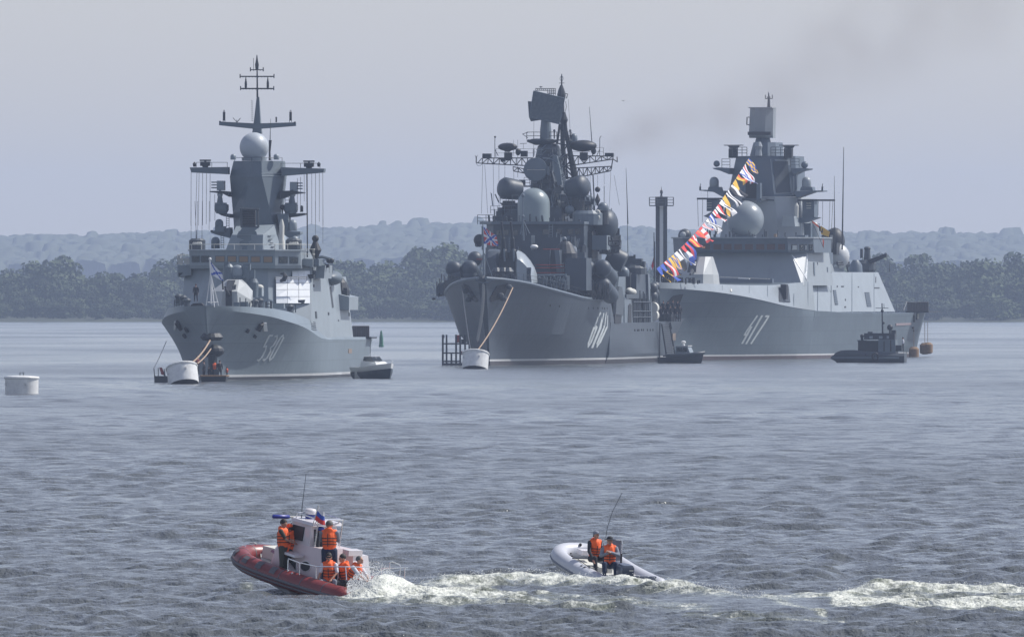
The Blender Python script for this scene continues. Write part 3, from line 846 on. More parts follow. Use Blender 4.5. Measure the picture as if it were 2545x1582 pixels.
# recess and fittings on the port side
A.put(A.poly([c2(1490, 720), c2(1600, 748), c2(1598, 850), c2(1520, 846)], 66, 76), 'aft_side_house', g)
bt = MB(); bt.ball(A.P(c2(1462, 600), 60), 1.3, 14, 8, (.9, 2.4, .6)); A.put(bt, 'ship_boat', M['g530d'], smooth=True)
A.put(A.rect(c2, 1428, 578, 1496, 612, 59.0, 60), 'boat_screen', M['offwhite'])
m_ = MB(); m_.lathe(A.P(c2(1530, 740), 70), [(1.0, -.1), (1.0, .6), (.7, 1.4), (.3, 1.9)], 10); m_.tube([A.P(c2(1525, 690), 70), A.P(c2(1500, 640), 68)], .12, 6); m_.cbox(A.P(c2(1545, 712), 70), 1.2, 1.6, .9)
A.put(m_, 'aft_gun_mount', M['dark'])
for q in (((1443, 672), (1456, 668), (1476, 832), (1464, 836)), ((1594, 870), (1602, 872), (1602, 900), (1594, 898)), ((1333, 862), (1343, 862), (1347, 915), (1337, 915)), ((1433, 868), (1441, 868), (1442, 890), (1434, 890)), ((1497, 872), (1507, 872), (1508, 892), (1498, 892)), ((1508, 925), (1517, 925), (1518, 940), (1509, 940)), ((1318, 650), (1327, 650), (1327, 672), (1318, 672))):
    A.decal([[c2(*p) for p in q]], 'side_vent', M['dark'], .05)
for k in range(5):
    y = 938 + k*15
    A.decal([[c2(1297 + k*2, y), c2(1333 + k*2, y + 8), c2(1334 + k*2, y + 13), c2(1298 + k*2, y + 5)]], 'grille_bar', M['dark'], .05)
A.decal([[c2(1592, 1188), c2(1618, 1188), c2(1620, 1154), c2(1594, 1154)]], 'plate', M['tan'], .04, label='tan painted patch near the stern')
# helicopter deck nets and stern
def slatted(S, q00, q11, d0, name='net_frame', n=9):
    a = S.P(q00, d0); b_ = S.P(q11, d0)
    fr = MB()
    fr.tube([(a.x, d0, a.z), (b_.x, d0, a.z)], .07, 5); fr.tube([(a.x, d0, b_.z), (b_.x, d0, b_.z)], .07, 5)
    for k in range(n + 1):
        x = a.x + (b_.x - a.x)*k/n; fr.tube([(x, d0, a.z), (x, d0, b_.z)], .05, 4)
    o = S.put(fr, name, M['net'])
    nt_ = MB(); m = 26
    for k in range(m):
        z = a.z + (b_.z - a.z)*(k + .5)/m; nt_.box(a.x, b_.x, d0 + .03, d0 + .05, z - .028, z + .028)
    for k in range(34):
        x = a.x + (b_.x - a.x)*(k + .5)/34; nt_.box(x - .022, x + .022, d0 + .06, d0 + .08, min(a.z, b_.z), max(a.z, b_.z))
    S.put(nt_, 'safety_net', M['net'], o)
slatted(A, c2(1625, 978), c2(1755, 1070), 92)
A.put(A.rect(c2, 1630, 1062, 1775, 1074, 91, 97), 'deck_edge', M['dark'])
# mast base deckhouse
mb5 = MB(); d0 = 37.0
zA = zb1 + .12; zB = A.P(d1(1000, 540), d0).z
mb5.loft([[(A.P(d1(760, 740), d0).x, d0, zA), (A.P(d1(1288, 740), d0).x, d0, zA), (A.P(d1(1545, 740), d0 + 3).x, d0 + 3.2, zA), (A.P(d1(1545, 740), d0 + 3).x, 50, zA), (A.P(d1(760, 740), d0).x, 50, zA)],
          [(A.P(d1(835, 540), d0).x, d0 + .5, zB), (A.P(d1(1290, 540), d0).x, d0 + .5, zB), (A.P(d1(1480, 540), d0 + 3).x, d0 + 3.4, zB), (A.P(d1(1480, 540), d0 + 3).x, 50, zB), (A.P(d1(835, 540), d0).x, 50, zB)]])
A.put(mb5, 'upper_deckhouse', M['g530']); A.solid(mb5)
zC = A.P(d1(1440, 378), 39).z
wd = MB(); wd.loft([[(A.P(d1(840, 538), d0).x, d0 + .6, zB + .003), (A.P(d1(1288, 538), d0).x, d0 + .6, zB + .003), (A.P(d1(1478, 538), d0 + 3).x, d0 + 3.5, zB + .003), (A.P(d1(1478, 538), d0 + 3).x, 49.9, zB + .003), (A.P(d1(840, 538), d0).x, 49.9, zB + .003)],
          [(A.P(d1(860, 470), d0).x, d0 + 3.4, zB + .9), (A.P(d1(1405, 378), d0).x, d0 + 3.6, zC - .1), (A.P(d1(1452, 378), d0 + 3).x, d0 + 4.4, zC), (A.P(d1(1452, 378), d0 + 3).x, 49, zC), (A.P(d1(860, 470), d0).x, 49, zB + .9)]])
A.put(wd, 'sloped_mast_foot', M['g530'])
for x, y in ((1365, 560), (1380, 607), (1395, 660), (1410, 716)): A.decal([[d1(x, y + 5), d1(x + 42, y + 5), d1(x + 42, y - 5), d1(x, y - 5)]], 'ladder_rung', M['dark'], .06)
# the tower mast
dm = 41.5
def mx(x, y, d=dm): return A.P(c1(x, y), d)
rings = []
for y, xl, xf0, xf1, xr, df in ((1512, 684, 770, 1052, 1092, .3), (1395, 676, 790, 1025, 1096, .2), (1085, 651, 850, 953, 1126, 0), (948, 680, 858, 945, 1112, .4)):
    z = mx(900, y).z; W = (mx(xr, y).x - mx(xl, y).x)
    c = (mx(xr, y).x + mx(xl, y).x)/2
    rings.append([(mx(xl, y).x, dm + 2.4 + df, z), (mx(xf0, y).x, dm + df, z), (mx(xf1, y).x, dm + df, z), (mx(xr, y).x, dm + 2.4 + df, z), (c + W*.5, dm + 5, z), (c + W*.2, dm + 7.2, z), (c - W*.2, dm + 7.2, z), (c - W*.5, dm + 5, z)])
rings.insert(0, [(x, y, zA) for x, y, z in rings[0]])
tw = MB().loft(rings); A.put(tw, 'tower_mast', M['g530d']); A.solid(tw)
A.decal([[c1(950, 1062), c1(1122, 1062), c1(1122, 1056), c1(950, 1056)], [c1(952, 1084), c1(1124, 1084), c1(1124, 1078), c1(952, 1078)]], 'mast_moulding', M['g530'], .06)
zt_ = mx(900, 948).z
A.put(railing(MB(), [(mx(690, 948).x, dm + 2.8, zt_), (mx(858, 948).x, dm + .6, zt_), (mx(945, 948).x, dm + .6, zt_), (mx(1105, 948).x, dm + 2.8, zt_)], .35, 1.5, .025, 1), 'mast_rail', M['mid'])
c = A.P(c1(885, 828), 45); r = 128/3.5155*A.px(45)
M['radome'] = paint('radome_pale_grey', (0.40, 0.44, 0.48), .45, 0, .02, .5)
A.put(MB().ball(c, r, 32, 20, a1=2.55), 'large_radome', M['radome'], smooth=True)
A.put(MB().lathe((c.x, c.y, c.z), [(r*.85, -r*.93), (r*.87, -r*.72), (r*.80, -r*.70)], 28), 'radome_ring', M['g530'])
for x in (702, 1079): dome(A, c1(x, 912), 25/3.5155, 43, foot=7, name='small_radome', mat=M['g530'])
# dark stub antenna beside the radome
A.put(MB().tube([mx(1022, 945, 44), mx(1020, 870, 44), mx(1026, 768, 44)], [.13, .10, .16], 7), 'stub_antenna', M['black'])
A.put(MB().tube([mx(1024, 768, 44), mx(1028, 580, 44)], [.05, .015], 4), 'thin_antenna', M['mid'])
# upper mast
dt = 48
up = MB(); q = lambda x, y: A.P(c1(x, y), dt)
up.loft([[(q(866, 712).x, dt, q(866, 712).z), (q(946, 712).x, dt, q(866, 712).z), (q(946, 712).x, dt + 1.4, q(866, 712).z), (q(866, 712).x, dt + 1.4, q(866, 712).z)],
         [(q(880, 610).x, dt + .1, q(880, 610).z), (q(936, 610).x, dt + .1, q(880, 610).z), (q(936, 610).x, dt + 1.2, q(880, 610).z), (q(880, 610).x, dt + 1.2, q(880, 610).z)],
         [(q(903, 390).x, dt + .4, q(903, 390).z), (q(924, 390).x, dt + .4, q(903, 390).z), (q(924, 390).x, dt + .8, q(903, 390).z), (q(903, 390).x, dt + .8, q(903, 390).z)]])
A.put(up, 'topmast', gd)
pl_ = MB(); pl_.tube([q(913, 392), q(911, 200), q(909, 72)], [.11, .08, .05], 6); pl_.lathe(q(909, 150), [(.16, 0), (.2, .5), (.1, 1.0), (.04, 1.5)], 8); A.put(pl_, 'mast_pole', M['dark'])
rg = MB()
for k in range(11): a = q(884 - k*.3 - 6, 600 - k*17); rg.tube([a, a + Vector((-.22, 0, .1))], .025, 4)
A.put(rg, 'mast_steps', M['dark'])
yd = MB(); yd.loft([[(q(578, 615).x, dt, q(578, 605).z), (q(578, 615).x, dt + .5, q(578, 605).z), (q(578, 615).x, dt + .5, q(578, 638).z), (q(578, 615).x, dt, q(578, 638).z)],
    [(q(900, 615).x, dt - .05, q(900, 622).z), (q(900, 615).x, dt + .8, q(900, 622).z), (q(900, 615).x, dt + .8, q(900, 672).z), (q(900, 615).x, dt - .05, q(900, 672).z)],
    [(q(1248, 615).x, dt, q(1248, 612).z), (q(1248, 615).x, dt + .5, q(1248, 612).z), (q(1248, 615).x, dt + .5, q(1248, 644).z), (q(1248, 615).x, dt, q(1248, 644).z)]])
A.put(yd, 'signal_yard', gd)
fi = MB()
for x in (622, 1203):
    for dx in (-9, 9): fi.tube([q(x + dx, 612), q(x + dx*.4, 505)], .03, 4)
    fi.cbox(q(x, 560), .25, .2, .9)
for a in ((735, 612, 700, 572), (735, 612, 765, 575), (735, 612, 733, 590)): fi.tube([q(a[0], a[1]), q(a[2], a[3])], .035, 4)
fi.tube([q(1078, 612), q(1078, 565)], .09, 6); fi.tube([q(586, 612), q(586, 600)], .1, 6); fi.tube([q(1240, 620), q(1240, 606)], .1, 6)
A.put(fi, 'yard_antennas', M['dark'])
for y, x0, x1, r_ in ((318, 764, 1058, .085), (212, 760, 1060, .075), (154, 850, 966, .06)):
    o = A.put(MB().tube([q(x0, y), q(x1, y)], r_, 6), 'crosstree', M['dark'])
    s_ = MB()
    n = int((x1 - x0)/26)
    for k in range(n + 1): x = x0 + (x1 - x0)*k/n; s_.tube([q(x, y), q(x, y + 9)], .03, 4)
    for x in (x0 + 2, x1 - 2): s_.tube([q(x, y + 14), q(x, y - 22)], .06, 5)
    A.put(s_, 'crosstree_insulators', M['dark'], o)
for x in (812, 1004): A.put(MB().lathe(q(x, 292), [(.04, -.4), (.13, -.15), (.13, .25), (.03, .9)], 8), 'lamp_pod', M['dark'])
A.put(MB().tube([q(880, 154), q(879, 50)], .025, 4), 'thin_antenna', M['dark'])
# broad lower yards with little rotating radars
for pts in ([(322, 1006), (655, 1002), (655, 1066), (334, 1050)], [(1116, 1004), (1495, 1016), (1490, 1050), (1126, 1080)]):
    o = A.put(A.poly([c1(*p) for p in pts], 43, 45.0), 'sensor_yard', M['g530d'])
for x0, x1, yy in ((380, 650, 990), (1120, 1460, 998)):
    A.put(railing(MB(), [A.P(c1(x0, yy + 14), 43.2), A.P(c1(x1, yy + 14), 43.2)], .5, 2.0, .025, 1), 'yard_rail', M['mid'])
for x, y in ((458, 1004), (1364, 1012)):
    o = A.put(MB().tube([A.P(c1(x, y), 44), A.P(c1(x, y - 20), 44)], [.28, .42], 8).cbox(A.P(c1(x, y - 30), 44), 1.0, .8, .45), 'radar_pedestal', M['dark'])
    A.put(MB().cbox(A.P(c1(x, y - 60), 44), 1.15, .35, .16).tube([A.P(c1(x, y - 42), 44), A.P(c1(x, y - 58), 44)], .12, 6), 'navigation_radar', M['dark'])
for x in (364, 1450): A.put(MB().lathe(A.P(c1(x, 1000), 44), [(.14, 0), (.2, .3), (.05, .5)], 8), 'yard_lamp', M['dark'])
hl = MB()
for x0, x1, y0, y1 in ((334, 332, 1050, 1512), (385, 372, 1052, 1512), (404, 396, 1052, 1512), (434, 434, 1055, 1512), (468, 466, 1058, 1500), (500, 499, 1060, 1480), (1388, 1388, 1056, 1500), (1421, 1421, 1056, 1500), (1454, 1454, 1056, 1480), (1484, 1487, 1052, 1510), (1322, 1322, 1062, 1300), (540, 542, 1240, 1470), (1262, 1262, 1100, 1400), (1290, 1290, 1090, 1400)):
    hl.tube([A.P(c1(x0, y0), 44), A.P(c1(x1, y1), 42)], .022, 4)
for x0, y0, x1, y1 in ((362, -140, 362, 375), (392, 0, 400, 230), (412, 0, 408, 320), (450, 0, 446, 350), (505, 0, 503, 230), (1335, 0, 1336, 265), (1394, 0, 1394, 330)):
    hl.tube([A.P(c2(x0, y0), 43), A.P(c2(x1, y1), 42)], .02, 4)
A.put(hl, 'halyards', M['mid'])
A.put(MB().tube([A.P(c1(1346, 1060), 39), A.P(c2(1273, 438), 39)], .07, 6), 'whip_antenna', M['black'])
# jamming and decoy sensor boxes on brackets
for sg, x0, x1, fx0, fx1 in ((-1, 558, 620, 510, 556), (1, 1196, 1256, 1258, 1302)):
    o = A.put(A.rect(c1, x0, 1122 if sg < 0 else 1132, x1, 1206 if sg < 0 else 1216, 43, 44.6), 'sensor_box', M['g530'])
    for k in range(3): A.put(A.rect(c1, fx0, 1130 + k*24 + (8 if sg > 0 else 0), fx1, 1140 + k*24 + (8 if sg > 0 else 0), 43.3, 44.3), 'sensor_fin', M['g530d'], o)
for pts in ([(495, 1212), (600, 1210), (664, 1216), (664, 1262), (610, 1235), (495, 1222)], [(1110, 1212), (1200, 1208), (1312, 1222), (1312, 1230), (1215, 1240), (1108, 1284)]):
    A.put(A.poly([c1(*p) for p in pts], 42.6, 45.2), 'sensor_platform', M['dark'])
for x in (586, 1222): A.put(MB().ball(A.P(c1(x, 1242), 43), .3, 12, 8), 'optic_ball', M['g530'], smooth=True)
for sg, x in ((-1, 600), (1, 1205)):
    o = A.put(MB().lathe(A.P(c1(x, 1408), 43), [(.55, 0), (.75, .35), (.75, .9), (.5, 1.0)], 8), 'optical_director', M['g530d'])
    A.put(MB().cbox(A.P(c1(x + 6*sg, 1345), 43), 1.1, 1.0, .75), 'director_head', M['g530d'], o)
    A.put(MB().lathe(A.P(c1(x - (14 if sg < 0 else -12), 1318), 43), [(.34, 0), (.18, 1.0), (.1, 1.4)], 8), 'director_cone', M['g530d'], o)
for pts in ([(568, 1408), (610, 1404), (680, 1412), (680, 1446), (600, 1426)], [(1085, 1410), (1240, 1408), (1330, 1404), (1330, 1418), (1240, 1436), (1086, 1450)]):
    A.put(A.poly([c1(*p) for p in pts], 42.6, 45.2), 'sensor_platform', M['dark'])
A.put(MB().tube([A.P(c1(1133, 1408), 43), A.P(c1(1133, 1372), 43)], .07, 5).ball(A.P(c1(1132, 1354), 43), .28, 10, 7), 'ball_optic', M['black'])
dome(A, c1(1300, 1350), 4, 43, foot=12, name='small_radome', mat=M['dark'])
dome(A, c2(582, 172), 33/3.15, 42, foot=15, name='satcom_radome', mat=M['g530d'])
dome(A, c2(553, 312), 34/3.15, 41, foot=18, name='satcom_radome', mat=M['g530d'])
dome(A, c2(1158, 178), 34/3.15, 42, foot=17, name='satcom_radome', mat=M['g530'])
for pts in ([(525, 232), (665, 205), (668, 290), (640, 282), (560, 262), (516, 246)], [(1035, 100), (1120, 95), (1125, 235), (1215, 238), (1216, 256), (1130, 290), (1060, 240)]):
    A.put(A.poly([c2(*p) for p in pts], 41.6, 44.5), 'radome_bracket', M['g530d'])
A.put(MB().tube([A.P(c2(524, 240), 42), A.P(c2(524, 226), 42)], .15, 6), 'small_camera', M['dark'])
A.put(A.rect(c2, 548, 195, 620, 240, 41, 43), 'radome_foot', M['g530d'])
dome(A, c2(1175, 300), 28/3.15, 41, foot=16, name='satcom_radome', mat=M['g530'])
ld = MB()
for x0, x1, y0, y1 in ((1155, 1190, 1262, 1440), ):
    for x in (x0, x1): ld.tube([A.P(c1(x, y0), 43), A.P(c1(x, y1), 43)], .03, 4)
    for k in range(6): ld.tube([A.P(c1(x0, y0 + 30*k), 43), A.P(c1(x1, y0 + 30*k), 43)], .03, 4)
for x0, x1, y0, y1 in ((638, 660, 100, 208), (596, 618, 270, 372)):
    for x in (x0, x1): ld.tube([A.P(c2(x, y0), 42), A.P(c2(x, y1), 42)], .03, 4)
    for k in range(6): ld.tube([A.P(c2(x0, y0 + 18*k), 42), A.P(c2(x1, y0 + 18*k), 42)], .03, 4)
A.put(ld, 'ladders', M['g530d'])
# things standing on the bridge roof
for x in (410, 1165):
    o = A.put(MB().lathe(A.P(c2(x, 378), 36), [(.85, 0), (.85, .95), (.6, 1.15)], 12), 'decoy_launcher', M['mid'])
    lids = MB()
    for k in range(5): lids.ball(A.P(c2(x - 26 + k*13, 330), 35.2), .16, 8, 5)
    A.put(lids, 'launcher_lids', M['offwhite'], o)
whip(A, c2(402, 330), c2(402, 225), 36, .07); whip(A, c2(445, 375), c2(448, 245), 36, .05); whip(A, c2(1208, 375), c2(1208, 235), 36, .05)
A.put(MB().lathe(A.P(c2(1072, 376), 34), [(.32, 0), (.3, .9), (.24, 1.0), (.27, 2.4), (.1, 3.1)], 10), 'white_mast_pot', M['offwhite'], smooth=True, auto=40)
# search radar panel in front of the tower
fd = A.put(A.poly([c2(760, 196), c2(862, 196), c2(862, 64), c2(760, 64)], 34.4, 35.2), 'search_radar', M['black'])
fr = MB()
for a, b_ in (((752, 58), (895, 62)), ((752, 200), (890, 205)), ((754, 56), (758, 204)), ((884, 60), (888, 205))): fr.tube([A.P(c2(*a), 34.3), A.P(c2(*b_), 34.3)], .13, 5)
for k in range(7): fr.tube([A.P(c2(760, 75 + 18*k), 34.25), A.P(c2(862, 75 + 18*k), 34.25)], .03, 4)
A.put(fr, 'radar_frame', M['mid'], fd)
pd = MB()
pd.loft([[A.P(c2(a, y), d) for a, d in ((x0, 34.2), (x1, 34.2), (x1, 36.2), (x0, 36.2))] for y, x0, x1 in ((262, 722, 878), (236, 735, 872), (232, 745, 860), (210, 760, 885), (204, 752, 892))])
pd.loft([[A.P(c2(a, y), d) for a, d in ((x0, 34.4), (x1, 34.4), (x1, 36), (x0, 36))] for y, x0, x1 in ((392, 758, 802), (355, 764, 800), (342, 738, 815), (318, 742, 812), (300, 778, 835), (285, 722, 830), (264, 722, 834))])
A.put(pd, 'radar_pedestal', M['g530d'])
# anchor ball and diamond hoisted forward
A.put(MB().ball(A.P(c2(1335, 292), 37), 27/3.15*A.px(37), 20, 12), 'anchor_ball', M['black'], smooth=True)
A.put(MB().lathe(A.P(c2(1335, 382), 37), [(.02, -1.32), (.64, 0), (.02, 1.35)], 12), 'anchor_diamond', M['black'])
# gun turret on the foredeck: faceted stealth cupola
dg = 11.0
def G(x, y, d): return A.P(c2(x, y), d)
def gz(y, d=dg): return G(600, y, d).z
yb = gz(845)
L0, L1, L2 = [], [], []
def gx(x, d=dg): return G(x, 700, d).x
tur = MB().loft([[(gx(512), dg + .8, yb), (gx(600), dg - .6, yb), (gx(735), dg - .6, yb), (gx(815), dg + 1.0, yb), (gx(812), dg + 3.8, yb), (gx(740), dg + 5, yb), (gx(600), dg + 5, yb), (gx(516), dg + 3.8, yb)],
                 [(gx(512), dg + .9, gz(704)), (gx(612), dg - .7, gz(704)), (gx(728), dg - .7, gz(706)), (gx(820), dg + 1.1, gz(770)), (gx(815), dg + 3.8, gz(700)), (gx(740), dg + 5, gz(700)), (gx(600), dg + 5, gz(700)), (gx(516), dg + 3.8, gz(704))],
                 [(gx(618), dg + 1.8, gz(620)), (gx(634), dg + 1.4, gz(612)), (gx(728), dg + 1.4, gz(612)), (gx(775), dg + 1.8, gz(650)), (gx(765), dg + 3.4, gz(640)), (gx(730), dg + 3.8, gz(612)), (gx(636), dg + 3.8, gz(612)), (gx(618), dg + 3.4, gz(620))]])
M['turret'] = paint('turret_light_grey', (0.40, 0.42, 0.42), .4, 0, .04)
to = A.put(tur, 'gun_turret', M['turret'])
A.put(MB().loft([[(gx(640), dg - .95, yb + .1), (gx(688), dg - .95, yb + .1), (gx(688), dg - .4, yb + .1), (gx(640), dg - .4, yb + .1)], [(gx(640), dg - 1.0, gz(700)), (gx(688), dg - 1.0, gz(700)), (gx(688), dg - .4, gz(700)), (gx(640), dg - .4, gz(700))], [(gx(640), dg + .9, gz(616)), (gx(700), dg + .9, gz(616)), (gx(700), dg + 1.6, gz(616)), (gx(640), dg + 1.6, gz(616))]]), 'gun_slot', M['dark'], to)
A.put(MB().tube([(gx(662), dg - .5, gz(735)), (gx(664), dg - 3.0, gz(700)), (gx(666), dg - 4.8, gz(672))], [.22, .14, .11], 10).tube([(gx(652), dg - 4.9, gz(690)), (gx(648), dg - 5.4, gz(600))], [.09, .05], 8), 'gun_barrel', M['black'], to)
A.put(MB().cbox((gx(708), dg + .1, gz(690)), .16, .9, 1.0), 'turret_ladder', M['mid'], to)
# close-in weapon mount behind the turret
dk = 22
kd = MB()
kd.lathe(A.P(c2(655, 552), dk), [(.5, -1.2), (.55, .5), (.3, .8)], 12)
kd.lathe(A.P(c2(795, 560), dk), [(.46, -1.4), (.48, .6), (.35, .8)], 12)
kd.cbox(A.P(c2(724, 630), dk + .5), 2.2, 1.8, 1.2); kd.cbox(A.P(c2(800, 520), dk), .7, .8, .8); kd.cbox(A.P(c2(640, 500), dk), .5, .6, .7)
kd.lathe(A.P(c2(845, 660), dk), [(.55, -1.2), (.6, .3), (.4, .7)], 14); kd.cbox(A.P(c2(842, 590), dk), .5, .6, 1.4)
kd.cbox(A.P(c2(735, 730), dk + .5), 3.0, 2.2, 2.2)
for x in (695, 770): kd.tube([A.P(c2(x, 600), dk - .5), A.P(c2(x + 6, 590), dk - 3.4)], .14, 7)
A.put(kd, 'missile_gun_mount', M['g530d'], smooth=False)
A.put(MB().ball(A.P(c2(724, 555), dk), .75, 14, 8, (1, .5, 1)), 'mount_radar_dish', M['g530'], smooth=True)
A.put(A.rect(c2, 862, 678, 916, 742, 24, 26), 'deck_locker', g)
A.put(MB().ball(A.P(c2(892, 672), 25), .5, 12, 6, (1, 1, .6)), 'canister', M['offwhite'], smooth=True)
# foredeck fittings
ff_ = MB()
for x, y0, y1, d in ((232, 770, 850, 16), (250, 760, 845, 17), (268, 775, 842, 16), (290, 765, 840, 14), (318, 778, 835, 12), (345, 770, 832, 10), (848, 775, 850, 10), (870, 770, 850, 12), (880, 774, 852, 12), (944, 785, 870, 14), (952, 780, 870, 15), (983, 780, 876, 16), (992, 782, 880, 16), (1180, 808, 870, 24), (1160, 812, 880, 24), (745, 752, 842, 8), (790, 758, 848, 8)):
    ff_.tube([A.P(c2(x, y1), d), A.P(c2(x, y0), d)], .06, 5)
for a, b_, d in (((228, 785), (350, 775), 14), ((228, 815), (350, 800), 14), ((846, 780), (884, 782), 11), ((944, 800), (996, 805), 15), ((948, 826), (998, 832), 15), ((230, 772), (285, 768), 16)):
    ff_.tube([A.P(c2(*a), d), A.P(c2(*b_), d)], .045, 5)
A.put(ff_, 'foredeck_rails', M['mid'])
for x, y, d in ((300, 790, 14), (265, 780, 16), (330, 812, 10), (862, 822, 12), (900, 812, 14), (1136, 862, 22)):
    A.put(MB().lathe(A.P(c2(x, y + 22), d), [(.35, 0), (.3, .5), (.45, .8), (.2, 1.0)], 10), 'capstan', M['mid'])
A.put(A.poly([c2(358, 830), c2(440, 826), c2(460, 812), c2(440, 796), c2(380, 798), c2(360, 810)], 3.5, 5), 'covered_winch', M['black'])
A.put(A.rect(c2, 694, 790, 738, 838, 7.5, 8.2), 'deck_chest', M['g530d']); A.put(A.rect(c2, 742, 786, 806, 846, 8.6, 9.2), 'deck_chest', M['g530d'])
A.put(A.rect(c2, 1000, 802, 1088, 838, 26, 27), 'spray_screen', g); A.put(A.rect(c2, 836, 792, 938, 858, 18, 18.4), 'spray_screen', g)
A.put(A.rect(c2, 1134, 850, 1158, 900, 26, 26.6), 'life_buoy_box', M['white']); A.put(A.rect(c2, 1122, 846, 1134, 895, 26, 26.6), 'bollard', M['dark'])
A.put(A.poly([c2(1200, 790), c2(1240, 800), c2(1250, 770), c2(1198, 772)], 29, 30), 'cable_reel', M['mid'])
# davit arm in front of the bright panel
A.put(MB().tube([A.P(c2(1058, 628), 28), A.P(c2(1090, 612), 28), A.P(c2(1100, 585), 28), A.P(c2(1088, 566), 28), A.P(c2(1060, 566), 28)], [.12, .26, .26, .18, .06], 7), 'folding_arm', M['dark'])
gr_ = MB(); a = A.P(c2(1020, 604), 30.0); b_ = A.P(c2(1270, 600), 33.2)
railing(gr_, [a + Vector((0, 0, -.25)), b_ + Vector((0, -.3, -.25))], .35, 1.0, .035, 2)
A.put(gr_, 'hand_rail', M['mid'])
# anchors and hawse
for q in (((232, 1000), (246, 1000), (250, 940), (236, 936)), ((926, 1012), (956, 1012), (948, 946), (922, 948))):
    A.decal([[c2(*p) for p in q]], 'anchor_plate', M['white'], .12)
an = MB()
for a, b_ in (((250, 945), (292, 1000)), ((262, 935), (280, 975)), ((325, 985), (342, 1015)), ((310, 1035), (330, 1060)), ((905, 955), (872, 1000)), ((915, 950), (890, 1005)), ((806, 998), (790, 1020)), ((862, 1045), (848, 1060))):
    p, q_ = A.hit(c2(*a), .12), A.hit(c2(*b_), .12)
    if p and q_: an.tube([p, q_], .2, 6)
A.put(an, 'side_anchors', M['black'])
hz_ = MB(); p = A.hit(c2(516, 1060), .1)
if p: hz_.lathe(p + Vector((0, .2, 0)), [(.9, -.35), (1.2, 0), (.9, .4)], 16, (0, 0, 1))
p2 = A.hit(c2(525, 1168), .1)
if p2: hz_.ball(p2 + Vector((0, 0, 0)), 1.0, 14, 8, (1.2, 1, .7)); hz_.tube([p2 + Vector((0, -.4, -.3)), p2 + Vector((0, .6, -3.4))], [.5, .35], 8)
A.put(hz_, 'bow_anchor', M['dark'])
# hull number
num = paint('number_white', (.50, .54, .55), .5)
def figures(S, text, rows, w, mat):
    n = len(text); g_ = .08; cw_ = (1 - g_*(n - 1))/n
    for i, ch in enumerate(text):
        a_ = i*(cw_ + g_); rr_ = [(tuple(p0[k] + (p1[k] - p0[k])*a_ for k in (0, 1)), tuple(p0[k] + (p1[k] - p0[k])*(a_ + cw_) for k in (0, 1))) for p0, p1 in rows]
        S.decal(number_quads(ch, rr_, w, 0, 4, w*.2), 'hull_figure', mat, .035, label='white painted figure ' + ch)
figures(A, '530', [(c2(966, 1050), c2(1098, 1050)), (c2(874, 1246), c2(992, 1246))], .30, num)
lk = MB()
for a, b_ in (((1708, 1130), (1668, 1270)), ((1738, 1130), (1700, 1200))):
    lk.tube([A.P(c2(*a), 97.5), A.P(c2(*b_), 97.5)], .1, 5)
A.put(lk, 'stern_ladder', M['dark'])
# ---- the destroyer numbered 610, in the middle
B = Ship('grey_warship', 1217, 908.5, 6.6, 'dark grey warship numbered 610 with lattice yards and tilted slab radar')
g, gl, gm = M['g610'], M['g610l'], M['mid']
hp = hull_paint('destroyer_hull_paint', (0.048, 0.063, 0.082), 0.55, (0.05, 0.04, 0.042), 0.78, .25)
stem6 = lambda z: -0.76*max(z, 0) if z > 0 else 0.3*z
h6 = hull_mesh([(0, .5, 10.7, .25, 3.9, .08), (2.5, 2.5, 10.5, .7, 3.9, .3), (6, 4.4, 10.1, 1.9, 3.9, .7), (12, 6.3, 9.4, 3.9, 3.85, 1.6), (20, 7.7, 8.75, 6.0, 3.8, 3.0), (30, 8.4, 8.25, 6.9, 3.75, 4.6), (42, 8.6, 8.1, 7.5, 3.7, 6.3), (55, 8.6, 8.1, 8.3, 3.7, 7.7), (57.5, 8.6, 8.1, 8.5, 3.7, 7.9)], stem6, 50, 57.5)
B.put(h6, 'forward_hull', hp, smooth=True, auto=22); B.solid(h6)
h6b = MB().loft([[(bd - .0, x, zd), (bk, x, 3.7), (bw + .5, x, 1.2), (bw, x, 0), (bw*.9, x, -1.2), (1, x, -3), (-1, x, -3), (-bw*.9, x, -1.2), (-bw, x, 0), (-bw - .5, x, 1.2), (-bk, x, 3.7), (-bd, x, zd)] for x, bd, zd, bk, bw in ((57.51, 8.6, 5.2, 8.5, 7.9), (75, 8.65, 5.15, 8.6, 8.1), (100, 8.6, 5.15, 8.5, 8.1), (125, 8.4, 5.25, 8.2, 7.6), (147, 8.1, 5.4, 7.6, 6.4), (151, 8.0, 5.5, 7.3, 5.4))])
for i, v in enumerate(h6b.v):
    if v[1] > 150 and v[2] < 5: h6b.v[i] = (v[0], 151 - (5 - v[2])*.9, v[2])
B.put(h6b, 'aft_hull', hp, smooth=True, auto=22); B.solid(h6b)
# light deck edge
for sg in (1, -1):
    e = MB(); pts = []
    for k in range(26):
        i = k/25*57
        r_ = [cr((0, 2.5, 6, 12, 20, 30, 42, 57.5), c, i) for c in ((.5, 2.5, 4.4, 6.3, 7.7, 8.4, 8.6, 8.6), (10.7, 10.5, 10.1, 9.4, 8.75, 8.25, 8.1, 8.1))]
        pts.append((sg*(r_[0] - .03), i + stem6(r_[1])*math.exp(-i/14), r_[1] + .04))
    e.tube(pts, .20, 6); B.put(e, 'deck_edge', gl)
    rl = MB(); railing(rl, [Vector(p) + Vector((-sg*.2, 0, .1)) for p in pts[2:-1:2]], 1.0, 2.2, .02, 2, .03); B.put(rl, 'deck_rail', M['dark'])
brk = MB().loft([[(8.6, 57, 8.1), (8.6, 62, 5.2), (8.6, 57, 5.2)], [(7.6, 57, 8.1), (7.6, 62, 5.2), (7.6, 57, 5.2)]]); B.put(brk, 'deck_break_plate', hp)
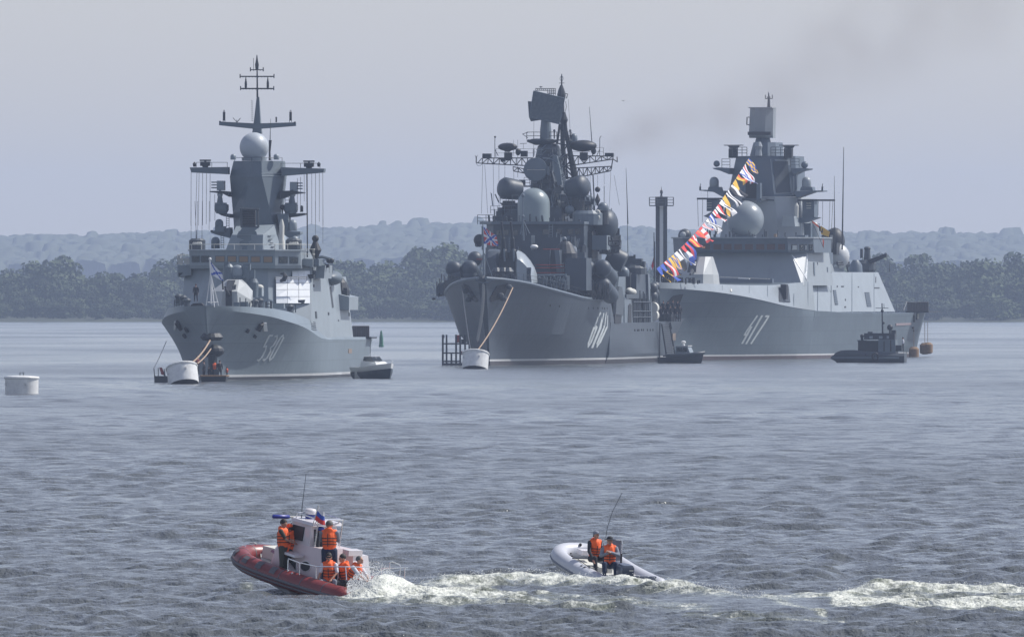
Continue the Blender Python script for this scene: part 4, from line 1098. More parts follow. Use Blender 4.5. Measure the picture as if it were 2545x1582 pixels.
# number and scuttles
figures(B, '610', [(c4(1526, 895), c4(1600, 895)), (c4(1476, 1020), c4(1596, 1020)), (c4(1416, 1184), c4(1522, 1184))], .40, num)
for x, y in ((1432, 850), (1475, 851), (1515, 852), (1553, 852), (1572, 853), (1595, 854), (1624, 855), (1103, 828), (1182, 834), (1835, 1042), (1858, 1042), (1870, 1042), (1893, 1040), (1908, 1040), (1943, 1040), (1968, 1040), (1992, 1040), (175, 856), (190, 850), (207, 846), (236, 838)):
    B.decal([[c4(x - 3, y + 10), c4(x + 3, y + 10), c4(x + 3, y - 8), c4(x - 3, y - 8)]], 'scuttle', M['black'], .05)
# anchors in their recesses
for pts in (((352, 640), (395, 655), (490, 785), (470, 805), (410, 770), (375, 700)), ((735, 640), (742, 655), (700, 760), (590, 800), (580, 770), (640, 665))):
    cxp = sum(p[0] for p in pts)/6; cyp = sum(p[1] for p in pts)/6
    B.decal([[c4(*pts[0]), c4(*pts[1]), c4(*pts[2]), c4(*pts[5])], [c4(*pts[2]), c4(*pts[3]), c4(*pts[4]), c4(*pts[5])]], 'anchor_recess', M['black'], .05, 3)
an = MB()
for x, y in ((430, 730), (660, 735), (412, 772), (686, 764), (388, 700), (730, 662)):
    p = B.hit(c4(x, y), .25)
    if p: an.ball(p, .32, 8, 6, (1.4, 1, 1))
B.put(an, 'bow_anchors', M['mid'])
bp_ = B.P(c4(530, 608), -7.5)
B.put(MB().tube([B.P(c4(x, y), -7.8) for x, y in ((458, 612), (490, 628), (530, 634), (575, 626), (606, 606))], .08, 5), 'bow_roller', gl)
# foredeck clutter
dk = MB(); r = random.Random(2)
for k in range(26):
    x = 470 + r.random()*330; d = -3 + r.random()*12
    p = B.P(c4(x, 612 - r.random()*20), d); dk.lathe((p.x, d, 10.0), [(.3, 0), (.22, .5), (.34, .7 + r.random()*.6)], 7)
B.put(dk, 'foredeck_gear', M['dark'])
for x in (640, 700, 745): B.put(MB().lathe(B.P(c4(x, 600), 5), [(.5, 0), (.45, .7), (.65, .9), (.3, 1.4)], 10), 'capstan', M['mid'])
# twin gun turret, barrels raised
dg = 19
def shell(pts, mat, name, d0=dg, dep=(-.9, .0, 2.2, 4.0), sc=(.72, .93, 1.0, .85), parent=None):
    ps = [B.P(d2(*p), dg) for p in pts]; cx = sum(p.x for p in ps)/len(ps); cz = min(p.z for p in ps)
    return B.put(MB().loft([[(cx + (p.x - cx)*s_, dg + dd, cz + (p.z - cz)*s_) for p in ps] for dd, s_ in zip(dep, sc)]), name, mat, parent, smooth=True, auto=35)
M['shell'] = paint('turret_sunlit_grey', (0.30, 0.34, 0.37), .28, .1, .05)  # paler copy for the turret's sunlit half; the cheek keeps the dark grey
tr_ = shell([(765, 1040), (1095, 1040), (1085, 900), (1045, 790), (985, 690), (900, 590), (840, 545), (780, 520), (764, 600)], M['shell'], 'gun_turret')
shell([(280, 1000), (510, 1000), (508, 600), (500, 515), (420, 500), (330, 505), (284, 560)], g, 'turret_cheek', parent=tr_)
B.put(B.poly([d2(*p) for p in ((510, 980), (764, 980), (760, 640), (740, 560), (530, 560), (512, 640))], dg + .6, dg + 4), 'gun_cradle', M['dark'], tr_)
for x0, x1 in ((590, 552), (738, 700)):
    p = B.P(d2(x0, 640), dg + .4); q_ = B.P(d2(x0 - 14, 330), dg - .8); e_ = B.P(d2(x1, 70), dg - 1.4)
    B.put(MB().tube([p, p.lerp(q_, .4), p.lerp(q_, .42), q_, q_.lerp(e_, .05), e_], [.42, .40, .30, .26, .18, .15], 10), 'gun_barrel', M['dark'], tr_)
    B.put(MB().tube([B.P(d2(x0 + 16, 700), dg - .4), B.P(d2(x0 + 6, 500), dg - .4)], .13, 6), 'recoil_tube', M['g610l'], tr_)
B.put(MB().cbox(B.P(d2(990, 900), dg - .6), .5, .6, 1.6), 'turret_hatch', g, tr_)
# gear between turret and bridge
B.put(B.rect(c4, 975, 570, 1250, 690, 24, 27), 'breakwater', g)
cl = MB(); r = random.Random(8)
for k in range(44):
    x = 985 + r.random()*262; y0 = 575 + r.random()*50; cl.tube([B.P(c4(x, y0 + 30 + r.random()*60), 23.6 - r.random()*.8), B.P(c4(x + r.uniform(-8, 8), y0), 23.6 - r.random()*.8)], .05 + .08*r.random(), 5)
B.put(cl, 'hanging_hoses', gl)
B.put(MB().tube([B.P(c4(985, 570), 23.5), B.P(c4(1245, 566), 23.5)], .16, 6), 'screen_rail', gl)
for x0, y0, x1, y1, d_, e_, mt in ((1235, 420, 1415, 700, 28, 34, 'g610'), (930, 350, 1100, 560, 30, 36, 'g610'), (1090, 350, 1185, 560, 31, 36, 'g610'), (860, 225, 940, 420, 38, 42, 'g610'), (650, 380, 800, 600, 32, 36, 'g610'), (1000, 240, 1190, 345, 40, 44, 'g610'), (1185, 330, 1300, 430, 36, 40, 'g610')):
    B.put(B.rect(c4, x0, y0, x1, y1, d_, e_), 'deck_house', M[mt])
B.put(B.poly([c4(1140, 350), c4(1182, 350), c4(1200, 555), c4(1160, 555)], 30.6, 30.95), 'inclined_plate', gl)
rr = MB()
for y, x0, x1 in ((345, 1040, 1185), (480, 975, 1230), (505, 975, 1230), (548, 975, 1230)): rr.tube([B.P(c4(x0, y), 29.5), B.P(c4(x1, y), 29.5)], .06, 5)
B.put(rr, 'red_rails', M['dred'])
B.put(MB().ball(B.P(c4(965, 324), 37), .42, 12, 8, (1.2, 1, .7)), 'white_cover', M['white'], smooth=True)
mz = B.put(MB().lathe(B.P(c4(1235, 415), 35), [(1.5, -.6), (1.5, .5), (.9, 1.6), (.5, 2.0)], 14).tube([B.P(c4(1228, 350), 35), B.P(c4(1226, 262), 35)], .28, 8), 'missile_launcher', M['dark'])
B.put(MB().ball(B.P(c4(1226, 256), 35), .3, 10, 6), 'launcher_tip', M['g610l'], mz)
B.put(MB().lathe(B.P(c4(1290, 360), 36), [(.2, -.9), (.7, -.5), (.7, .3), (.2, .7)], 10, (1, -.4, -.3)), 'small_director', gl)
# bridge block
dbz = 50
zr_ = B.P(c4(900, 128), dbz).z
def bq(x): return B.P(c4(x, 200), dbz).x
zb_ = B.P(c4(900, 330), dbz).z
lo = MB().loft([[(bq(520), dbz + 3, z), (bq(600), dbz + .6, z), (bq(1240), dbz, z), (bq(1400), dbz, z), (bq(1412), dbz + 18, z), (bq(520), dbz + 18, z)] for z in (8.0, zb_)])
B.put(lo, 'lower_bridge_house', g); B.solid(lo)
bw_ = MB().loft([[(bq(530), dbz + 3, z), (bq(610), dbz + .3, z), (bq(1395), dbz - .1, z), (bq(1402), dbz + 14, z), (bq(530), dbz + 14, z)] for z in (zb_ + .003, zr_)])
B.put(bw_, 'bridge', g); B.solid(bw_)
lp = B.decal([[c4(1245, 335), c4(1396, 335), c4(1396, 232), c4(1245, 232)]], 'bridge_front_plate', gl, .05)
B.decal([[c4(1245, 420), c4(1396, 420), c4(1396, 345), c4(1245, 345)]], 'bridge_front_plate', gl, .05)
rf = MB().loft([[(bq(470), dbz + 3, z), (bq(600), dbz - .6, z), (bq(1405), dbz - .9, z), (bq(1410), dbz + 14.2, z), (bq(470), dbz + 14.2, z)] for z in (zr_ + .003, zr_ + .32)])
B.put(rf, 'bridge_roof', gl)
for a, b_, y0, y1 in ((1255, 1300, 172, 215), (1322, 1367, 172, 215), (1160, 1205, 170, 212), (1040, 1095, 175, 215), (700, 742, 180, 222), (640, 682, 182, 224), (780, 822, 180, 222)):
    f_ = B.decal([[c4(a - 5, y1 + 5), c4(b_ + 5, y1 + 5), c4(b_ + 5, y0 - 5), c4(a - 5, y0 - 5)]], 'bridge_window', M['mid'], .03)
    if f_: B.decal([[c4(a, y1), c4(b_, y1), c4(b_, y0), c4(a, y0)]], 'pane', M['glass'], .07, parent=f_)
rl = MB(); p0, p1, p2_ = B.P(c4(476, 130), dbz + 2), B.P(c4(476, 130), dbz + 8), B.P(c4(622, 130), dbz + 1)
railing(rl, [p1, p0, p2_], 1.2, 1.3, .03, 3, .04); B.put(rl, 'wing_rail', M['mid'])
for x0, x1, y0, y1 in ((460, 505, 240, 318), (1610, 1700, 235, 312)):
    f_ = MB()
    for a, b_ in (((x0, y0), (x0, y1)), ((x0, y1), (x1, y1)), ((x1, y1), (x1, y0)), ((x0, (y0+y1)/2), (x1, (y0+y1)/2))): f_.tube([B.P(c4(*a), 54), B.P(c4(*b_), 54)], .1, 5)
    B.put(f_, 'wing_frame', M['dark'])
B.put(MB().ball(B.P(c4(492, 265), 55), .75, 12, 8), 'side_searchlight', M['dark'], smooth=True)
# big front dome on the bridge roof
cD = B.P(c3(1045, 1312), 54); rD = 152/3.78*B.px(54)
prof = [(rD, -3.6), (rD, 0)] + [(rD*math.cos(a), rD*math.sin(a)) for a in [math.pi/2*k/9 for k in range(1, 10)]]
M['dome610'] = paint('dome_grey', (0.21, 0.255, 0.27), .33, 0, .04, .5)
B.put(MB().lathe(cD, prof, 32), 'front_radome', M['dome610'], smooth=True, auto=50)
cl = MB(); r = random.Random(5)
for k in range(16):
    x = 560 + k*52 + r.random()*20; p = B.P(c4(x, 120), 51); cl.tube([(p.x, 51 + r.random(), zr_ + .3), (p.x, 51, zr_ + .5 + r.random()*.8)], .05 + .1*r.random(), 5)
B.put(cl, 'roof_fittings', M['mid'])
stp = [(600, 120), (640, 90), (690, 60), (730, 20), (780, -10), (1200, -20), (1200, 120)]
B.put(B.poly([c4(*p) for p in stp], 57, 66), 'upper_bridge_house', g)
# signal mast forward: white post on a tripod
tp = MB(); top = B.P(c4(868, -120), 32); mid_ = B.P(c4(868, 95), 32)
tp.tube([B.P(c4(874, 270), 32), mid_, top], [.13, .10, .06], 6); tp.tube([mid_, B.P(c4(845, 215), 32)], .07, 5); tp.tube([mid_, B.P(c4(925, 210), 32.5)], .07, 5)
tp.ball(top, .22, 8, 6); tp.ball(B.P(c4(868, 60), 32), .2, 8, 6)
B.put(tp, 'tripod_post', gl)
# main tower
dt = 62
def t3(x, y, d=dt): return B.P(c3(x, y), d)
zb0 = zr_ + .3
rings = []
for y, xl, xr, dd in ((1500, 1000, 1345, 0), (1300, 1005, 1345, 0), (1140, 1000, 1310, .5), (1000, 1010, 1262, 1), (870, 1040, 1258, 1.3), (765, 1058, 1235, 1.8), (742, 1100, 1215, 2)):
    z = t3(1100, y).z if y < 1500 else zb0
    rings.append([(t3(xl, y).x, dt + dd + 1.2, z), (t3(xl + (xr - xl)*.28, y).x, dt + dd, z), (t3(xl + (xr - xl)*.78, y).x, dt + dd, z), (t3(xr, y).x, dt + dd + 1.2, z), (t3(xr, y).x, dt + 8 - dd, z), (t3(xl, y).x, dt + 8 - dd, z)])
tw = MB().loft(rings); B.put(tw, 'main_tower', g); B.solid(tw)
B.put(MB().lathe(t3(1125, 728, 65), [(.9, -.4), (1.95, .0), (2.0, .15), (1.2, .4)], 24), 'tower_platform', g)
B.put(MB().lathe(t3(1158, 690, 65), [(.75, -.8), (.72, 1.0), (.6, 2.2), (.62, 2.9)], 16), 'radar_column', gl)
pl_ = MB(); zz = t3(1050, 708, 65).z
railing(pl_, [(t3(988, 708, 65).x, 64, zz), (t3(1120, 708, 65).x, 64, zz)], .95, .9, .035, 2, .04); railing(pl_, [(t3(1200, 708, 65).x, 64, zz), (t3(1410, 708, 65).x, 64, zz)], .95, .9, .035, 2, .04)
pl_.tube([t3(940, 655, 64), t3(990, 690, 64)], .04, 4); pl_.tube([t3(940, 655, 64), t3(1000, 636, 64)], .04, 4)
B.put(pl_, 'platform_rail', M['dark'])
B.put(B.rect(c3, 985, 706, 1380, 716, 63.5, 67), 'platform_floor', M['dark'])
# tilted slab radar, two faces back to back
M['slab'] = paint('slab_radar_grey', (0.33, 0.36, 0.38), .55, 0, .25, 3)
def slab(pts, d0, d1, mat, name, parent=None):
    return B.put(B.poly([c3(*p) for p in pts], d0, d1), name, mat, parent)
sr = slab(((1045, 250), (1335, 320), (1285, 560), (1005, 495)), 64, 64.5, M['slab'], 'slab_radar')
slab(((990, 346), (1060, 352), (1125, 520), (1018, 536), (1000, 495)), 66, 66.5, g, 'rear_slab', sr)
rows_ = MB()
for k in range(24):
    f = (k + .5)/24; a = (1045 + (1005 - 1045)*f, 250 + (495 - 250)*f); b_ = (1335 + (1285 - 1335)*f, 320 + (560 - 320)*f)
    rows_.tube([B.P(c3(*a), 63.95), B.P(c3(*b_), 63.95)], .045, 4)
B.put(rows_, 'slab_rows', gl, sr)
fr = MB()
for a, b_ in (((1045, 250), (1335, 320)), ((1335, 320), (1285, 560)), ((1285, 560), (1005, 495)), ((1005, 495), (1045, 250))): fr.tube([B.P(c3(*a), 63.9), B.P(c3(*b_), 63.9)], .07, 5)
B.put(fr, 'slab_frame', gl, sr)
tf = MB()
for y in (228, 245, 262, 276): tf.tube([t3(1062 if y < 250 else 1180, y, 65), t3(1250, y, 65)], .045, 4)
for k in range(11): tf.tube([t3(1062 + k*18.8, 228, 65), t3(1062 + k*18.8, 248 if k < 6 else 290, 65)], .035, 4)
B.put(tf, 'top_aerial', M['dark'], sr)
# round dish face and side dish
dd_ = B.put(MB().lathe(B.P(c3(1062, 988), 60), [(.02, -.32), (1.1, -.3), (1.48, -.2), (1.50, .1), (1.1, .5)], 30, (0, 1, 0)), 'round_dish', gl, smooth=True, auto=40)
B.put(MB().tube([B.P(c3(982, 990), 59.6), B.P(c3(1150, 990), 59.6)], .045, 5), 'dish_bar', M['offwhite'], dd_)
B.put(MB().tube([B.P(c3(1180, 960), 59.8), B.P(c3(1182, 1040), 59.8)], .16, 6).tube([B.P(c3(1130, 880), 60), B.P(c3(1215, 890), 60), B.P(c3(1285, 945), 60)], .08, 5), 'dish_arm', gl, dd_)
B.put(B.poly([c3(*p) for p in ((1222, 850), (1262, 860), (1290, 980), (1312, 1132), (1270, 1135), (1240, 1040))], 60, 61.2), 'side_dish', gl)
# lattice yards
ym = MB(); dy = 66
P3 = lambda x, y, d=dy: B.P(c3(x, y), d)
for d_ in (dy, dy + 1.8):
    truss(ym, P3(566, 880, d_), P3(1040, 880, d_), P3(560, 930, d_), P3(1040, 955, d_), 9, .055)
    truss(ym, P3(1300, 860, d_), P3(1790, 862, d_), P3(1300, 965, d_), P3(1790, 890, d_), 9, .055)
    truss(ym, P3(850, 962, d_), P3(1000, 990, d_), P3(855, 1002, d_), P3(1000, 1030, d_), 3, .05)
    truss(ym, P3(1430, 975, d_), P3(1780, 958, d_), P3(1440, 1066, d_), P3(1768, 1000, d_), 9, .055)
for x in (566, 700, 850, 980, 1350, 1500, 1650, 1790): ym.tube([P3(x, 878), P3(x, 878, dy + 1.8)], .05, 4)
ym.tube([P3(505, 925), P3(560, 930)], .06, 4); ym.tube([P3(505, 925), P3(505, 865)], .07, 4); ym.tube([P3(560, 880), P3(520, 925)], .05, 4); ym.tube([P3(1790, 890), P3(1830, 915)], .06, 4); ym.tube([P3(1830, 920), P3(1828, 868)], .06, 4)
ym.tube([P3(505, 930), P3(520, 952), P3(545, 950), P3(566, 932)], .025, 4)
for x in (493, 516): ym.tube([P3(505, 880), P3(x, 852)], .03, 4)
ym.tube([P3(1790, 880), P3(1772, 990)], .07, 4)
B.put(ym, 'lattice_yards', M['dark'])
ry = MB()
railing(ry, [P3(690, 872), P3(1040, 872)], 1.05, 1.4, .02, 2, .03); railing(ry, [P3(1400, 858), P3(1700, 856)], 1.0, 1.4, .02, 2, .03); B.put(ry, 'yard_rail', M['mid'])
for x0, x1, y0, y1 in ((562, 640, 838, 878), (1712, 1790, 832, 866), (925, 980, 812, 868), (735, 770, 880, 915)):
    B.put(B.rect(c3, x0, y0, x1, y1, dy, dy + 1.2), 'yard_box', M['dark'])
for sx, (px_, py_), ex in ((1, (800, 775), 1), (-1, (1510, 765), -1)):
    o = B.put(MB().tube([P3(px_ + 5, 905), P3(px_ + 5, 830)], [.32, .36], 8).cbox(P3(px_ + 6, 860), .95, .9, .9), 'dish_pedestal', M['dark'])
    B.put(MB().ball(P3(px_, py_), 1.25 if sx > 0 else 1.75, 16, 8, (1, .8, .42)), 'yard_dish', M['dark'], o, smooth=True)
    hr = MB(); hr.tube([P3(px_ - 40, py_ + 20), P3(px_ - 20, py_ + 42), P3(px_ + 18, py_ + 42), P3(px_ + 44, py_ + 18)], .09, 5)
    hr.tube([P3(px_ + 45, py_ - 12), P3(px_ + 85, py_ + 32)] if sx > 0 else [P3(px_ + 60, py_), P3(px_ + 90, py_ + 40)], .05, 5); hr.ball(P3(px_ + 98, py_ + 48), .42, 10, 6, (.8, .8, 1.1))
    B.put(hr, 'dish_horn', M['dark'], o)
B.put(MB().tube([P3(680, 872), P3(680, 690)], .045, 5).tube([P3(680, 800), P3(712, 860)], .04, 4).ball(P3(682, 682), .14, 6, 4), 'wind_vane_pole', M['dark'])
B.put(MB().tube([P3(1664, 862), P3(1666, 690), P3(1680, 672)], .045, 5).tube([P3(1664, 800), P3(1636, 860)], .04, 4), 'wind_vane_pole', M['dark'])
B.put(MB().tube([P3(915, 745), P3(980, 742)], .035, 4).tube([P3(948, 744), P3(948, 800)], .02, 4), 'wire_aerial', M['mid'])
# rear mast: braced tripod of struts
rm = MB(); dr = 70
Q = lambda x, y, d=dr: B.P(c3(x, y), d)
rm.tube([Q(1290, 560), Q(1268, 720), Q(1255, 790)], .16, 6); rm.tube([Q(1330, 450), Q(1345, 620), Q(1385, 820), Q(1440, 1100)], [.20, .26, .34, .5], 7)
rm.tube([Q(1310, 240, 72), Q(1315, 600, 72), Q(1325, 1150, 72)], [.25, .3, .36], 7); rm.tube([Q(1300, 480, 74), Q(1360, 1080, 74)], .18, 6)
for a, b_ in (((1290, 600), (1345, 640)), ((1262, 740), (1360, 760)), ((1300, 860), (1390, 840)), ((1250, 760), (1330, 860)), ((1360, 760), (1290, 860)), ((1290, 900), (1400, 1000)), ((1400, 900), (1300, 1000)), ((1345, 985), (1420, 1060)), ((1320, 620), (1360, 740)), ((1230, 770), (1290, 860)), ((1310, 1060), (1430, 1070))):
    rm.tube([Q(*a), Q(*b_)], .10, 5)
B.put(rm, 'rear_mast', M['dark'])
tpm = MB(); tpm.tube([Q(1307, 240), Q(1308, 170), Q(1308, 90)], [.12, .10, .06], 6); tpm.lathe(Q(1305, 270), [(.5, -.7), (.55, -.2), (.4, .4), (.15, 1.0)], 8)
for y, w_ in ((120, 14), (176, 26)): tpm.tube([Q(1308 - w_, y), Q(1308 + w_, y)], .035, 4)
tpm.tube([Q(1308, 105), Q(1290, 135), Q(1304, 160)], .03, 4); tpm.tube([Q(1308, 105), Q(1324, 135), Q(1310, 160)], .03, 4)
tpm.tube([Q(1325, 268), Q(1365, 280), Q(1352, 320)], .06, 5); tpm.tube([Q(1345, 350), Q(1352, 400), Q(1340, 445)], .035, 4); tpm.lathe(Q(1330, 520), [(.3, -.6), (.5, 0), (.2, .8)], 8)
B.put(tpm, 'topmast', M['dark'])
B.put(MB().lathe(Q(1422, 705), [(.42, -.6), (.48, 0), (.42, .5), (.15, .75)], 12), 'rear_radome', gl, smooth=True, auto=50)
B.put(B.poly([c3(*p) for p in ((1370, 740), (1448, 738), (1450, 752), (1390, 772))], 70, 71.5), 'bracket', M['dark'])
for x in (1238, 1388): B.put(MB().tube([Q(x, 700), Q(x, 628)], .09, 5).ball(Q(x, 622), .16, 6, 5), 'lamp_post', M['dark'])
mk = MB(); r = random.Random(12)
for k in range(44):
    x = 1070 + r.random()*260; y = 800 + r.random()*560; s_ = .25 + .5*r.random()
    mk.cbox(B.P(c3(x, y), 60.8 + r.random()), s_*1.4, .7, s_)
B.put(mk, 'tower_fittings', M['mid'])
# barrel-shaped fire directors
for x, y, w_, h_, ax, nm in ((812, 1168, 175, 128, (-.75, -.62, .12), 'L'), (1465, 1150, 180, 120, (.80, -.55, .22), 'R')):
    c = B.P(c3(x, y), 58); o = B.put(MB().lathe(c, [(.3, -1.5), (1.25, -1.4), (1.35, -.2), (1.38, .7), (1.1, 1.1), (.4, 1.3)], 22, ax), 'fire_director', g, smooth=True, auto=40)
    B.put(MB().lathe(c + Vector((0, 0, -2.4)), [(1.3, -1.6), (.9, -.6), (.8, .9)], 14), 'director_pedestal', M['dark'], o)
B.put(B.rect(c3, 905, 1084, 955, 1136, 59, 60.5), 'tower_box', M['dark']); B.put(B.rect(c3, 905, 1138, 1010, 1150, 59, 62), 'tower_gallery', M['dark'])
ry = MB(); a = B.P(c3(955, 1136), 59); b_ = B.P(c3(1008, 1136), 59); railing(ry, [a, b_], 1.0, .6, .03, 3); B.put(ry, 'gallery_rail', M['mid'])
B.put(B.poly([c3(*p) for p in ((722, 1300), (905, 1300), (905, 1330), (790, 1345), (745, 1322))], 57, 62), 'director_platform', M['dark'])
B.put(B.poly([c3(*p) for p in ((790, 1335), (905, 1335), (905, 1500), (640, 1500), (690, 1420), (760, 1390))], 58, 63), 'side_house', g)
B.put(B.poly([c3(*p) for p in ((1340, 1225), (1500, 1220), (1560, 1250), (1590, 1325), (1440, 1318), (1330, 1312))], 58, 65), 'director_house', g)
B.put(B.poly([c3(*p) for p in ((1330, 1316), (1545, 1316), (1545, 1400), (1330, 1400))], 60, 65), 'director_house', M['dark'])
B.put(B.rect(c3, 1490, 1330, 1540, 1368, 59.5, 60), 'pale_hatch', M['g530'])  # hatch in a paler grey than the house
for x, y in ((1430, 1415), (1340, 1430)): B.put(B.rect(c3, x, y, x + 42, y + 22, 57, 57.4), 'white_plate', M['white'])
B.put(MB().lathe(B.P(c3(1550, 1440), 56), [(1.9, -.9), (1.9, .5), (1.5, .9)], 18), 'round_base', gl)
B.put(MB().ball(B.P(c3(1382, 1368), 57), .62, 12, 8), 'small_radome', gl, smooth=True)
dome(B, c3(1697, 1345), 52/3.78, 57, foot=6, name='small_radome', mat=gl)
B.put(MB().lathe(B.P(c3(1700, 1440), 57), [(.7, -.8), (.6, .9)], 10), 'radome_stand', M['dark'])
for x, y in ((1645, 1390), (1645, 1440)): B.put(MB().lathe(B.P(c3(x, y), 55), [(.25, -.12), (.36, 0), (.25, .12)], 14, (0, 1, 0)), 'life_ring', M['offwhite'])
B.put(MB().ball(B.P(c3(1645, 1175), 56), 26/3.78*B.px(56), 18, 10), 'anchor_ball', M['black'], smooth=True)
B.put(MB().lathe(B.P(c3(1645, 1272), 56), [(.02, -.8), (.36, 0), (.02, .8)], 10), 'anchor_diamond', M['black'])
# starboard and port clutter amidships
B.put(MB().ball(B.P(c4(1590, 130), 60), 2.0, 18, 12, (.75, 1.2, 1)), 'side_radome', g, smooth=True)
B.put(B.rect(c4, 1420, 100, 1560, 180, 60, 70), 'side_sponson', M['dark'])
B.put(B.rect(c4, 1465, 225, 1592, 348, 54, 58), 'ventilation_trunk', gl)
B.put(B.rect(c4, 1418, 190, 1466, 420, 54, 60), 'dark_recess', M['black'])
cl = MB(); r = random.Random(31)
for k in range(70):
    x = 1430 + r.random()*250; y = 40 + r.random()*330; s_ = .3 + .7*r.random(); cl.cbox(B.P(c4(x, y), 60 + r.random()*4), s_*1.3, s_, s_*(.5 + r.random()), r.random())
B.put(cl, 'machinery_clutter', M['dark'])
cl = MB()
for k in range(70):
    x = 1430 + r.random()*230; y = 40 + r.random()*330; a = B.P(c4(x, y), 59.5); cl.tube([a, a + Vector((r.uniform(-.6, .6), 0, r.uniform(.3, 1.6)))], .05, 4)
B.put(cl, 'clutter_posts', gl)
B.put(MB().lathe(B.P(c4(1640, 300), 62), [(.3, -1.6), (1.0, -1.2), (1.1, .6), (.4, 1.2)], 14, (.7, 0, .5)), 'gun_cover', M['mid'], smooth=True, auto=40)
dr_ = B.put(MB().lathe(B.P(c4(1675, 428), 66), [(1.1, -1.2), (1.35, -1.0), (1.35, .9), (1.2, 1.2)], 20, (.88, 0, -.42)), 'tilted_drum', g, smooth=True, auto=40)
dome(B, c4(1735, 545), 52/3.4757, 68, foot=10, name='aft_radome', mat=gl)
# missile tubes
def tube_at(q, rp, d, L_, out, down, rcap=.55):
    c = B.P(q, d); r_ = rp*B.px(d); o = B.put(MB().lathe(c, [(.02, -r_*rcap), (r_*.5, -r_*rcap*.86), (r_*.86, -r_*rcap*.45), (r_, 0), (r_, L_)], 22, Vector((out, 1, -down))), 'missile_tube', g, smooth=True, auto=60)
    B.put(MB().lathe(c, [(r_*1.0, .15), (r_*1.07, .2), (r_*1.07, .45), (r_*1.0, .5)], 22, Vector((out, 1, -down))), 'tube_flange', gl, o)
for x, y in ((1413, 508), (1551, 508), (1415, 660), (1556, 662)): tube_at(c4(x, y), 73/3.4757, 38, 9.0, .0, .13)
for x, y, r_ in ((562, 565, 160), (893, 562, 168), (600, 700, 150), (890, 690, 150)): tube_at(d3(x, y), r_/8.4, 38, 9.0, -.02, .13)
o = B.put(MB().ball(B.P(d3(1010, 360), 47), 158/8.4*B.px(47), 20, 12), 'side_director_dome', g, smooth=True)
B.put(B.rect(d3, 1040, 350, 1150, 385, 44.5, 44.7), 'red_stripe', M['dred'], o)
B.put(B.rect(c4, 1240, 600, 1350, 760, 40, 50), 'tube_rack', M['dark'])
cl = MB(); r = random.Random(77)
for k in range(80):
    x = 1255 + r.random()*360; y = 740 + r.random()*30; a = B.P(c4(x, y), 36 + r.random()*2); a.z = 8.1; cl.tube([a, a + Vector((r.uniform(-.3, .3), 0, .4 + 1.9*r.random()))], .045 + .04*r.random(), 4)
B.put(cl, 'side_deck_gear', M['dark'])
cl = MB()
for k in range(50):
    a = B.P(c4(120 + r.random()*200, 760 - r.random()*110), 22 + 14*r.random()); a.z = max(a.z, 8.2); cl.tube([a, a + Vector((r.uniform(-.3, .3), 0, .4 + 1.4*r.random()))], .06, 4)
B.put(cl, 'side_deck_gear', M['dark'])
B.put(B.poly([c4(*p) for p in ((120, 750), (118, 670), (160, 640), (215, 610), (330, 590), (330, 640))], 26, 33), 'starboard_screen', M['g610'])
B.put(MB().tube([B.P(c4(86, 772), 20), B.P(c4(112, 772), 20)], .16, 6), 'fairlead', M['black'])
# midships and aft on the port side
def side_poly(pts, t0, t1, name, mat, f=c4):
    ps = [B.T(f(*p), t0) for p in pts]
    mb = MB().loft([[(t0, p.y, p.z) for p in ps], [(t1, p.y, p.z) for p in ps]])
    return B.put(mb, name, mat)
zz_ = B.P(c4(1700, 560), 72).z; B.put(MB().box(-7.0, 7.2, 64, 88, 5.1, zz_), 'midships_house', M['mid'])
side_poly(((1672, 985), (1745, 985), (1752, 560), (1700, 548), (1690, 660), (1672, 800)), 8.3, 7.9, 'side_plate', gl)
side_poly(((1745, 980), (1815, 980), (1805, 780), (1745, 760)), 8.4, 8.0, 'side_plate', gl)
side_poly(((1776, 985), (1808, 985), (1806, 830), (1794, 812), (1780, 830)), 8.46, 8.42, 'side_opening', M['black'])
side_poly(((1668, 920), (1735, 920), (1745, 790), (1725, 670), (1700, 665), (1678, 780)), 8.7, 8.34, 'hanging_boat_cover', M['mid'])
side_poly(((1664, 985), (1716, 985), (1722, 912), (1662, 905)), 8.7, 8.34, 'side_opening', M['black'])
side_poly(((1845, 770), (1962, 770), (1960, 550), (1850, 560)), 8.0, 7.2, 'funnel_side', g)
B.put(MB().box(-7.0, 7.3, 92, 114, 5.2, B.P(c4(1900, 548), 100).z), 'aft_house', M['dark'])
side_poly(((1962, 985), (1992, 985), (1962, 558), (1948, 558)), 8.3, 7.9, 'thin_fin', gl)

for x, y in ((1790, 705), (1815, 715)): B.put(MB().ball(B.T(c4(x, y), 8), .75, 12, 8, (.7, 1.6, .6)), 'life_raft', M['offwhite'], smooth=True)
side_poly(((1762, 770), (1858, 770), (1858, 730), (1762, 735)), 8.5, 7.6, 'raft_shelf', M['mid'])
g2 = MB(); r = random.Random(6)
for k in range(40):
    x = 1822 + r.random()*150; y = 975; a = B.T(c4(x, y), 8.3); g2.tube([a, a + Vector((0, r.uniform(-.5, .5), .6 + 3.8*r.random()))], .05 + .04*r.random(), 4)
for y in (880, 930, 800): g2.tube([B.T(c4(1820, y), 8.4), B.T(c4(1975, y), 8.4)], .07, 4)
B.put(g2, 'waist_rails', M['mid'])
ag = MB(); ag.lathe(B.P(c4(1825, 560), 96), [(1.7, 0), (1.7, .8), (1.0, 1.5)], 14); ag.cbox(B.P(c4(1800, 480), 96), 3, 2, 1.6); ag.tube([B.P(c4(1830, 470), 96), B.P(c4(1832, 392), 96)], .16, 6); ag.cbox(B.P(c4(1845, 490), 96), 2.4, 1.6, 1.2); ag.cbox(B.P(c4(1785, 440), 96), 1.1, 1, 1.1)
B.put(ag, 'aft_launcher', M['mid'])
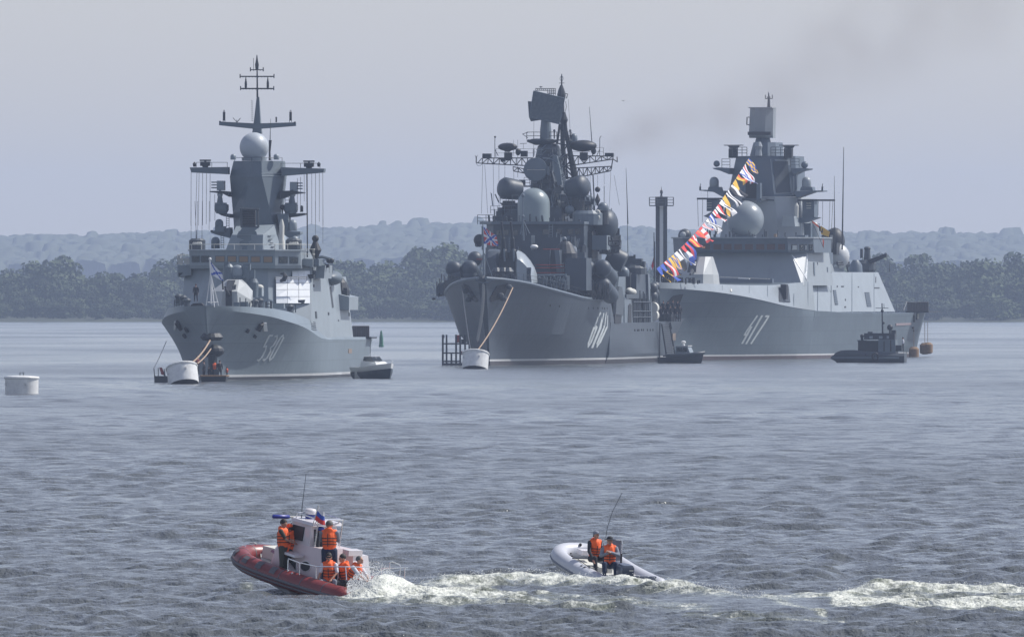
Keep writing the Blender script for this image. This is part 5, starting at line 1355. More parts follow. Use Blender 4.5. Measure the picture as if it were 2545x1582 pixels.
for x, y in ((1990, 680), (2002, 720), (1990, 750), (2010, 670)): B.put(MB().ball(B.T(c4(x, y), 8.2), .7, 10, 7), 'aft_fitting', M['mid'], smooth=True)
for y in (850, 915): B.put(MB().lathe(B.T(c4(1990, y), 8.2), [(.02, -1.1), (.75, -1.0), (.75, 1.0), (.02, 1.1)], 14, (0, 1, 0)), 'raft_canister', M['offwhite'], smooth=True, auto=40)
st_ = MB(); a = Vector((7.9, 128, 5.25)); b_ = Vector((7.7, 150, 5.5)); railing(st_, [a, b_, Vector((-7.7, 150, 5.5))], 1.0, 2.0, .03, 3, .04)
B.put(st_, 'stern_rail', M['dark'])
B.put(B.rect(c4, 2045, 905, 2150, 968, 126, 132), 'stern_gun_base', M['dark'])
rd = MB()
for k in range(14): x = 2045 + k*14; rd.tube([B.P(c4(x, 968), 125), B.P(c4(x, 905 + (k % 3)*12), 125)], .06, 4)
B.put(rd, 'stern_net_posts', M['dark'])
B.decal([[c4(2158, 1130), c4(2185, 1130), c4(2185, 1070), c4(2160, 1070)]], 'stern_crest', M['tan'], .05, label='small orange crest on the stern')
# boarding ladder
la = MB(); p0, p1 = B.T(c4(2066, 990), 9.0), B.T(c4(2106, 1255), 9.0); p2, p3 = B.T(c4(2132, 990), 9.6), B.T(c4(2182, 1255), 9.6)
la.tube([p0, p1], .10, 5); la.tube([p2, p3], .10, 5)
ldr = B.put(la, 'boarding_ladder', M['dark'])
for k in range(16): f = (k + .5)/16; B.put(MB().tube([p0.lerp(p1, f), p2.lerp(p3, f)], .055, 4), 'ladder_rung', M['dark'], ldr)
B.put(MB().cbox(B.T(c4(2145, 1265), 9.4), 1.6, 4.5, .2), 'ladder_platform', M['dark'], ldr)
for a, b_ in (((2052, 980), (2046, 1330)), ((2140, 980), (2150, 1030))): B.put(MB().tube([B.T(c4(*a), 8.75), B.T(c4(*b_), 8.75)], .09, 5), 'side_rope', M['dark'])
# antennas and halyards
whip(B, c4(1775, 420), c4(1768, 10), 75, .06); whip(B, c3(1600, 860), c3(1568, 400), 66, .07); whip(B, c3(1930, 1500), c3(1912, 975), 80, .07)
B.put(MB().tube([B.P(c3(1602, 1040), 64), B.P(c3(1618, 1380), 64)], .08, 5).tube([B.P(c3(1707, 1140), 64), B.P(c3(1707, 1300), 64)], .04, 4), 'whip_antenna', M['dark'])
hl = MB()
for a, b_ in (((566, 935), (554, 1400)), ((585, 940), (612, 1400)), ((664, 940), (672, 1410)), ((718, 945), (720, 1400)), ((774, 950), (774, 1100)), ((858, 1002), (858, 1110)), ((895, 710), (895, 1060)), ((855, 710), (855, 860)), ((1047, 535), (1044, 870)), ((1370, 330), (1388, 640)), ((1645, 1040), (1645, 1150)), ((1707, 1010), (1707, 1130)), ((1770, 1010), (1750, 1420)), ((1575, 1050), (1578, 1300)), ((1555, 1050), (1560, 1300)), ((1800, 1040), (1850, 1320)), ((640, 1200), (655, 1290))):
    hl.tube([B.P(c3(*a), 67), B.P(c3(*b_), 64)], .022, 4)
B.put(hl, 'halyards', M['mid'])
# jackstaff at the bow
js = MB(); js.tube([B.P(c4(531, 585), -6), B.P(c4(521, 100), -6)], [.13, .05], 7)
for a, b_ in (((528, 380), (484, 600)), ((534, 380), (610, 602)), ((530, 470), (540, 560))): js.tube([B.P(c4(*a), -6), B.P(c4(*b_), -5.5)], .055, 5)
js.tube([B.P(c4(519, 350), -5.8), B.P(c4(518, 145), -5.8)], .12, 6)
B.put(js, 'jackstaff', M['g610l'])

# finer fittings over the bridge and tower: ladders, rails, whip aerials, pipes and boxes
fx = MB(); fb = MB(); r = random.Random(55)
for x0, x1, y, d in ((1010, 1340, 1140, 61), (1005, 1345, 1300, 61), (1030, 1262, 990, 61.5), (1050, 1250, 860, 61.8), (730, 900, 1300, 57), (1330, 1590, 1318, 57.5), (640, 905, 1400, 57), (1340, 1560, 1400, 59)):
    railing(fx, [B.P(c3(x0, y), d), B.P(c3(x1, y), d)], .95, .9, .025, 2, .035)
for k in range(90):
    x = 640 + r.random()*960; y = 1180 + r.random()*330
    if 880 < x < 1200: continue
    a = B.P(c3(x, y), 57 + r.random()*2)
    if k % 3: fx.tube([a, a + Vector((r.uniform(-.5, .5), 0, .4 + 1.6*r.random()))], .03 + .05*r.random(), 4)
    else: fb.cbox(a, .3 + .6*r.random(), .5, .25 + .6*r.random(), r.random())
for k in range(60):
    x = 1020 + r.random()*290; y = 780 + r.random()*420
    a = B.P(c3(x, y), 60.6); fx.tube([a, a + Vector((r.choice((0, .9)), 0, r.choice((.7, 0))))], .03 + .03*r.random(), 4)
for k in range(70):
    x = 560 + r.random()*840; y = 250 + r.random()*300
    a = B.P(c4(x, y), 46 + r.random()*3)
    if k % 2: fx.tube([a, a + Vector((r.uniform(-.2, .2), 0, .5 + 1.3*r.random()))], .03 + .04*r.random(), 4)
    else: fb.cbox(a, .3 + .7*r.random(), .6, .3 + .6*r.random(), r.random())
tag(B.put(fx, 'pipes_and_rails', M['g610l']), kind='stuff'); tag(B.put(fb, 'small_lockers', M['mid']), kind='stuff')
for x, y0, y1 in ((1105, 130, 330), (1300, 235, 330), (760, 240, 420)):
    a, b_ = B.P(c4(x, y1), 45.5), B.P(c4(x + 4, y0), 45.5); ld = MB()
    for s_ in (-.22, .22): ld.tube([a + Vector((s_, 0, 0)), b_ + Vector((s_, 0, 0))], .03, 4)
    for k in range(9): p = a.lerp(b_, k/9); ld.tube([p + Vector((-.22, 0, 0)), p + Vector((.22, 0, 0))], .025, 4)
    tag(B.put(ld, 'ladder', M['g610l']), kind='stuff')
# ---- the frigate numbered 417, at the right
Cc = Ship('grey_warship', 1272.5 + 21.0*F/2265, 0, 12.8, 'pale grey warship numbered 417 dressed with signal flags', dist=2265)
D = Cc
g, gd = M['g417'], M['g417d']
hp7 = hull_paint('frigate_hull_paint', (0.10, 0.13, 0.155), 0.48, (0.085, 0.06, 0.062), 0.68, .2)  # shade of the flare put into a darker hull colour
stem7 = lambda z: -0.88*max(z, 0) if z > 0 else 0.3*z
st7 = [(0, .2, 10.3, .18, 9.5, .06), (3, 2.0, 10.25, 2.3, 9.4, .5), (8, 4.0, 10.15, 4.6, 9.1, 1.3), (15, 5.5, 10.0, 6.4, 8.6, 2.7), (24, 6.5, 9.95, 7.7, 7.9, 4.6), (34, 7.4, 10.0, 8.4, 7.2, 6.3), (44, 8.2, 10.3, 8.75, 6.75, 7.3), (52, 8.45, 10.4, 8.8, 6.5, 7.8)]
h7 = hull_mesh(st7, stem7, 50, 52.0)
D.put(h7, 'forward_hull', hp7, smooth=True, auto=20); D.solid(h7)
h7b = MB().loft([[(bk - .02, x, zk + .05), (bk, x, zk), (bw + (bk - bw)*.45, x, zk*.5), (bw, x, 0), (bw*.9, x, -1.2), (1, x, -3), (-1, x, -3), (-bw*.9, x, -1.2), (-bw, x, 0), (-bw - (bk - bw)*.45, x, zk*.5), (-bk, x, zk), (-bk + .02, x, zk + .05)] for x, bk, zk, bw in ((52.01, 8.8, 6.5, 7.8), (75, 8.9, 6.2, 8.1), (100, 8.85, 6.1, 8.0), (118, 8.7, 6.1, 7.6), (126, 8.6, 6.1, 7.2), (129, 8.5, 6.1, 7.0))])
D.put(h7b, 'aft_hull', hp7, smooth=True, auto=20); D.solid(h7b)
# upper side strake above the knuckle, separate plating: sunlit tone painted as paler grey
up = MB()
for sg in (1, -1):
    prev = None; rings = []
    for k in range(40):
        x = 52*(k/39)**1.5
        c = [cr([s_[0] for s_ in st7], [s_[j] for s_ in st7], x) for j in (1, 2, 3, 4)]
        f = math.exp(-x/14)
        a = (sg*(max(c[0], .12) + .03), x + stem7(c[1])*f, c[1] + .02); b_ = (sg*(max(c[2], .12) + .05), x + stem7(c[3])*f, c[3] + .03)
        rings.append([a, b_, (b_[0] - sg*.1, b_[1], b_[2]), (a[0] - sg*.1, a[1], a[2])])
    up.loft(rings)
D.put(up, 'upper_side_plating', g, smooth=True, auto=25); D.solid(up)
# superstructure side walls with inward lean
zk1, zt1 = 6.35, D.T(c6(1700, 382), 6.9).z
sup = MB().loft([[(x, y, zk1) for x, y in sym([(8.72, 52.02), (8.78, 106.5)])], [(x, y, zt1) for x, y in sym([(6.9, 52.02), (6.9, 104)])]])
D.put(sup, 'deckhouse', g); D.solid(sup)
zt2 = D.P(c6(900, 205), 47).z
fr_b, fr_t = 46.0, 48.0
hf = MB().loft([[(x, y, 9.95) for x, y in sym([(8.25, fr_b), (8.45, fr_b + .3), (8.45, 66)])], [(x, y, zt2 - .02) for x, y in sym([(6.2, fr_t), (8.0, fr_t + 2.2), (7.8, 66)])]])
D.put(hf, 'forward_deckhouse', g); D.solid(hf)
# dark-looking front wall is its own sloped plating
# pale chamfer plates carrying the sun sheen in their colour
def raised7(quad, name, off, th, mat):
    mb = MB(); p = [D.hit(q, off) for q in quad]; q2 = [D.hit(q, off - th) for q in quad]
    if None in p or None in q2: return
    mb.hexa(q2 + p); return D.put(mb, name, mat)
# bridge
zb, zc = D.P(c6(800, 204), 46).z, D.P(c6(800, 106), 46).z
bx = lambda x, d=46: D.P(c6(x, 150), d).x
br = MB().loft([[(bx(250, 50), 56, z), (bx(245, 50), 50 - e, z), (bx(330), 46 - e, z), (bx(1180), 46 - e, z), (bx(1385, 50), 50.5 - e, z), (bx(1385, 50), 62, z), (bx(250, 50), 62, z)] for z, e in ((zb - .3, -.4), (zb, 0), (zc, .5))])
D.put(br, 'bridge', gd); D.solid(br)
rf = MB().loft([[(bx(236, 50), 62.1, z), (bx(236, 50), 49, z), (bx(325), 45.2, z), (bx(1183), 45.2, z), (bx(1392, 50), 49.8, z), (bx(1392, 50), 62.1, z)] for z in (zc + .003, zc + .18)])
D.put(rf, 'bridge_roof', g)
for a, b_ in ((485, 545), (570, 635), (655, 718), (740, 803), (828, 893), (920, 985), (1008, 1072), (1098, 1155)):
    f_ = D.decal([[c6(a - 6, 202), c6(b_ + 6, 202), c6(b_ + 6, 145), c6(a - 6, 145)]], 'bridge_window', gd, .03)
    if f_: D.decal([[c6(a, 196), c6(b_, 196), c6(b_, 151), c6(a, 151)]], 'pane', paint('brown_screen', (.10, .055, .045), .35), .07, parent=f_)
for a, b_, m_ in ((1208, 1250, 'white'), (1274, 1302, 'glass'), (1314, 1330, 'white'), (1350, 1376, 'glass')):
    f_ = D.decal([[c6(a - 4, 208), c6(b_ + 4, 205), c6(b_ + 4, 152), c6(a - 4, 155)]], 'bridge_window', M['dark'], .03)
    if f_: D.decal([[c6(a + 3, 200), c6(b_ - 2, 198), c6(b_ - 2, 162), c6(a + 3, 163)]], 'pane', M['g530' if m_ == 'white' else 'glass'], .07, parent=f_)
# upper works
zr = zc + .18
M['lite417'] = paint('frigate_pale_plate', (0.33, 0.36, 0.38), .42, 0, .05, .5)
d0 = 56
def t5(x, y, d=d0): return D.P(c5(x, y), d)
def tier(rs, name, mat, depth=8, base=None):
    rings = []
    for i, (y, xl, xa, xb, xr, dd, ds) in enumerate(rs):
        z = t5(1000, y).z if base is None or i else base
        rings.append([(t5(xl, y).x, d0 + dd + ds, z), (t5(xa, y).x, d0 + dd, z), (t5(xb, y).x, d0 + dd, z), (t5(xr, y).x, d0 + dd + ds, z), (t5(xr, y).x, d0 + depth + dd, z), (t5(xl, y).x, d0 + depth + dd, z)])
    mb = MB().loft(rings); o = D.put(mb, name, mat); D.solid(mb); return o
tier([(1415, 670, 860, 1225, 1420, 0, 2.0), (1290, 690, 870, 1222, 1412, .1, 2.0), (1030, 720, 880, 1198, 1385, .3, 2.0)], 'lower_tower', M['lite417'], 10, zr)
tier([(1010 + 16, 735, 890, 1192, 1372, .3, 2.2), (655, 803, 925, 1150, 1342, 1.2, 2.0)], 'upper_tower', gd, 8)
tier([(653, 930, 985, 1110, 1172, 1.8, 1.2), (528, 958, 1000, 1105, 1160, 2.2, 1.2)], 'tower_head', gd, 6)
# side wedge at the port foot and light centre plate
# array panels
for q in (((1160, 684), (1335, 690), (1362, 998), (1194, 1004)),):
    o = D.decal([[c5(*p) for p in q]], 'radar_array', g, .06, 2)
    i_ = [(1182, 702), (1318, 706), (1342, 990), (1210, 994)]
    D.decal([[c5(*p) for p in i_]], 'array_face', M['mid'], .12, 2, parent=o)
o = D.decal([[c5(818, 690), c5(905, 690), c5(876, 990), c5(762, 990)]], 'radar_array', g, .06, 2)
if o: D.decal([[c5(830, 700), c5(895, 700), c5(866, 980), c5(776, 980)]], 'array_face', M['mid'], .12, 2, parent=o)
D.decal([[c5(1035, 1060), c5(1195, 1066), c5(1195, 1056), c5(1035, 1050)]], 'tower_moulding', M['dark'], .08)
# sphere
c = D.P(c5(930, 1236), 50); r_ = 172/3.6873*D.px(50)
M['dome417'] = paint('front_dome_grey', (0.25, 0.285, 0.31), .30, 0, .03, .5)
D.put(MB().ball(c, r_, 36, 24, a1=2.75), 'front_radome', M['dome417'], smooth=True)
D.put(MB().lathe((c.x, c.y, zr), [(r_*.62, 0), (r_*.55, max(.2, c.z - zr - r_*.9))], 24), 'radome_foot', gd)
# dark fire-control box above the sphere
o = D.put(D.poly([c5(930, 1042), c5(1064, 1042), c5(1064, 902), c5(935, 896)], 53, 54.6), 'fire_control_radar', M['black'])
D.put(MB().cbox(D.P(c5(1058, 990), 52.6), .5, 1.2, 2.6), 'radar_side_frame', gd, o)
D.put(D.rect(c5, 900, 1042, 1075, 1064, 52, 56), 'radar_platform', M['mid'])
# rotating slab on top
sl = MB()
rings = []
for y, k_ in ((490, .0), (470, .5), (440, .62), (215, .62)):
    z = t5(1080, y, 60).z; x0, x1 = t5(966 if y > 430 else 977, y, 60).x, t5(1185 if y > 430 else 1190, y, 60).x
    rings.append([(x0, 60 - k_*.3, z), (x0 + .9, 59.6 - k_, z), (x1 - .9, 59.6 - k_, z), (x1, 60 - k_*.3, z), (x1, 61.6, z), (x0, 61.6, z)])
so = D.put(MB().loft(rings), 'rotating_radar', M['g417'], smooth=True, auto=25)
D.put(MB().loft([[(t5(975, 210, 60).x, 58.8, t5(1, y, 60).z), (t5(1193, 210, 60).x, 58.8, t5(1, y, 60).z), (t5(1193, 210, 60).x, 61.7, t5(1, y, 60).z), (t5(975, 210, 60).x, 61.7, t5(1, y, 60).z)] for y in (220, 212)]), 'radar_cap', M['lite417'], so)
D.put(MB().loft([[(t5(970, 438, 60).x, 58.7, t5(1, y, 60).z), (t5(1180, 438, 60).x, 58.7, t5(1, y, 60).z), (t5(1180, 438, 60).x, 59.4, t5(1, y, 60).z), (t5(970, 438, 60).x, 59.4, t5(1, y, 60).z)] for y in (466, 436)]), 'radar_lip', M['dark'], so)
D.put(MB().tube([t5(968, 300, 59.5), t5(946, 302, 59.5), t5(944, 368, 59.5), t5(968, 370, 59.5)], .09, 5), 'radar_bracket', M['dark'], so)
D.put(MB().lathe(t5(1092, 530, 61), [(1.1, 0), (.95, .6), (1.0, 1.0)], 16), 'radar_turntable', gd)
pt = MB(); pt.tube([t5(1146, 214, 62), t5(1146, 120, 62), t5(1144, 72, 62)], [.24, .14, .05], 7); pt.tube([t5(1114, 130, 62), t5(1178, 130, 62)], .06, 5)
for x in (1114, 1178): pt.tube([t5(x, 132, 62), t5(x, 95, 62)], .06, 5)
pt.tube([t5(1128, 118, 62), t5(1162, 118, 62)], .06, 5); D.put(pt, 'mast_head', M['dark'])
D.put(MB().tube([t5(1160, 220, 61), t5(1196, 216, 61)], .08, 5), 'mast_arm', M['dark'])
# sensors on the tower head
for x0, x1, xc, xb0, xb1 in ((735, 912, 824, 785, 850), (1240, 1420, 1330, 1292, 1356)):
    o = D.put(MB().cbox(t5(xc - 4, 630, 58), 1.1, 1, 1.3).tube([t5(xc, 610, 58), t5(xc, 575, 58)], .25, 7), 'radar_pedestal', M['dark'])
    D.put(MB().loft([[t5(x, y, d) for x, d in ((xa, 57.8), (xz, 57.8), (xz, 58.5), (xa, 58.5))] for y, xa, xz in ((585, xc - 38, xc + 38), (562, xc - 55, xc + 55))]).cbox(t5(xc, 557, 58.1), 177/3.6873*D.px(58), .5, .12), 'navigation_radar', M['dark'], o)
rl = MB(); zz = t5(1000, 655, 57).z
railing(rl, [(t5(812, 655, 57).x, 57, zz), (t5(945, 655, 57).x, 57, zz)], 1.2, .8, .04, 3, .05); railing(rl, [(t5(1165, 655, 57).x, 57, zz), (t5(1300, 655, 57).x, 57, zz)], 1.2, .8, .04, 3, .05)
zz = t5(1000, 762, 57).z
railing(rl, [(t5(716, 762, 57).x, 57, zz), (t5(790, 762, 57).x, 57, zz)], 1.2, .8, .03, 3, .04); railing(rl, [(t5(1345, 765, 57).x, 57, zz), (t5(1424, 765, 57).x, 57, zz)], 1.2, .8, .03, 3, .04)
D.put(rl, 'tower_rails', M['mid'])
D.put(MB().lathe(t5(1052, 640, 57), [(.5, -.2), (.4, .6), (.55, 1.1), (.3, 1.7)], 10), 'optical_head', g)
for pts in (((628, 765), (690, 760), (790, 765), (778, 822), (700, 790), (640, 775)), ((1345, 768), (1440, 765), (1510, 770), (1505, 780), (1430, 796), (1372, 826)),
            ((515, 965), (600, 965), (745, 975), (722, 1030), (640, 985), (520, 973)), ((1370, 978), (1440, 975), (1640, 970), (1640, 982), (1550, 985), (1400, 1038)),
            ((545, 1205), (570, 1195), (645, 1150), (660, 1060), (690, 1060), (690, 1225), (600, 1225)), ((1385, 1215), (1450, 1220), (1540, 1215), (1590, 1216), (1560, 1230), (1470, 1262), (1390, 1275))):
    D.put(D.poly([c5(*p) for p in pts], 57, 60), 'sensor_bracket', gd)
for x, y, rp in ((668, 726, 30), (1474, 736, 33)): D.put(MB().ball(t5(x, y, 58), rp/3.6873*D.px(58), 16, 10), 'ball_sensor', gd, smooth=True)
for x in (645, 1492):
    dome(D, c5(x, 888), 43/3.6873, 58, foot=18, name='tower_radome', mat=g)
    D.put(D.poly([c5(*p) for p in ((x - 60, 972), (x + 58, 972), (x + 50, 938), (x - 52, 938))], 57.2, 59), 'radome_base', gd)
for x in (517, 1636): D.put(MB().tube([t5(x, 972, 58), t5(x, 935, 58)], .13, 6).tube([t5(x, 935, 58), t5(x + 3, 908, 58)], .05, 4), 'outrigger_lamp', M['dark'])
for x0, x1, y in ((488, 735, 1046), (1410, 1752, 1060)): D.put(MB().tube([t5(x0, y, 57), t5(x1, y, 57)], .14, 6), 'signal_yard', M['dark'])
for x0, x1, y0, y1 in ((576, 660, 1046, 1160), (1452, 1562, 1050, 1222)):
    o = D.put(D.rect(c5, x0, y0, x1, y1, 57.5, 60), 'jammer_box', gd)
    for k in range(3): D.put(D.rect(c5, x0 + 38 if x0 > 1000 else x0 + 5, y0 + 35 + k*22, x0 + 80 if x0 > 1000 else x0 + 42, y0 + 42 + k*22, 57.3, 57.5), 'jammer_slot', M['offwhite'], o)
D.put(D.poly([c5(*p) for p in ((1266, 1298), (1386, 1300), (1376, 1205), (1275, 1203))], 53, 56), 'side_funnel_box', g)
D.put(MB().lathe(D.P(c5(1400, 1200), 55), [(.25, -.3), (.3, 1.3), (.1, 1.7)], 8), 'small_post', M['offwhite'])
dome(D, c5(1555, 1302), 52/3.6873, 62, foot=30, name='side_radome', mat=g)
D.put(D.rect(c5, 1425, 1270, 1530, 1420, 60, 66), 'side_house', gd); D.put(D.rect(c5, 1395, 1380, 1480, 1415, 54, 56), 'roof_locker', gd)
rb = D.put(MB().ball(D.P(c5(376, 1385), 49), .95, 14, 9), 'roof_searchlight', M['mid'], smooth=True)
D.put(MB().ball(D.P(c5(360, 1378), 48.2), .45, 10, 6), 'searchlight_lens', g, rb)
ft = MB(); r = random.Random(9)
for k in range(26):
    x = 560 + r.random()*950; a = D.P(c5(x, 1415), 47 + r.random()); a.z = zr; ft.tube([a, a + Vector((0, 0, .3 + .9*r.random()))], .05 + .08*r.random(), 5)
D.put(ft, 'roof_fittings', M['mid'])
D.put(D.rect(c5, 1192, 1368, 1216, 1398, 46.6, 46.9), 'crest', M['tan'])
# chain of rings on the port tower edge
ch_ = MB()
for k in range(9): ch_.ball(t5(1372, 850 + k*19, 57.6), .16, 7, 5)
D.put(ch_, 'tower_insulators', g)
# dark round director and white dome aft of the bridge
D.put(MB().ball(D.T(c6(1560, 130), 5.5), 1.9, 18, 10, (.75, .8, 1.0)), 'round_director', M['dark'], smooth=True)
D.put(MB().cbox(D.T(c6(1500, 135), 5.5), 1.2, 2, 1.9).cbox(D.T(c6(1530, 190), 5.5), 2.2, 3, 1.6), 'director_mount', M['dark'])
def sd(pts, t0, t1, name, mat, f=c6, parent=None):
    ps = [D.T(f(*p), t0) for p in pts]
    mb = MB().loft([[(t0, p.y, p.z) for p in ps], [(t1, p.y, p.z) for p in ps]]); D.solid(mb)
    return D.put(mb, name, mat, parent)
zs = D.T(c6(1450, 215), 6.3)
sd(((1345, 460), (1555, 460), (1560, 385), (1535, 300), (1520, 205), (1352, 218)), 6.9, -6.9, 'mid_deckhouse', g)
sd(((1488, 315), (1548, 315), (1545, 222), (1486, 225)), 7.3, 6.3, 'side_tub', gd)
dd = D.put(MB().ball(D.T(c6(1590, 252), 6.2), 1.55, 20, 12, (1, 1, 1.1)), 'white_dome', paint('dome_white', (.50, .52, .53), .4), smooth=True)
sd(((1545, 382), (1640, 382), (1640, 320), (1560, 318)), 6.4, 4, 'dome_base', gd)
fr = MB()
for a, b_ in (((1580, 300), (1678, 300)), ((1580, 318), (1678, 318)), ((1678, 296), (1676, 340)), ((1655, 318), (1670, 378)), ((1580, 300), (1580, 318))): fr.tube([D.T(c6(*a), 7), D.T(c6(*b_), 7)], .11, 5)
D.put(fr, 'davit_frame', M['dark'])
g3 = MB(); r = random.Random(15)
for a, b_ in (((1370, 225), (1465, 230)), ((1370, 260), (1462, 262)), ((1380, 298), (1460, 298)), ((1462, 230), (1462, 298)), ((1390, 225), (1392, 300)), ((1425, 262), (1425, 298))): g3.tube([D.T(c6(*a), 7.25), D.T(c6(*b_), 7.25)], .08, 5)
g3.ball(D.T(c6(1392, 250), 7.3), .5, 8, 6); g3.ball(D.T(c6(1430, 195), 7.0), 1.0, 10, 7, (.6, 1.6, .6)); g3.ball(D.T(c6(1465, 205), 7.0), .9, 10, 7)
D.put(g3, 'side_rigging', M['mid'])
D.decal([[c6(1388, 300), c6(1396, 300), c6(1400, 410), c6(1392, 410)], [c6(1498, 340), c6(1505, 340), c6(1506, 380), c6(1500, 380)]], 'stain', M['g417d'], .03)
# side openings and grilles
for q in (((1545, 528), (1566, 528), (1586, 650), (1562, 650)), ((1804, 546), (1838, 546), (1858, 665), (1824, 665))):
    o = D.decal([[c6(*p) for p in q]], 'side_grille', M['g417d'], .05)
    for k in range(7):
        f0, f1 = k/7 + .02, (k + .55)/7; A0, B0, C0, D0 = q
        L_ = lambda f, s, e: (s[0] + (e[0] - s[0])*f, s[1] + (e[1] - s[1])*f)
        D.decal([[c6(*L_(f1, A0, D0)), c6(*L_(f1, B0, C0)), c6(*L_(f0, B0, C0)), c6(*L_(f0, A0, D0))]], 'grille_bar', M['mid'], .10, parent=o)
D.decal([[c6(1105, 622), c6(1195, 628), c6(1180, 493), c6(1104, 512)]], 'boat_bay_door', M['dark'], .06)
D.decal([[c6(1122, 618), c6(1188, 624), c6(1176, 505), c6(1120, 520)]], 'bay_inner', M['fblue'] if False else M['mid'], .09)
D.put(MB().cbox(D.hit(c6(1126, 550), .4), .8, 1.2, 2.0), 'bay_winch', M['black'])
for x0, y0, x1, y1 in ((1614, 494, 1634, 502), (1882, 507, 1924, 514), (1893, 420, 1896, 468), (1578, 492, 1583, 505), (1645, 600, 1649, 615), (1640, 660, 1650, 672), (1750, 498, 1756, 506), (2206, 735, 2214, 790), (2226, 715, 2234, 770), (2284, 712, 2294, 855), (2264, 770, 2278, 840), (2196, 828, 2202, 845), (2202, 855, 2210, 866)):
    D.decal([[c6(x0, y1), c6(x1, y1), c6(x1, y0), c6(x0, y0)]], 'side_vent', M['black'], .06)
D.decal([[c6(2232, 762), c6(2246, 762), c6(2246, 722), c6(2234, 722)]], 'plate', M['offwhite'], .06)
D.decal([[c6(2060, 818), c6(2188, 812), c6(2188, 796), c6(2060, 800)]], 'name_strip', paint('pinkish_strip', (.30, .24, .25), .6), .04)
D.decal([[c6(704, 520), c6(716, 522), c6(716, 545), c6(706, 540)]], 'side_fitting', M['offwhite'], .1)
figures(D, '417', [(c6(903, 735), c6(1028, 735)), (c6(780, 960), c6(897, 960))], .32, num)
# seams of the side plating
seam = []
for x0, y0, x1, y1 in ((1225, 455, 1235, 660), (1340, 460, 1345, 690), (1420, 300, 1425, 705), (1530, 380, 1545, 715), (1700, 385, 1715, 722), (1880, 388, 1900, 722), (640, 490, 640, 560), (860, 492, 862, 600), (1010, 490, 1014, 630)):
    seam.append([c6(x0, y1), c6(x0 + 2.5, y1), c6(x1 + 2.5 - (x1 - x0), y0), c6(x0, y0)])
for sq in seam: D.decal([sq], 'plate_seam', M['g417d'], .03, 2)
# wedge plates at the chamfer, sun sheen painted as near-white
M['sun_sheen_wedge'] = M['sun_sheen']
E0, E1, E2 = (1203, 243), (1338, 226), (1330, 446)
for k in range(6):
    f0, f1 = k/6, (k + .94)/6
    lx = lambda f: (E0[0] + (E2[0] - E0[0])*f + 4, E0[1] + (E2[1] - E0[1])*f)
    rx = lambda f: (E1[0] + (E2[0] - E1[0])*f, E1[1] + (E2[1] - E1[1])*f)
    raised7([c6(*lx(f1)), c6(*rx(f1)), c6(*rx(f0)), c6(*lx(f0))], 'front_panel', .06, .08, M['sun_sheen'])
# close-in gun mount
cg = D.T(c6(1815, 340), 1.0); gm_ = MB()
gm_.lathe(cg + Vector((0, 0, -1.4)), [(1.5, -.9), (1.2, .1), (1.0, .5), (1.45, 1.0), (1.4, 1.9), (.8, 2.4)], 12)
gm_.tube([cg + Vector((.2, 0, .6)), cg + Vector((.2, 0, 2.5))], [.5, .4], 10); gm_.ball(cg + Vector((.2, 0, 2.6)), .5, 12, 6, (1, 1, .6)); gm_.cbox(cg + Vector((-.6, 0, 1.9)), .3, .8, 1.3); gm_.cbox(cg + Vector((.9, 0, .7)), .8, 1.2, .7)
go = D.put(gm_, 'gun_mount', M['mid'])
for dz in (0, 18): D.put(MB().tube([D.P(c6(1835, 292 + dz), cg.y - .8), D.P(c6(1985, 236 + dz*.6), cg.y - 1.6)], [.24, .17], 8), 'gun_barrel', M['dark'], go)
D.put(MB().lathe(D.T(c6(1732, 382), 2), [(1.0, -.2), (.9, 1.0), (.4, 1.7)], 12), 'deck_cover', gd, smooth=True, auto=40)
D.put(MB().tube([D.T(c6(2008, 382), 6), D.T(c6(2006, 310), 6)], .06, 5), 'deck_post', M['mid'])
rl = MB(); railing(rl, [D.T(c6(2065, 700), 8.4), D.T(c6(2150, 704), 8.4)], 1.0, 2.2, .03, 2); rl.tube([D.T(c6(2060, 612), 7.5), D.T(c6(2300, 640), 7.5)], .03, 4); rl.tube([D.T(c6(2150, 620), 7.5), D.T(c6(2120, 700), 7.5)], .06, 4); D.put(rl, 'aft_rail', M['mid'])
slatted(D, c6(2155, 628), c6(2325, 704), 128, 'net_frame', 8)
D.put(D.rect(c6, 2138, 700, 2328, 710, 120, 128.5), 'net_edge', M['dark'])
# bow gun: angular stealth turret
dg = 14
def tq(x, y, d): return D.P(c6(x, y), d)
z0 = tq(400, 462, dg).z - .3
def rg_(y, pts): return [(tq(x, y, dg).x, dg + dd, tq(400, y, dg).z if y < 462 else z0) for x, dd in pts]
ct = tq(400, 400, dg).x
tu = MB().loft([rg_(470, [(252, 1), (420, -1.2), (500, -1.2), (560, 1), (556, 5), (262, 5)]), rg_(400, [(262, 1.1), (424, -1.1), (500, -1.1), (552, 1), (548, 5), (270, 5)]), rg_(255, [(355, 2.6), (436, 1.6), (482, 1.6), (515, 2.6), (510, 4.4), (360, 4.4)])])
to = D.put(tu, 'gun_turret', M['turret']); D.solid(tu)
D.decal([[c6(345, 430), c6(420, 440), c6(440, 262), c6(385, 262)]], 'gun_slot', M['dark'], .05, 3, parent=to)
D.decal([[c6(392, 320), c6(428, 320), c6(430, 300), c6(394, 300)]], 'slot_cover', M['white'], .12, parent=to)
D.put(MB().tube([tq(395, 370, dg - .2), tq(385, 392, dg - 3), tq(380, 400, dg - 5)], [.3, .2, .14], 8), 'gun_barrel', M['dark'], to)
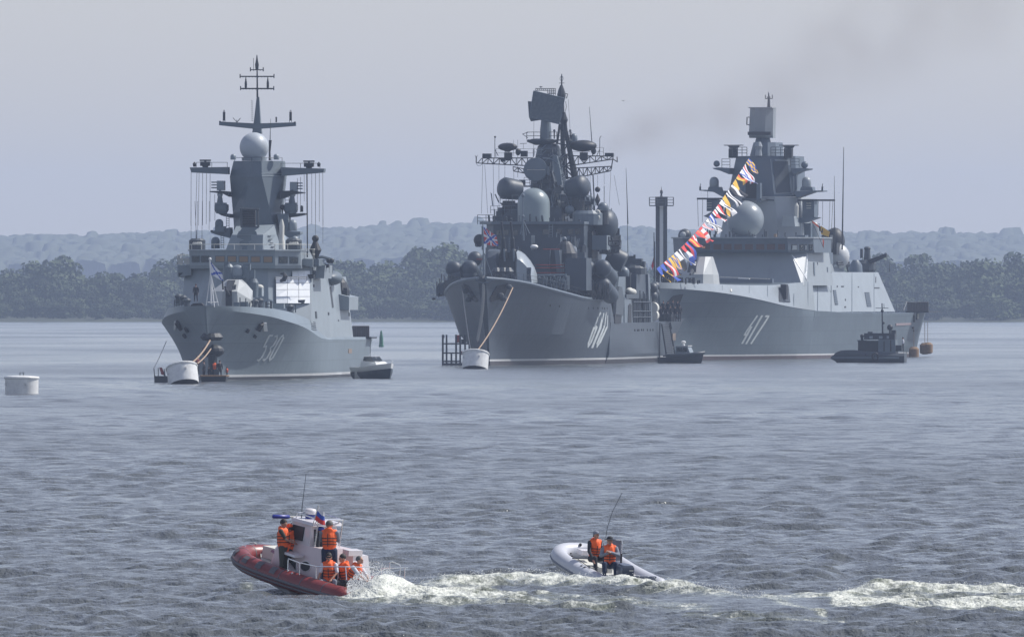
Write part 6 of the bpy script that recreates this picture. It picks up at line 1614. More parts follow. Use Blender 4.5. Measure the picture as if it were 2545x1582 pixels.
# foredeck bits
fd = MB(); r = random.Random(21)
for k in range(24):
    x = 150 + r.random()*330; a = D.P(c6(x, 470), -4 + r.random()*8); a.z = 10.1; fd.tube([a, a + Vector((0, 0, .3 + .6*r.random()))], .08 + .12*r.random(), 6)
D.put(fd, 'foredeck_gear', M['dark'])
D.put(D.rect(c6, 560, 436, 1050, 470, 40, 41), 'breakwater', M['g417d'])
w_ = MB()
for k in range(22): x = 560 + k*22; w_.cbox(D.P(c6(x, 418 + k*.9), 39), .28, .2, .10)
D.put(w_, 'breakwater_studs', M['offwhite'])
D.put(D.poly([c6(770, 424), c6(862, 432), c6(862, 440), c6(770, 436)], 38, 38.5), 'white_gear', M['white'])
for x in (395, 422): D.put(MB().lathe(D.P(c6(x, 475), 6), [(.25, 0), (.2, .4), (.6, .7)], 8), 'capstan', M['offwhite'])
# anchor recess at the bow and jackstaff
D.decal([[c6(180, 640), c6(290, 640), c6(322, 560), c6(240, 575)]], 'anchor_recess', M['black'], .05, 3)
D.put(MB().tube([D.P(c4(2003, 620), -7), D.P(c4(2000, 200), -7)], [.12, .06], 6), 'jackstaff', M['mid'])
for a, b_, r_ in ((c5(1818, 1512), c5(1832, 575), .12), (c5(1748, 1500), c5(1746, 838), .08)): whip(D, a, b_, 70, r_)
hl = MB()
for a, b_ in (((493, 1050), (500, 1300)), ((540, 1050), (536, 1260)), ((1640, 1070), (1638, 1290)), ((1706, 1070), (1698, 1330)), ((1733, 1070), (1720, 1330)), ((1600, 1070), (1598, 1200)), ((586, 980), (586, 1046))):
    hl.tube([D.P(c5(*a), 57), D.P(c5(*b_), 55)], .03, 4)
D.put(hl, 'halyards', M['mid'])
# ------------------------------------------------------------------ boats, buoys, people, flags
class Rig:
    # a floating thing with its own axes: x to starboard, y forward, z up; pitch lifts the bow
    def __init__(s, name, loc, rz, pitch, roll, label, cat, group=None):
        s.root = empty(name, loc, 0, label, cat, group)
        m = Matrix.Rotation(rz, 4, 'Z') @ Matrix.Rotation(pitch, 4, 'X') @ Matrix.Rotation(roll, 4, 'Y')
        s.root.rotation_euler = m.to_euler()
        s.m = Matrix.Translation(loc) @ m; s.i = s.m.inverted(); s.t = ([], []); s.bvh = None
    def L(s, q, y): return s.i @ world_at(q[0], q[1], y)
    def W(s, p): return s.m @ Vector(p)
    def put(s, mb, name, mat, parent=None, smooth=False, auto=None, solid=False, label=None):
        if solid:
            n = len(s.t[0]); s.t[0].extend(mb.v); s.t[1].extend([[i + n for i in f] for f in mb.f]); s.bvh = None
        o = mb.build(name, mat, parent or s.root, smooth, auto=auto)
        if label: o['label'] = label
        return o
    def hit(s, q, off=.01):
        if s.bvh is None: s.bvh = BVHTree.FromPolygons([Vector(v) for v in s.t[0]], s.t[1])
        o = s.i @ Vector((0, 0, EYE)); d = (s.i @ world_at(q[0], q[1], 500) - o).normalized()
        p, n, i, dd = s.bvh.ray_cast(o, d)
        if p is None: return None
        if n.dot(d) > 0: n = -n
        return p + n*off
    def decal(s, quad, name, mat, off=.012, parent=None, th=.03):
        a = [s.hit(q, off) for q in quad]; b = [s.hit(q, off - th) for q in quad]
        if None in a or None in b: return None
        return s.put(MB().hexa(b + a), name, mat, parent)
    def disc(s, q, rx, name, mat, off=.015, parent=None, n=18):
        a = []; b = []
        for c, d in ring8(n):
            p = s.hit((q[0] + rx*c, q[1] + rx*1.05*d), off)
            if p is None: return None
            a.append(p); b.append(s.hit((q[0] + rx*c, q[1] + rx*1.05*d), off - .03))
        return s.put(MB().loft([b, a]), name, mat, parent)

# ---- figures: every body is grown as one skin from tapered limbs
def blob(parts, name, mat, parent, voxel=.014, smooth=True):
    mb = MB()
    for p in parts:
        if p[0] == 'c':
            _, a, b, ra, rb = p; a = Vector(a); b = Vector(b); d = (b - a)
            n = 4; pts = [a.lerp(b, k/n) for k in range(n + 1)]
            mb.tube(pts, [ra + (rb - ra)*k/n for k in range(n + 1)], 9); mb.ball(a, ra, 9, 6); mb.ball(b, rb, 9, 6)
        elif p[0] == 's': mb.ball(p[1], p[2], 12, 9, p[3])
        elif p[0] == 'b': mb.cbox(p[1], *p[2], rz=p[3] if len(p) > 3 else 0)
    o = mb.build(name, mat, parent, True)
    rm = o.modifiers.new('skin', 'REMESH'); rm.mode = 'VOXEL'; rm.voxel_size = voxel; rm.use_smooth_shade = True
    if smooth:
        sm = o.modifiers.new('smooth', 'SMOOTH'); sm.factor = .5; sm.iterations = 3
    return o

def person(loc, rz, label, pose='stand', shirt='olive', trousers='dcloth', vest=True, hair='hair', hat=None, armL=None, armR=None, lean=0.0, head_turn=0.0, head_tilt=0.0, sleeve=.5, glasses=False, size=1.0, group=None, voxel=.014, knees=None, scale_w=1.0, shoes='dcloth', name='person', cat='person'):
    root = empty(name, loc, rz, label, cat, group)
    root.scale = (size*scale_w, size*scale_w, size)
    V = Vector
    sit = pose == 'sit'
    hz_ = .92 if not sit else .50
    pel = V((0, 0, hz_)); up = V((0, math.sin(lean), math.cos(lean)))
    chest = pel + up*.36; neck = pel + up*.52; sh = V((.19, 0, 0))
    hl = neck + up*.06; hc = neck + up*.17 + V((0, .02, 0))
    sL, sR = neck - sh - up*.04, neck + sh - up*.04
    hipL, hipR = pel + V((-.10, 0, -.02)), pel + V((.10, 0, -.02))
    if sit:
        kL, kR = knees or ((-.16, .42, .50), (.16, .42, .50))
        kL, kR = V(kL), V(kR); aL, aR = kL + V((0, .05, -.42)), kR + V((0, .05, -.42))
    else:
        kL, kR = V((-.12, .03, .50)), V((.13, .01, .50)); aL, aR = V((-.14, -.01, .08)), V((.15, -.02, .08))
    def arm(s, spec, sg):
        if spec is None: e = s + V((sg*.08, -.03, -.28)); w = e + V((sg*.0, .08, -.24))
        else: e, w = V(spec[0]) + neck - V((0, 0, .04)), V(spec[1]) + neck - V((0, 0, .04))
        return e, w
    eL, wL = arm(sL, armL, -1); eR, wR = arm(sR, armR, 1)
    hd = Matrix.Rotation(head_turn, 3, 'Z') @ Matrix.Rotation(-head_tilt, 3, 'X')
    def H(x, y, z): return hc + hd @ V((x, y, z))
    P = [('c', pel, chest, .125, .135), ('c', chest, neck - up*.06, .13, .085), ('c', sL, sR, .055, .055), ('c', neck - up*.03, hl, .056, .052),
         ('s', H(0, 0, .02), .098, (.82, .98, 1.18)), ('c', H(0, .045, -.055), H(0, .06, -.07), .045, .035), ('c', H(0, .095, .01), H(0, .112, -.02), .013, .017), ('s', H(-.083, 0, 0), .024, (.5, 1, 1.2)), ('s', H(.083, 0, 0), .024, (.5, 1, 1.2))]
    for s, e, w, sg in ((sL, eL, wL, -1), (sR, eR, wR, 1)):
        P += [('c', s, e, .052, .040), ('c', e, w, .040, .027)]
        d = (w - e).normalized(); sd = d.cross(V((0, 0, 1)));
        if sd.length < .2: sd = V((1, 0, 0))
        sd.normalize()
        palm = w + d*.075; P.append(('c', w, palm, .027, .034))
        for k, off in enumerate((-.030, -.010, .011, .031)):
            r0 = palm + sd*off; L_ = (.062, .075, .070, .055)[k]; bend = V((0, 0, -.02))
            P.append(('c', r0, r0 + d*L_*.55 + bend*.3, .011, .010)); P.append(('c', r0 + d*L_*.55 + bend*.3, r0 + d*L_*.9 + bend, .010, .009))
        P.append(('c', w + d*.03 + sd*.03*sg, w + d*.075 + sd*.06*sg, .013, .011))
    for h, k, a in ((hipL, kL, aL), (hipR, kR, aR)):
        P += [('c', h, k, .082, .055), ('c', k, a, .052, .036), ('c', a + V((0, -.02, -.03)), a + V((0, .15, -.05)), .038, .030)]
    body = blob(P, 'body', M['skin'], root, voxel)
    g_ = .016
    tr = [('c', pel + V((0, 0, .06)), pel, .145, .15)]
    for h, k, a in ((hipL, kL, aL), (hipR, kR, aR)): tr += [('c', h, k, .082 + g_*1.6, .055 + g_*1.5), ('c', k, a + V((0, 0, .04)), .052 + g_*1.5, .045 + g_)]
    blob(tr, 'trousers', M[trousers], root, max(voxel, .018))
    for a in (aL, aR): blob([('c', a + V((0, -.03, -.035)), a + V((0, .16, -.05)), .05, .04)], 'shoe', M[shoes], root, max(voxel, .016))
    st_ = [('c', pel + up*.06, chest, .145, .15), ('c', chest, neck - up*.07, .148, .09), ('c', sL, sR, .072, .072)]
    for s, e, w in ((sL, eL, wL), (sR, eR, wR)):
        st_.append(('c', s, s.lerp(e, min(1, sleeve*2)), .068, .058))
        if sleeve > .5: st_.append(('c', e, e.lerp(w, (sleeve - .5)*2), .056, .044))
    blob(st_, 'shirt', M[shirt], root, max(voxel, .018))
    if vest:
        vs = [('c', pel + up*.10, chest, .175, .185), ('c', chest, chest + up*.08, .185, .17), ('c', sL*.72 + neck*.28 + up*.02, chest + V((-.09, .02, 0)), .075, .10), ('c', sR*.72 + neck*.28 + up*.02, chest + V((.09, .02, 0)), .075, .10),
              ('c', neck + V((-.09, -.04, .0)), neck + V((.09, -.04, .0)), .065, .065), ('s', neck + V((0, -.09, .045)), .10, (1.2, .55, .8))]
        vo = blob(vs, 'life_vest', M['orange'], root, max(voxel, .02))
        sb = MB()
        for q, rr in ((.16, .182), (.24, .186), (.33, .190)):
            c = pel + up*q
            sb.lathe(c, [(rr, -.011), (rr + .007, -.008), (rr + .007, .008), (rr, .011)], 22, up)
        sb.tube([pel + up*.10 + V((0, -.182, 0)), chest + up*.10 + V((0, -.186, 0))], .010, 5); sb.tube([pel + up*.10 + V((0, .182, 0)), chest + up*.02 + V((0, .19, 0))], .012, 5)
        sb.build('vest_strap', M['black'], vo)
    hr = [('s', H(0, -.018, .045), .108, (.86, .98, 1.02))]
    if hat:
        hm, brim = hat
        ho = blob([('s', H(0, -.005, .085), .108, (.9, 1.02, .75))], 'hat', M[hm], root, max(voxel, .016))
        bm_ = MB()
        if brim == 'round': bm_.lathe(H(0, 0, .065), [(.10, -.008), (.185, -.018), (.185, -.006), (.10, .01)], 20)
        else: bm_.cbox(H(0, .135, .06), .15, .11, .014)
        bm_.build('brim', M[hm], ho)
        hr = [('s', H(0, -.025, .0), .104, (.88, .92, .9))]
    cut = MB().ball(hr[0][1], hr[0][2], 16, 10, hr[0][3], 0, math.pi*.62)
    ho = cut.build('hair', M[hair], root, True)
    ey = MB()
    for x in (-.032, .032): ey.ball(H(x, .088, .012), .011, 6, 4)
    ey.build('eyes', M['black'], root)
    mo = MB().cbox(H(0, .098, -.055), .045, .012, .008); mo.build('mouth', M['dred'], root)
    if glasses: MB().cbox(H(0, .104, .014), .145, .012, .034).build('sunglasses', M['black'], root)
    return root

proto_cache = {}
def sailor(loc, rz, label, top='dcloth', vest=False, group=None, h=1.75, pose='stand', key=None):
    # crew far off, a dozen pixels tall: one figure of each kind, copied with its parts
    k = key or (top, vest, pose)
    if k not in proto_cache:
        r_ = person(loc, rz, label, pose, top, 'dcloth', vest, voxel=.04, sleeve=1.0, size=h/1.70, group=group)
        proto_cache[k] = r_; return r_
    src = proto_cache[k]; r_ = src.copy(); COL.objects.link(r_)
    r_.location = loc; r_.rotation_euler = (0, 0, rz); r_['label'] = label; r_.scale = (h/1.70,)*3
    if group: r_['group'] = group
    elif 'group' in r_: del r_['group']
    for c in list(src.children):
        n = c.copy(); COL.objects.link(n); n.parent = r_
        for g_ in list(c.children): m_ = g_.copy(); COL.objects.link(m_); m_.parent = n
    return r_

# ---- cloth flags
def flag_mesh(p00, p01, p11, p10, nu, nv, wave, pattern, mats, name, parent=None, label=None, cat=None, group=None, amp=.12, seed=0, thick=.01):
    # p00 hoist top, p01 fly top, p11 fly bottom, p10 hoist bottom; pattern(u, v) -> material index
    p00, p01, p11, p10 = map(Vector, (p00, p01, p11, p10)); vs = []; fs = []; mi = []
    n = (p01 - p00).cross(p10 - p00)
    n = n.normalized() if n.length > 1e-9 else Vector((0, -1, 0))
    for layer in (0, 1):
        for i in range(nu + 1):
            for j in range(nv + 1):
                u, v = i/nu, j/nv
                p = (p00*(1-u) + p01*u)*(1-v) + (p10*(1-u) + p11*u)*v
                p = p + n*(amp*u*math.sin(u*wave + v*1.6 + seed)) + Vector((0, 0, -amp*.5*u*math.sin(u*wave*.7 + seed*2)))
                vs.append(p + n*thick*layer)
    N_ = (nu + 1)*(nv + 1)
    for layer in (0, 1):
        for i in range(nu):
            for j in range(nv):
                a = layer*N_ + i*(nv + 1) + j; fs.append((a, a + 1, a + nv + 2, a + nv + 1)); mi.append(pattern((i + .5)/nu, (j + .5)/nv))
    me = bpy.data.meshes.new(name); me.from_pydata([tuple(v) for v in vs], [], fs)
    for m in mats: me.materials.append(M[m])
    me.polygons.foreach_set("material_index", mi); me.shade_smooth()
    o = bpy.data.objects.new(name, me); COL.objects.link(o)
    if parent: o.parent = parent
    return tag(o, label, cat, group)

def W_at(ship, q, d): return ship.root.matrix_basis @ ship.P(q, d)

# blue saltire on white at the bow of 530
def saltire(u, v): return 1 if min(abs(v - u), abs(v - (1 - u))) < .10 else 0
q = lambda x, y, d=-5.0: W_at(A, c2(x, y), d)
flag_mesh(q(512, 472), q(608, 560), q(614, 618), q(520, 576), 16, 12, 4, saltire, ['fwhite', 'fblue'], 'naval_flag', label='white flag with a blue diagonal cross at the bow of the ship numbered 530', cat='flag', amp=.25)
# tripod jackstaff of 530 is white
js = MB(); js.tube([A.P(c2(508, 450), -5), A.P(c2(516, 600), -5), A.P(c2(518, 800), -5)], [.07, .08, .10], 6).ball(A.P(c2(510, 452), -5), .16, 8, 6)
for x, d in ((478, -4.2), (580, -4.2), (545, -5.6)): js.tube([A.P(c2(514, 565), -5), A.P(c2(x, 828), d)], .055, 5)
js.tube([A.P(c2(492, 790), -4.6), A.P(c2(575, 790), -4.6)], .05, 5)
A.put(js, 'jackstaff', M['white'])
def jack(u, v):
    d = min(abs(v - u), abs(v - (1 - u))); c = min(abs(u - .5), abs(v - .5))
    if d < .09: return 1
    if d < .15: return 2
    if c < .05: return 2
    return 0
q = lambda x, y, d=-6.0: W_at(B, c4(x, y), d)
flag_mesh(q(528, 150), q(640, 225), q(655, 318), q(534, 298), 18, 14, 5, jack, ['fred', 'fblue', 'fwhite'], 'naval_flag', label='red flag with blue and white crosses at the bow of the ship numbered 610', cat='flag', amp=.3)
q = lambda x, y, d=150: W_at(B, d4(x, y), d)
flag_mesh(q(684, 178), q(702, 230), q(672, 330), q(655, 285), 8, 8, 4, lambda u, v: 0 if v < .5 else 1, ['dred', 'fred'], 'naval_flag', label='small dull red flag furled on the stern staff between 610 and 417', cat='flag', amp=.2)
B.put(MB().tube([B.P(d4(690, 440), 150), B.P(d4(697, 0), 150)], [.12, .05], 6), 'ensign_staff', M['dark'])

# ---- dressing line of signal flags on 417
def signal_string():
    root = empty('signal_flag_string', (0, 0, 0), 0, 'long slanting string of coloured signal flags from the mast to the bow of 417', 'signal flags')
    top = c5(965, 672); bot = d5(48, 1280)
    pt = W_at(Cc, top, 55); pb = W_at(Cc, bot, -7)
    root.location = pb; sub = lambda p: p - pb
    N_ = 27
    def on(f):
        p = pb.lerp(pt, f); p.z -= 1.5*math.sin(math.pi*f); return p
    pts = [sub(on(k/30)) for k in range(31)]
    MB().tube(pts, .03, 4).build('line', M['dark'], root)
    pats = {
      'h3': lambda u, v: 0 if v < .33 else (1 if v < .66 else 2), 'v3': lambda u, v: 0 if u < .33 else (1 if u < .66 else 2), 'v2': lambda u, v: 0 if u < .5 else 1, 'h2': lambda u, v: 0 if v < .5 else 1,
      'cross': lambda u, v: 1 if min(abs(u - .5), abs(v - .5)) < .13 else 0, 'sal': lambda u, v: 1 if min(abs(v - u), abs(v - 1 + u)) < .12 else 0, 'chk': lambda u, v: (int(u*4) + int(v*4)) % 2, 'dot': lambda u, v: 1 if (u - .5)**2 + (v - .5)**2 < .06 else 0, 'solid': lambda u, v: 0, 'h5': lambda u, v: int(v*5) % 2, 'v5': lambda u, v: int(u*5) % 2}
    seq = [('v2', ['fblue', 'yellow']), ('v3', ['fblue', 'yellow', 'fblue']), ('h3', ['fred', 'fwhite', 'fred']), ('h3', ['yellow', 'yellow', 'fblue']), ('sal', ['yellow', 'fblue']), ('v2', ['fwhite', 'fblack']), ('h3', ['fblack', 'fwhite', 'fblack']), ('v3', ['fred', 'fwhite', 'fblue']), ('h2', ['fblue', 'fred']), ('h3', ['fred', 'yellow', 'fred']), ('cross', ['fred', 'fwhite']), ('h2', ['orange', 'fred']), ('v5', ['fred', 'fwhite']), ('h5', ['fwhite', 'fred']), ('sal', ['fwhite', 'fblack']), ('h3', ['fblue', 'fwhite', 'fblue']), ('cross', ['fwhite', 'fred']), ('h2', ['fred', 'fwhite']), ('dot', ['fwhite', 'fblack']), ('v2', ['yellow', 'yellow']), ('h3', ['fwhite', 'fblack', 'fwhite']), ('h2', ['fwhite', 'fblack']), ('v2', ['yellow', 'fblack']), ('h2', ['orange', 'yellow']), ('sal', ['fwhite', 'fblue']), ('h3', ['fwhite', 'fred', 'fwhite']), ('chk', ['fblue', 'yellow'])]
    r = random.Random(4)
    for k, (pn, cols) in enumerate(seq):
        f0 = (k + .12)/N_; f1 = (k + .92)/N_
        a, b_ = on(f1), on(f0)
        L_ = 1.8 + r.random()*1.3 + (.6 if k < 9 else 0)
        dirn = Vector((.40 + .5*r.random(), .15 + .5*r.random(), -.55 - .7*r.random())).normalized()*L_
        taper = .45 + .4*r.random()
        w = (b_ - a)
        flag_mesh(sub(a), sub(a + dirn), sub(a + dirn*(.95) + w*taper), sub(b_), 12, 9, 3.5 + 2*r.random(), pats[pn], cols, 'signal_flag', root, amp=.38, seed=r.random()*6)
    # second short string abaft the mast
    r2 = empty('signal_flag_string', (0, 0, 0), 0, 'short string with orange and yellow flags behind the bridge of 417', 'signal flags')
    p0 = W_at(Cc, c5(1535, 1240), 48); r2.location = p0
    p1 = W_at(Cc, c5(1650, 1500), 48); MB().tube([(0, 0, 0), p1 - p0], .03, 4).build('line', M['dark'], r2)
    for (x0, y0, x1, y1, x2, y2, x3, y3), cols in (((1535, 1242, 1600, 1285, 1610, 1312, 1548, 1268), ['orange']), ((1600, 1290, 1640, 1310, 1640, 1360, 1608, 1340), ['fblack']), ((1620, 1292, 1705, 1345, 1698, 1392, 1624, 1372), ['yellow']), ((1640, 1400, 1652, 1440, 1650, 1500, 1640, 1470), ['orange'])):
        P_ = [W_at(Cc, c5(*t_), 48) - p0 for t_ in ((x0, y0), (x1, y1), (x2, y2), (x3, y3))]
        flag_mesh(*P_, 8, 6, 3, lambda u, v: 0, cols, 'signal_flag', r2, amp=.15)
signal_string()

# ---- mooring buoys
def buoy(px, py, wpx, hpx, tilt, lean, label, under=True):
    D_ = sea_dist(py); w = wpx*D_/F; h = hpx*D_/F
    x = (px - CX)/F*D_
    root = empty('mooring_buoy', (x, D_, 0), 0, label, 'buoy', 'white mooring buoys')
    root.rotation_euler = (math.radians(-tilt), math.radians(lean), 0)
    r_ = w/2
    MB().lathe((0, 0, 0), [(r_*.93, -.05 if under else -1.0), (r_*.95, h*.2), (r_*.96, h*.86), (r_*.965, h*.9)], 36).build('drum', M['buoy'], root, True, auto=40)
    MB().lathe((0, 0, h*.9), [(r_*.97, 0), (r_*1.01, .03), (r_*1.02, .14), (r_*.98, .22), (r_*.5, .30), (.02, .32)], 36).build('rim', M['buoy'], root, True, auto=40)
    if under: MB().lathe((0, 0, 0), [(.3, -.75), (r_*.6, -.42), (r_*.9, -.06), (r_*.93, -.04)], 36).build('dark_bottom', M['black'], root, True, auto=40)  # underside of the drum in plain black
    for a in (-1.15, .3, 2.2):
        MB().cbox((r_*.97*math.sin(a), -r_*.97*math.cos(a), h*.62), .14, .2, .22, rz=a).build('lug', M['buoy'], root)
    MB().tube([(-.15, 0, h + .1), (-.15, 0, h + .4), (.15, 0, h + .4), (.15, 0, h + .1)], .05, 6).build('mooring_eye', M['dark'], root)
    return root
b1_ = buoy(54, 981, 87, 44, 0, 0, 'white drum buoy floating upright alone at the left edge', False)
b2_ = buoy(457, 954, 80, 46, 21, -8, 'white drum buoy tilted over beside the workboat under the bow of 530')
b3_ = buoy(1180.5, 917, 68, 42, 19, 3, 'white drum buoy tilted over under the bow of 610')

# green channel buoy
gx_, gy_ = 947.5, 861
D_ = sea_dist(gy_); x = (gx_ - CX)/F*D_
gb = empty('channel_buoy', (x, D_, 0), 0, 'slim green channel buoy behind the stern of 530', 'buoy')
MB().lathe((0, 0, 0), [(.40, -.5), (.42, .25), (.36, .3), (.30, 1.6), (.18, 2.2)], 14).build('buoy_body', M['green'], gb, True, auto=40)
MB().lathe((0, 0, 2.2), [(.18, 0), (.2, .15), (.05, .55)], 10).build('topmark', M['green'], gb)

# ---- lead tower between 610 and 417
D_ = 2700; x = (c5(162, 0)[0] - CX)/F*D_; k_ = D_/F
lt = empty('channel_light_tower', (x, D_, 0), 0, 'tall dark beacon tower with a pale centre stripe and top gallery', 'beacon tower')
zt_ = EYE - (c5(0, 1028)[1] - HY)*k_
wcol = 105/3.6873*k_
for sx in (-1, 1): MB().box(sx*wcol*.5 - (wcol*.34 if sx > 0 else 0), sx*wcol*.5 + (wcol*.34 if sx < 0 else 0), 0, 1.6, -1, zt_ - 1.5).build('tower_leg', M['dark'], lt)
MB().box(-wcol*.17, wcol*.17, .1, 1.5, -1, zt_ - 1.55).build('white_stripe', M['white'], lt)
MB().box(-wcol*.54, wcol*.54, -.1, 1.8, zt_ - 1.5, zt_).build('tower_head', M['dark'], lt)
hd_ = MB(); zz = zt_ - 1.35
gw = 110/3.6873*k_
hd_.box(-gw, gw, -1.2, 2.8, zz - .14, zz)
hd_.build('gallery', M['dark'], lt)
rl = MB(); railing(rl, [(-gw, 2.6, zz), (-gw, -1.1, zz), (gw, -1.1, zz), (gw, 2.6, zz)], 1.25, 1.3, .045, 3, .055); rl.build('gallery_rail', M['mid'], lt)
MB().lathe((0, .6, zt_), [(.28, 0), (.16, .2), (.14, .5), (.24, .55), (.2, .95), (.05, 1.15), (.03, 1.6)], 10).build('lantern', M['dark'], lt)

# ---- floating platform with steel frame by the bow of 610
D_ = sea_dist(909); k_ = D_/F; sx = lambda x: (c4(x, 0)[0] - CX)*k_; sz = lambda y: EYE - (c4(0, y)[1] - HY)*k_
fp = empty('floating_stage', (sx(280), D_, 0), 0, 'dark steel frame on a float at the left of the 610 bow', 'work platform')
ox = sx(280)
MB().box(sx(168) - ox, sx(410) - ox, 0, 4, -.4, .35).build('float', M['dark'], fp)
for x in (175, 208, 250, 290, 326, 368, 405):
    for dy in ((0, 3.6) if x in (175, 290, 405) else (0,)):
        MB().tube([(sx(x) - ox, dy + .1, .3), (sx(x) - ox, dy + .1, sz(1082 if x not in (250,) else 1240))], .13, 6).build('upright', M['dark'], fp)
for y, x0, x1 in ((1160, 175, 405), (1240, 175, 405), (1312, 175, 330)):
    MB().tube([(sx(x0) - ox, .05, sz(y)), (sx(x1) - ox, .05, sz(y))], .10, 6).build('crossbar', M['dark'], fp)
for x0, y0, x1, y1, m_ in ((288, 1085, 322, 1150, 'red'), (330, 1225, 360, 1255, 'red'), (168, 1085, 190, 1112, 'dark'), (335, 1120, 360, 1158, 'dark')):
    MB().box(sx(x0) - ox, sx(x1) - ox, .3, .5, sz(y1), sz(y0)).build('hanging_gear', M[m_], fp)

# ---- ropes and chain (each lies on two things, so each is a thing)
def line_between(pa, pb, r_, mat, name, label, cat, sag=.5, n=14):
    pts = []
    for k in range(n + 1):
        f = k/n; p = pa.lerp(pb, f); p.z -= sag*4*f*(1 - f); pts.append(p)
    o0 = pts[0].copy(); mb = MB().tube([p - o0 for p in pts], r_, 6); o = mb.build(name, M[mat], None, True, loc=o0); return tag(o, label, cat)
bt3 = Vector(b3_.location) + Vector((0, 0, 2.2)); bt2 = Vector(b2_.location) + Vector((.4, 0, 2.1))
line_between(W_at(B, c4(795, 640), 3.2), bt3 + Vector((.3, 0, 0)), .085, 'rope', 'mooring_rope', 'tan rope running from the 610 bow down to the buoy, right of the chain', 'rope', .6)
line_between(W_at(B, c4(338, 640), 2), bt3 + Vector((-.5, 0, 0)), .06, 'dark', 'mooring_rope', 'dark rope running from the 610 bow down to the buoy, left of the chain', 'rope', .5)
line_between(W_at(A, c2(512, 1085), -3), bt2 + Vector((.4, -.2, 0)), .09, 'rope', 'mooring_rope', 'upper tan rope from the bow of 530 to the tilted buoy', 'rope', .25)
line_between(W_at(A, c2(520, 1150), -2), bt2 + Vector((.9, .2, -.1)), .075, 'rope', 'mooring_rope', 'lower tan rope from the bow of 530 to the tilted buoy', 'rope', .15)
def chain():
    pa, pb = W_at(B, c4(527, 590), -7.6), W_at(B, c4(474, 1128), -7.0); o0 = pa.copy()
    root = empty('anchor_chain', o0, 0, 'pale heavy chain hanging from the bow roller of 610', 'chain')
    n = 56; proto = None
    for k in range(n):
        f = (k + .5)/n; p = pa.lerp(pb, f) + Vector((.25*math.sin(f*3.1), 0, 0)) - o0
        if proto is None:
            pts = [(.13*math.cos(a), 0, .28*math.sin(a)) for a in [2*math.pi*j/8 for j in range(9)]]
            ob = MB().tube(pts, .075, 5).build('chain_link', M['chain'], root); proto = ob
        else: ob = proto.copy(); COL.objects.link(ob)
        ob.parent = root; ob.location = p; ob.rotation_euler = (0, .1, 1.35*(k % 2) + .2)
    return root
chain()

# ---- small open work float with a red flag, left of the tilted buoy
D_ = sea_dist(952); k_ = D_/F; fx = lambda x: (c2(x, 0)[0] - CX)*k_; fz = lambda y: EYE - (c2(0, y)[1] - HY)*k_
r_ = empty('work_float', (fx(126), D_, 0), 0, 'small dark float with red flag and wire posts left of the tilted buoy', 'float'); ox = fx(126)
MB().loft([[(fx(75) - ox, 0, .05), (fx(178) - ox, 0, .05), (fx(178) - ox, 2.2, .05), (fx(75) - ox, 2.2, .05)], [(fx(72) - ox, -.1, .72), (fx(180) - ox, -.1, .72), (fx(180) - ox, 2.3, .72), (fx(72) - ox, 2.3, .72)]]).build('float_hull', M['dark'], r_)
for x0, y0, x1, y1 in ((80, 1405, 70, 1305), (106, 1400, 104, 1302), (156, 1400, 150, 1330), (165, 1400, 150, 1310)):
    MB().tube([(fx(x0) - ox, .3, fz(y0)), (fx(x1) - ox, .3, fz(y1))], .045, 5).build('post', M['dark'], r_)
flag_mesh((fx(112) - ox, .3, fz(1300)), (fx(135) - ox, .3, fz(1298)), (fx(160) - ox, .3, fz(1362)), (fx(128) - ox, .3, fz(1355)), 6, 6, 2, lambda u, v: 0, ['dred'], 'red_flag', r_, amp=.06)
line_between(Vector((fx(70), D_ + .3, fz(1305))), W_at(A, c2(168, 1095), 8), .035, 'dark', 'mooring_rope', 'thin dark line from the float up to the left bow of 530', 'rope', .1)

# ---- workboat with its men under the bow of 530
D_ = sea_dist(950); k_ = D_/F; ox = fx(545)
k2 = D_/F; fx2 = lambda x: (c2(x, 0)[0] - CX)*k2; fz2 = lambda y: EYE - (c2(0, y)[1] - HY)*k2; ox = fx2(545)
wb = empty('workboat', (ox, D_, 0), 0, 'low dark workboat full of men between the tilted buoy and the 530 bow', 'workboat')
MB().loft([[(fx2(x) - ox, yy, .0) for x, yy in ((445, 0), (630, 0), (640, 1.2), (630, 2.4), (445, 2.4))], [(fx2(x) - ox, yy, .62) for x, yy in ((438, -.2), (636, -.2), (655, 1.2), (636, 2.6), (438, 2.6))]]).build('boat_hull', M['dark'], wb)
MB().tube([(fx2(x) - ox, yy, .66) for x, yy in ((438, -.2), (636, -.2), (655, 1.2), (636, 2.6), (438, 2.6), (438, -.2))], .09, 6).build('gunwale', M['brown'], wb)
MB().cbox((fx2(560) - ox, .6, .95), .5, .6, .7).build('fuel_box', M['mid'], wb)
for x, lab, top, vest, h, rz, gz_ in ((462, 'man in dark clothes standing left in the workboat under 530', 'dcloth', False, 1.8, 1.2, .35), (500, 'man in dark clothes bending in the workboat beside the orange vest', 'dcloth', False, 1.2, 2.2, .35), (545, 'man in orange vest standing in the middle of the workboat under 530', 'dcloth', True, 1.75, 2.8, .35), (585, 'man in black standing right of the orange vest in the workboat', 'dcloth', False, 1.82, 3.4, .35), (642, 'person in orange vest sitting low at the right end of the workboat', 'dcloth', True, 1.15, 1.5, .35)):
    sailor((fx2(x), D_ + .9, gz_), rz, lab, top, vest, 'men in the workboat', h)
sailor((fx2(404), D_ + 2.4, .9), .4, 'person in dark red handling the ropes behind the tilted buoy', 'dred', False, 'men in the workboat', 1.7)

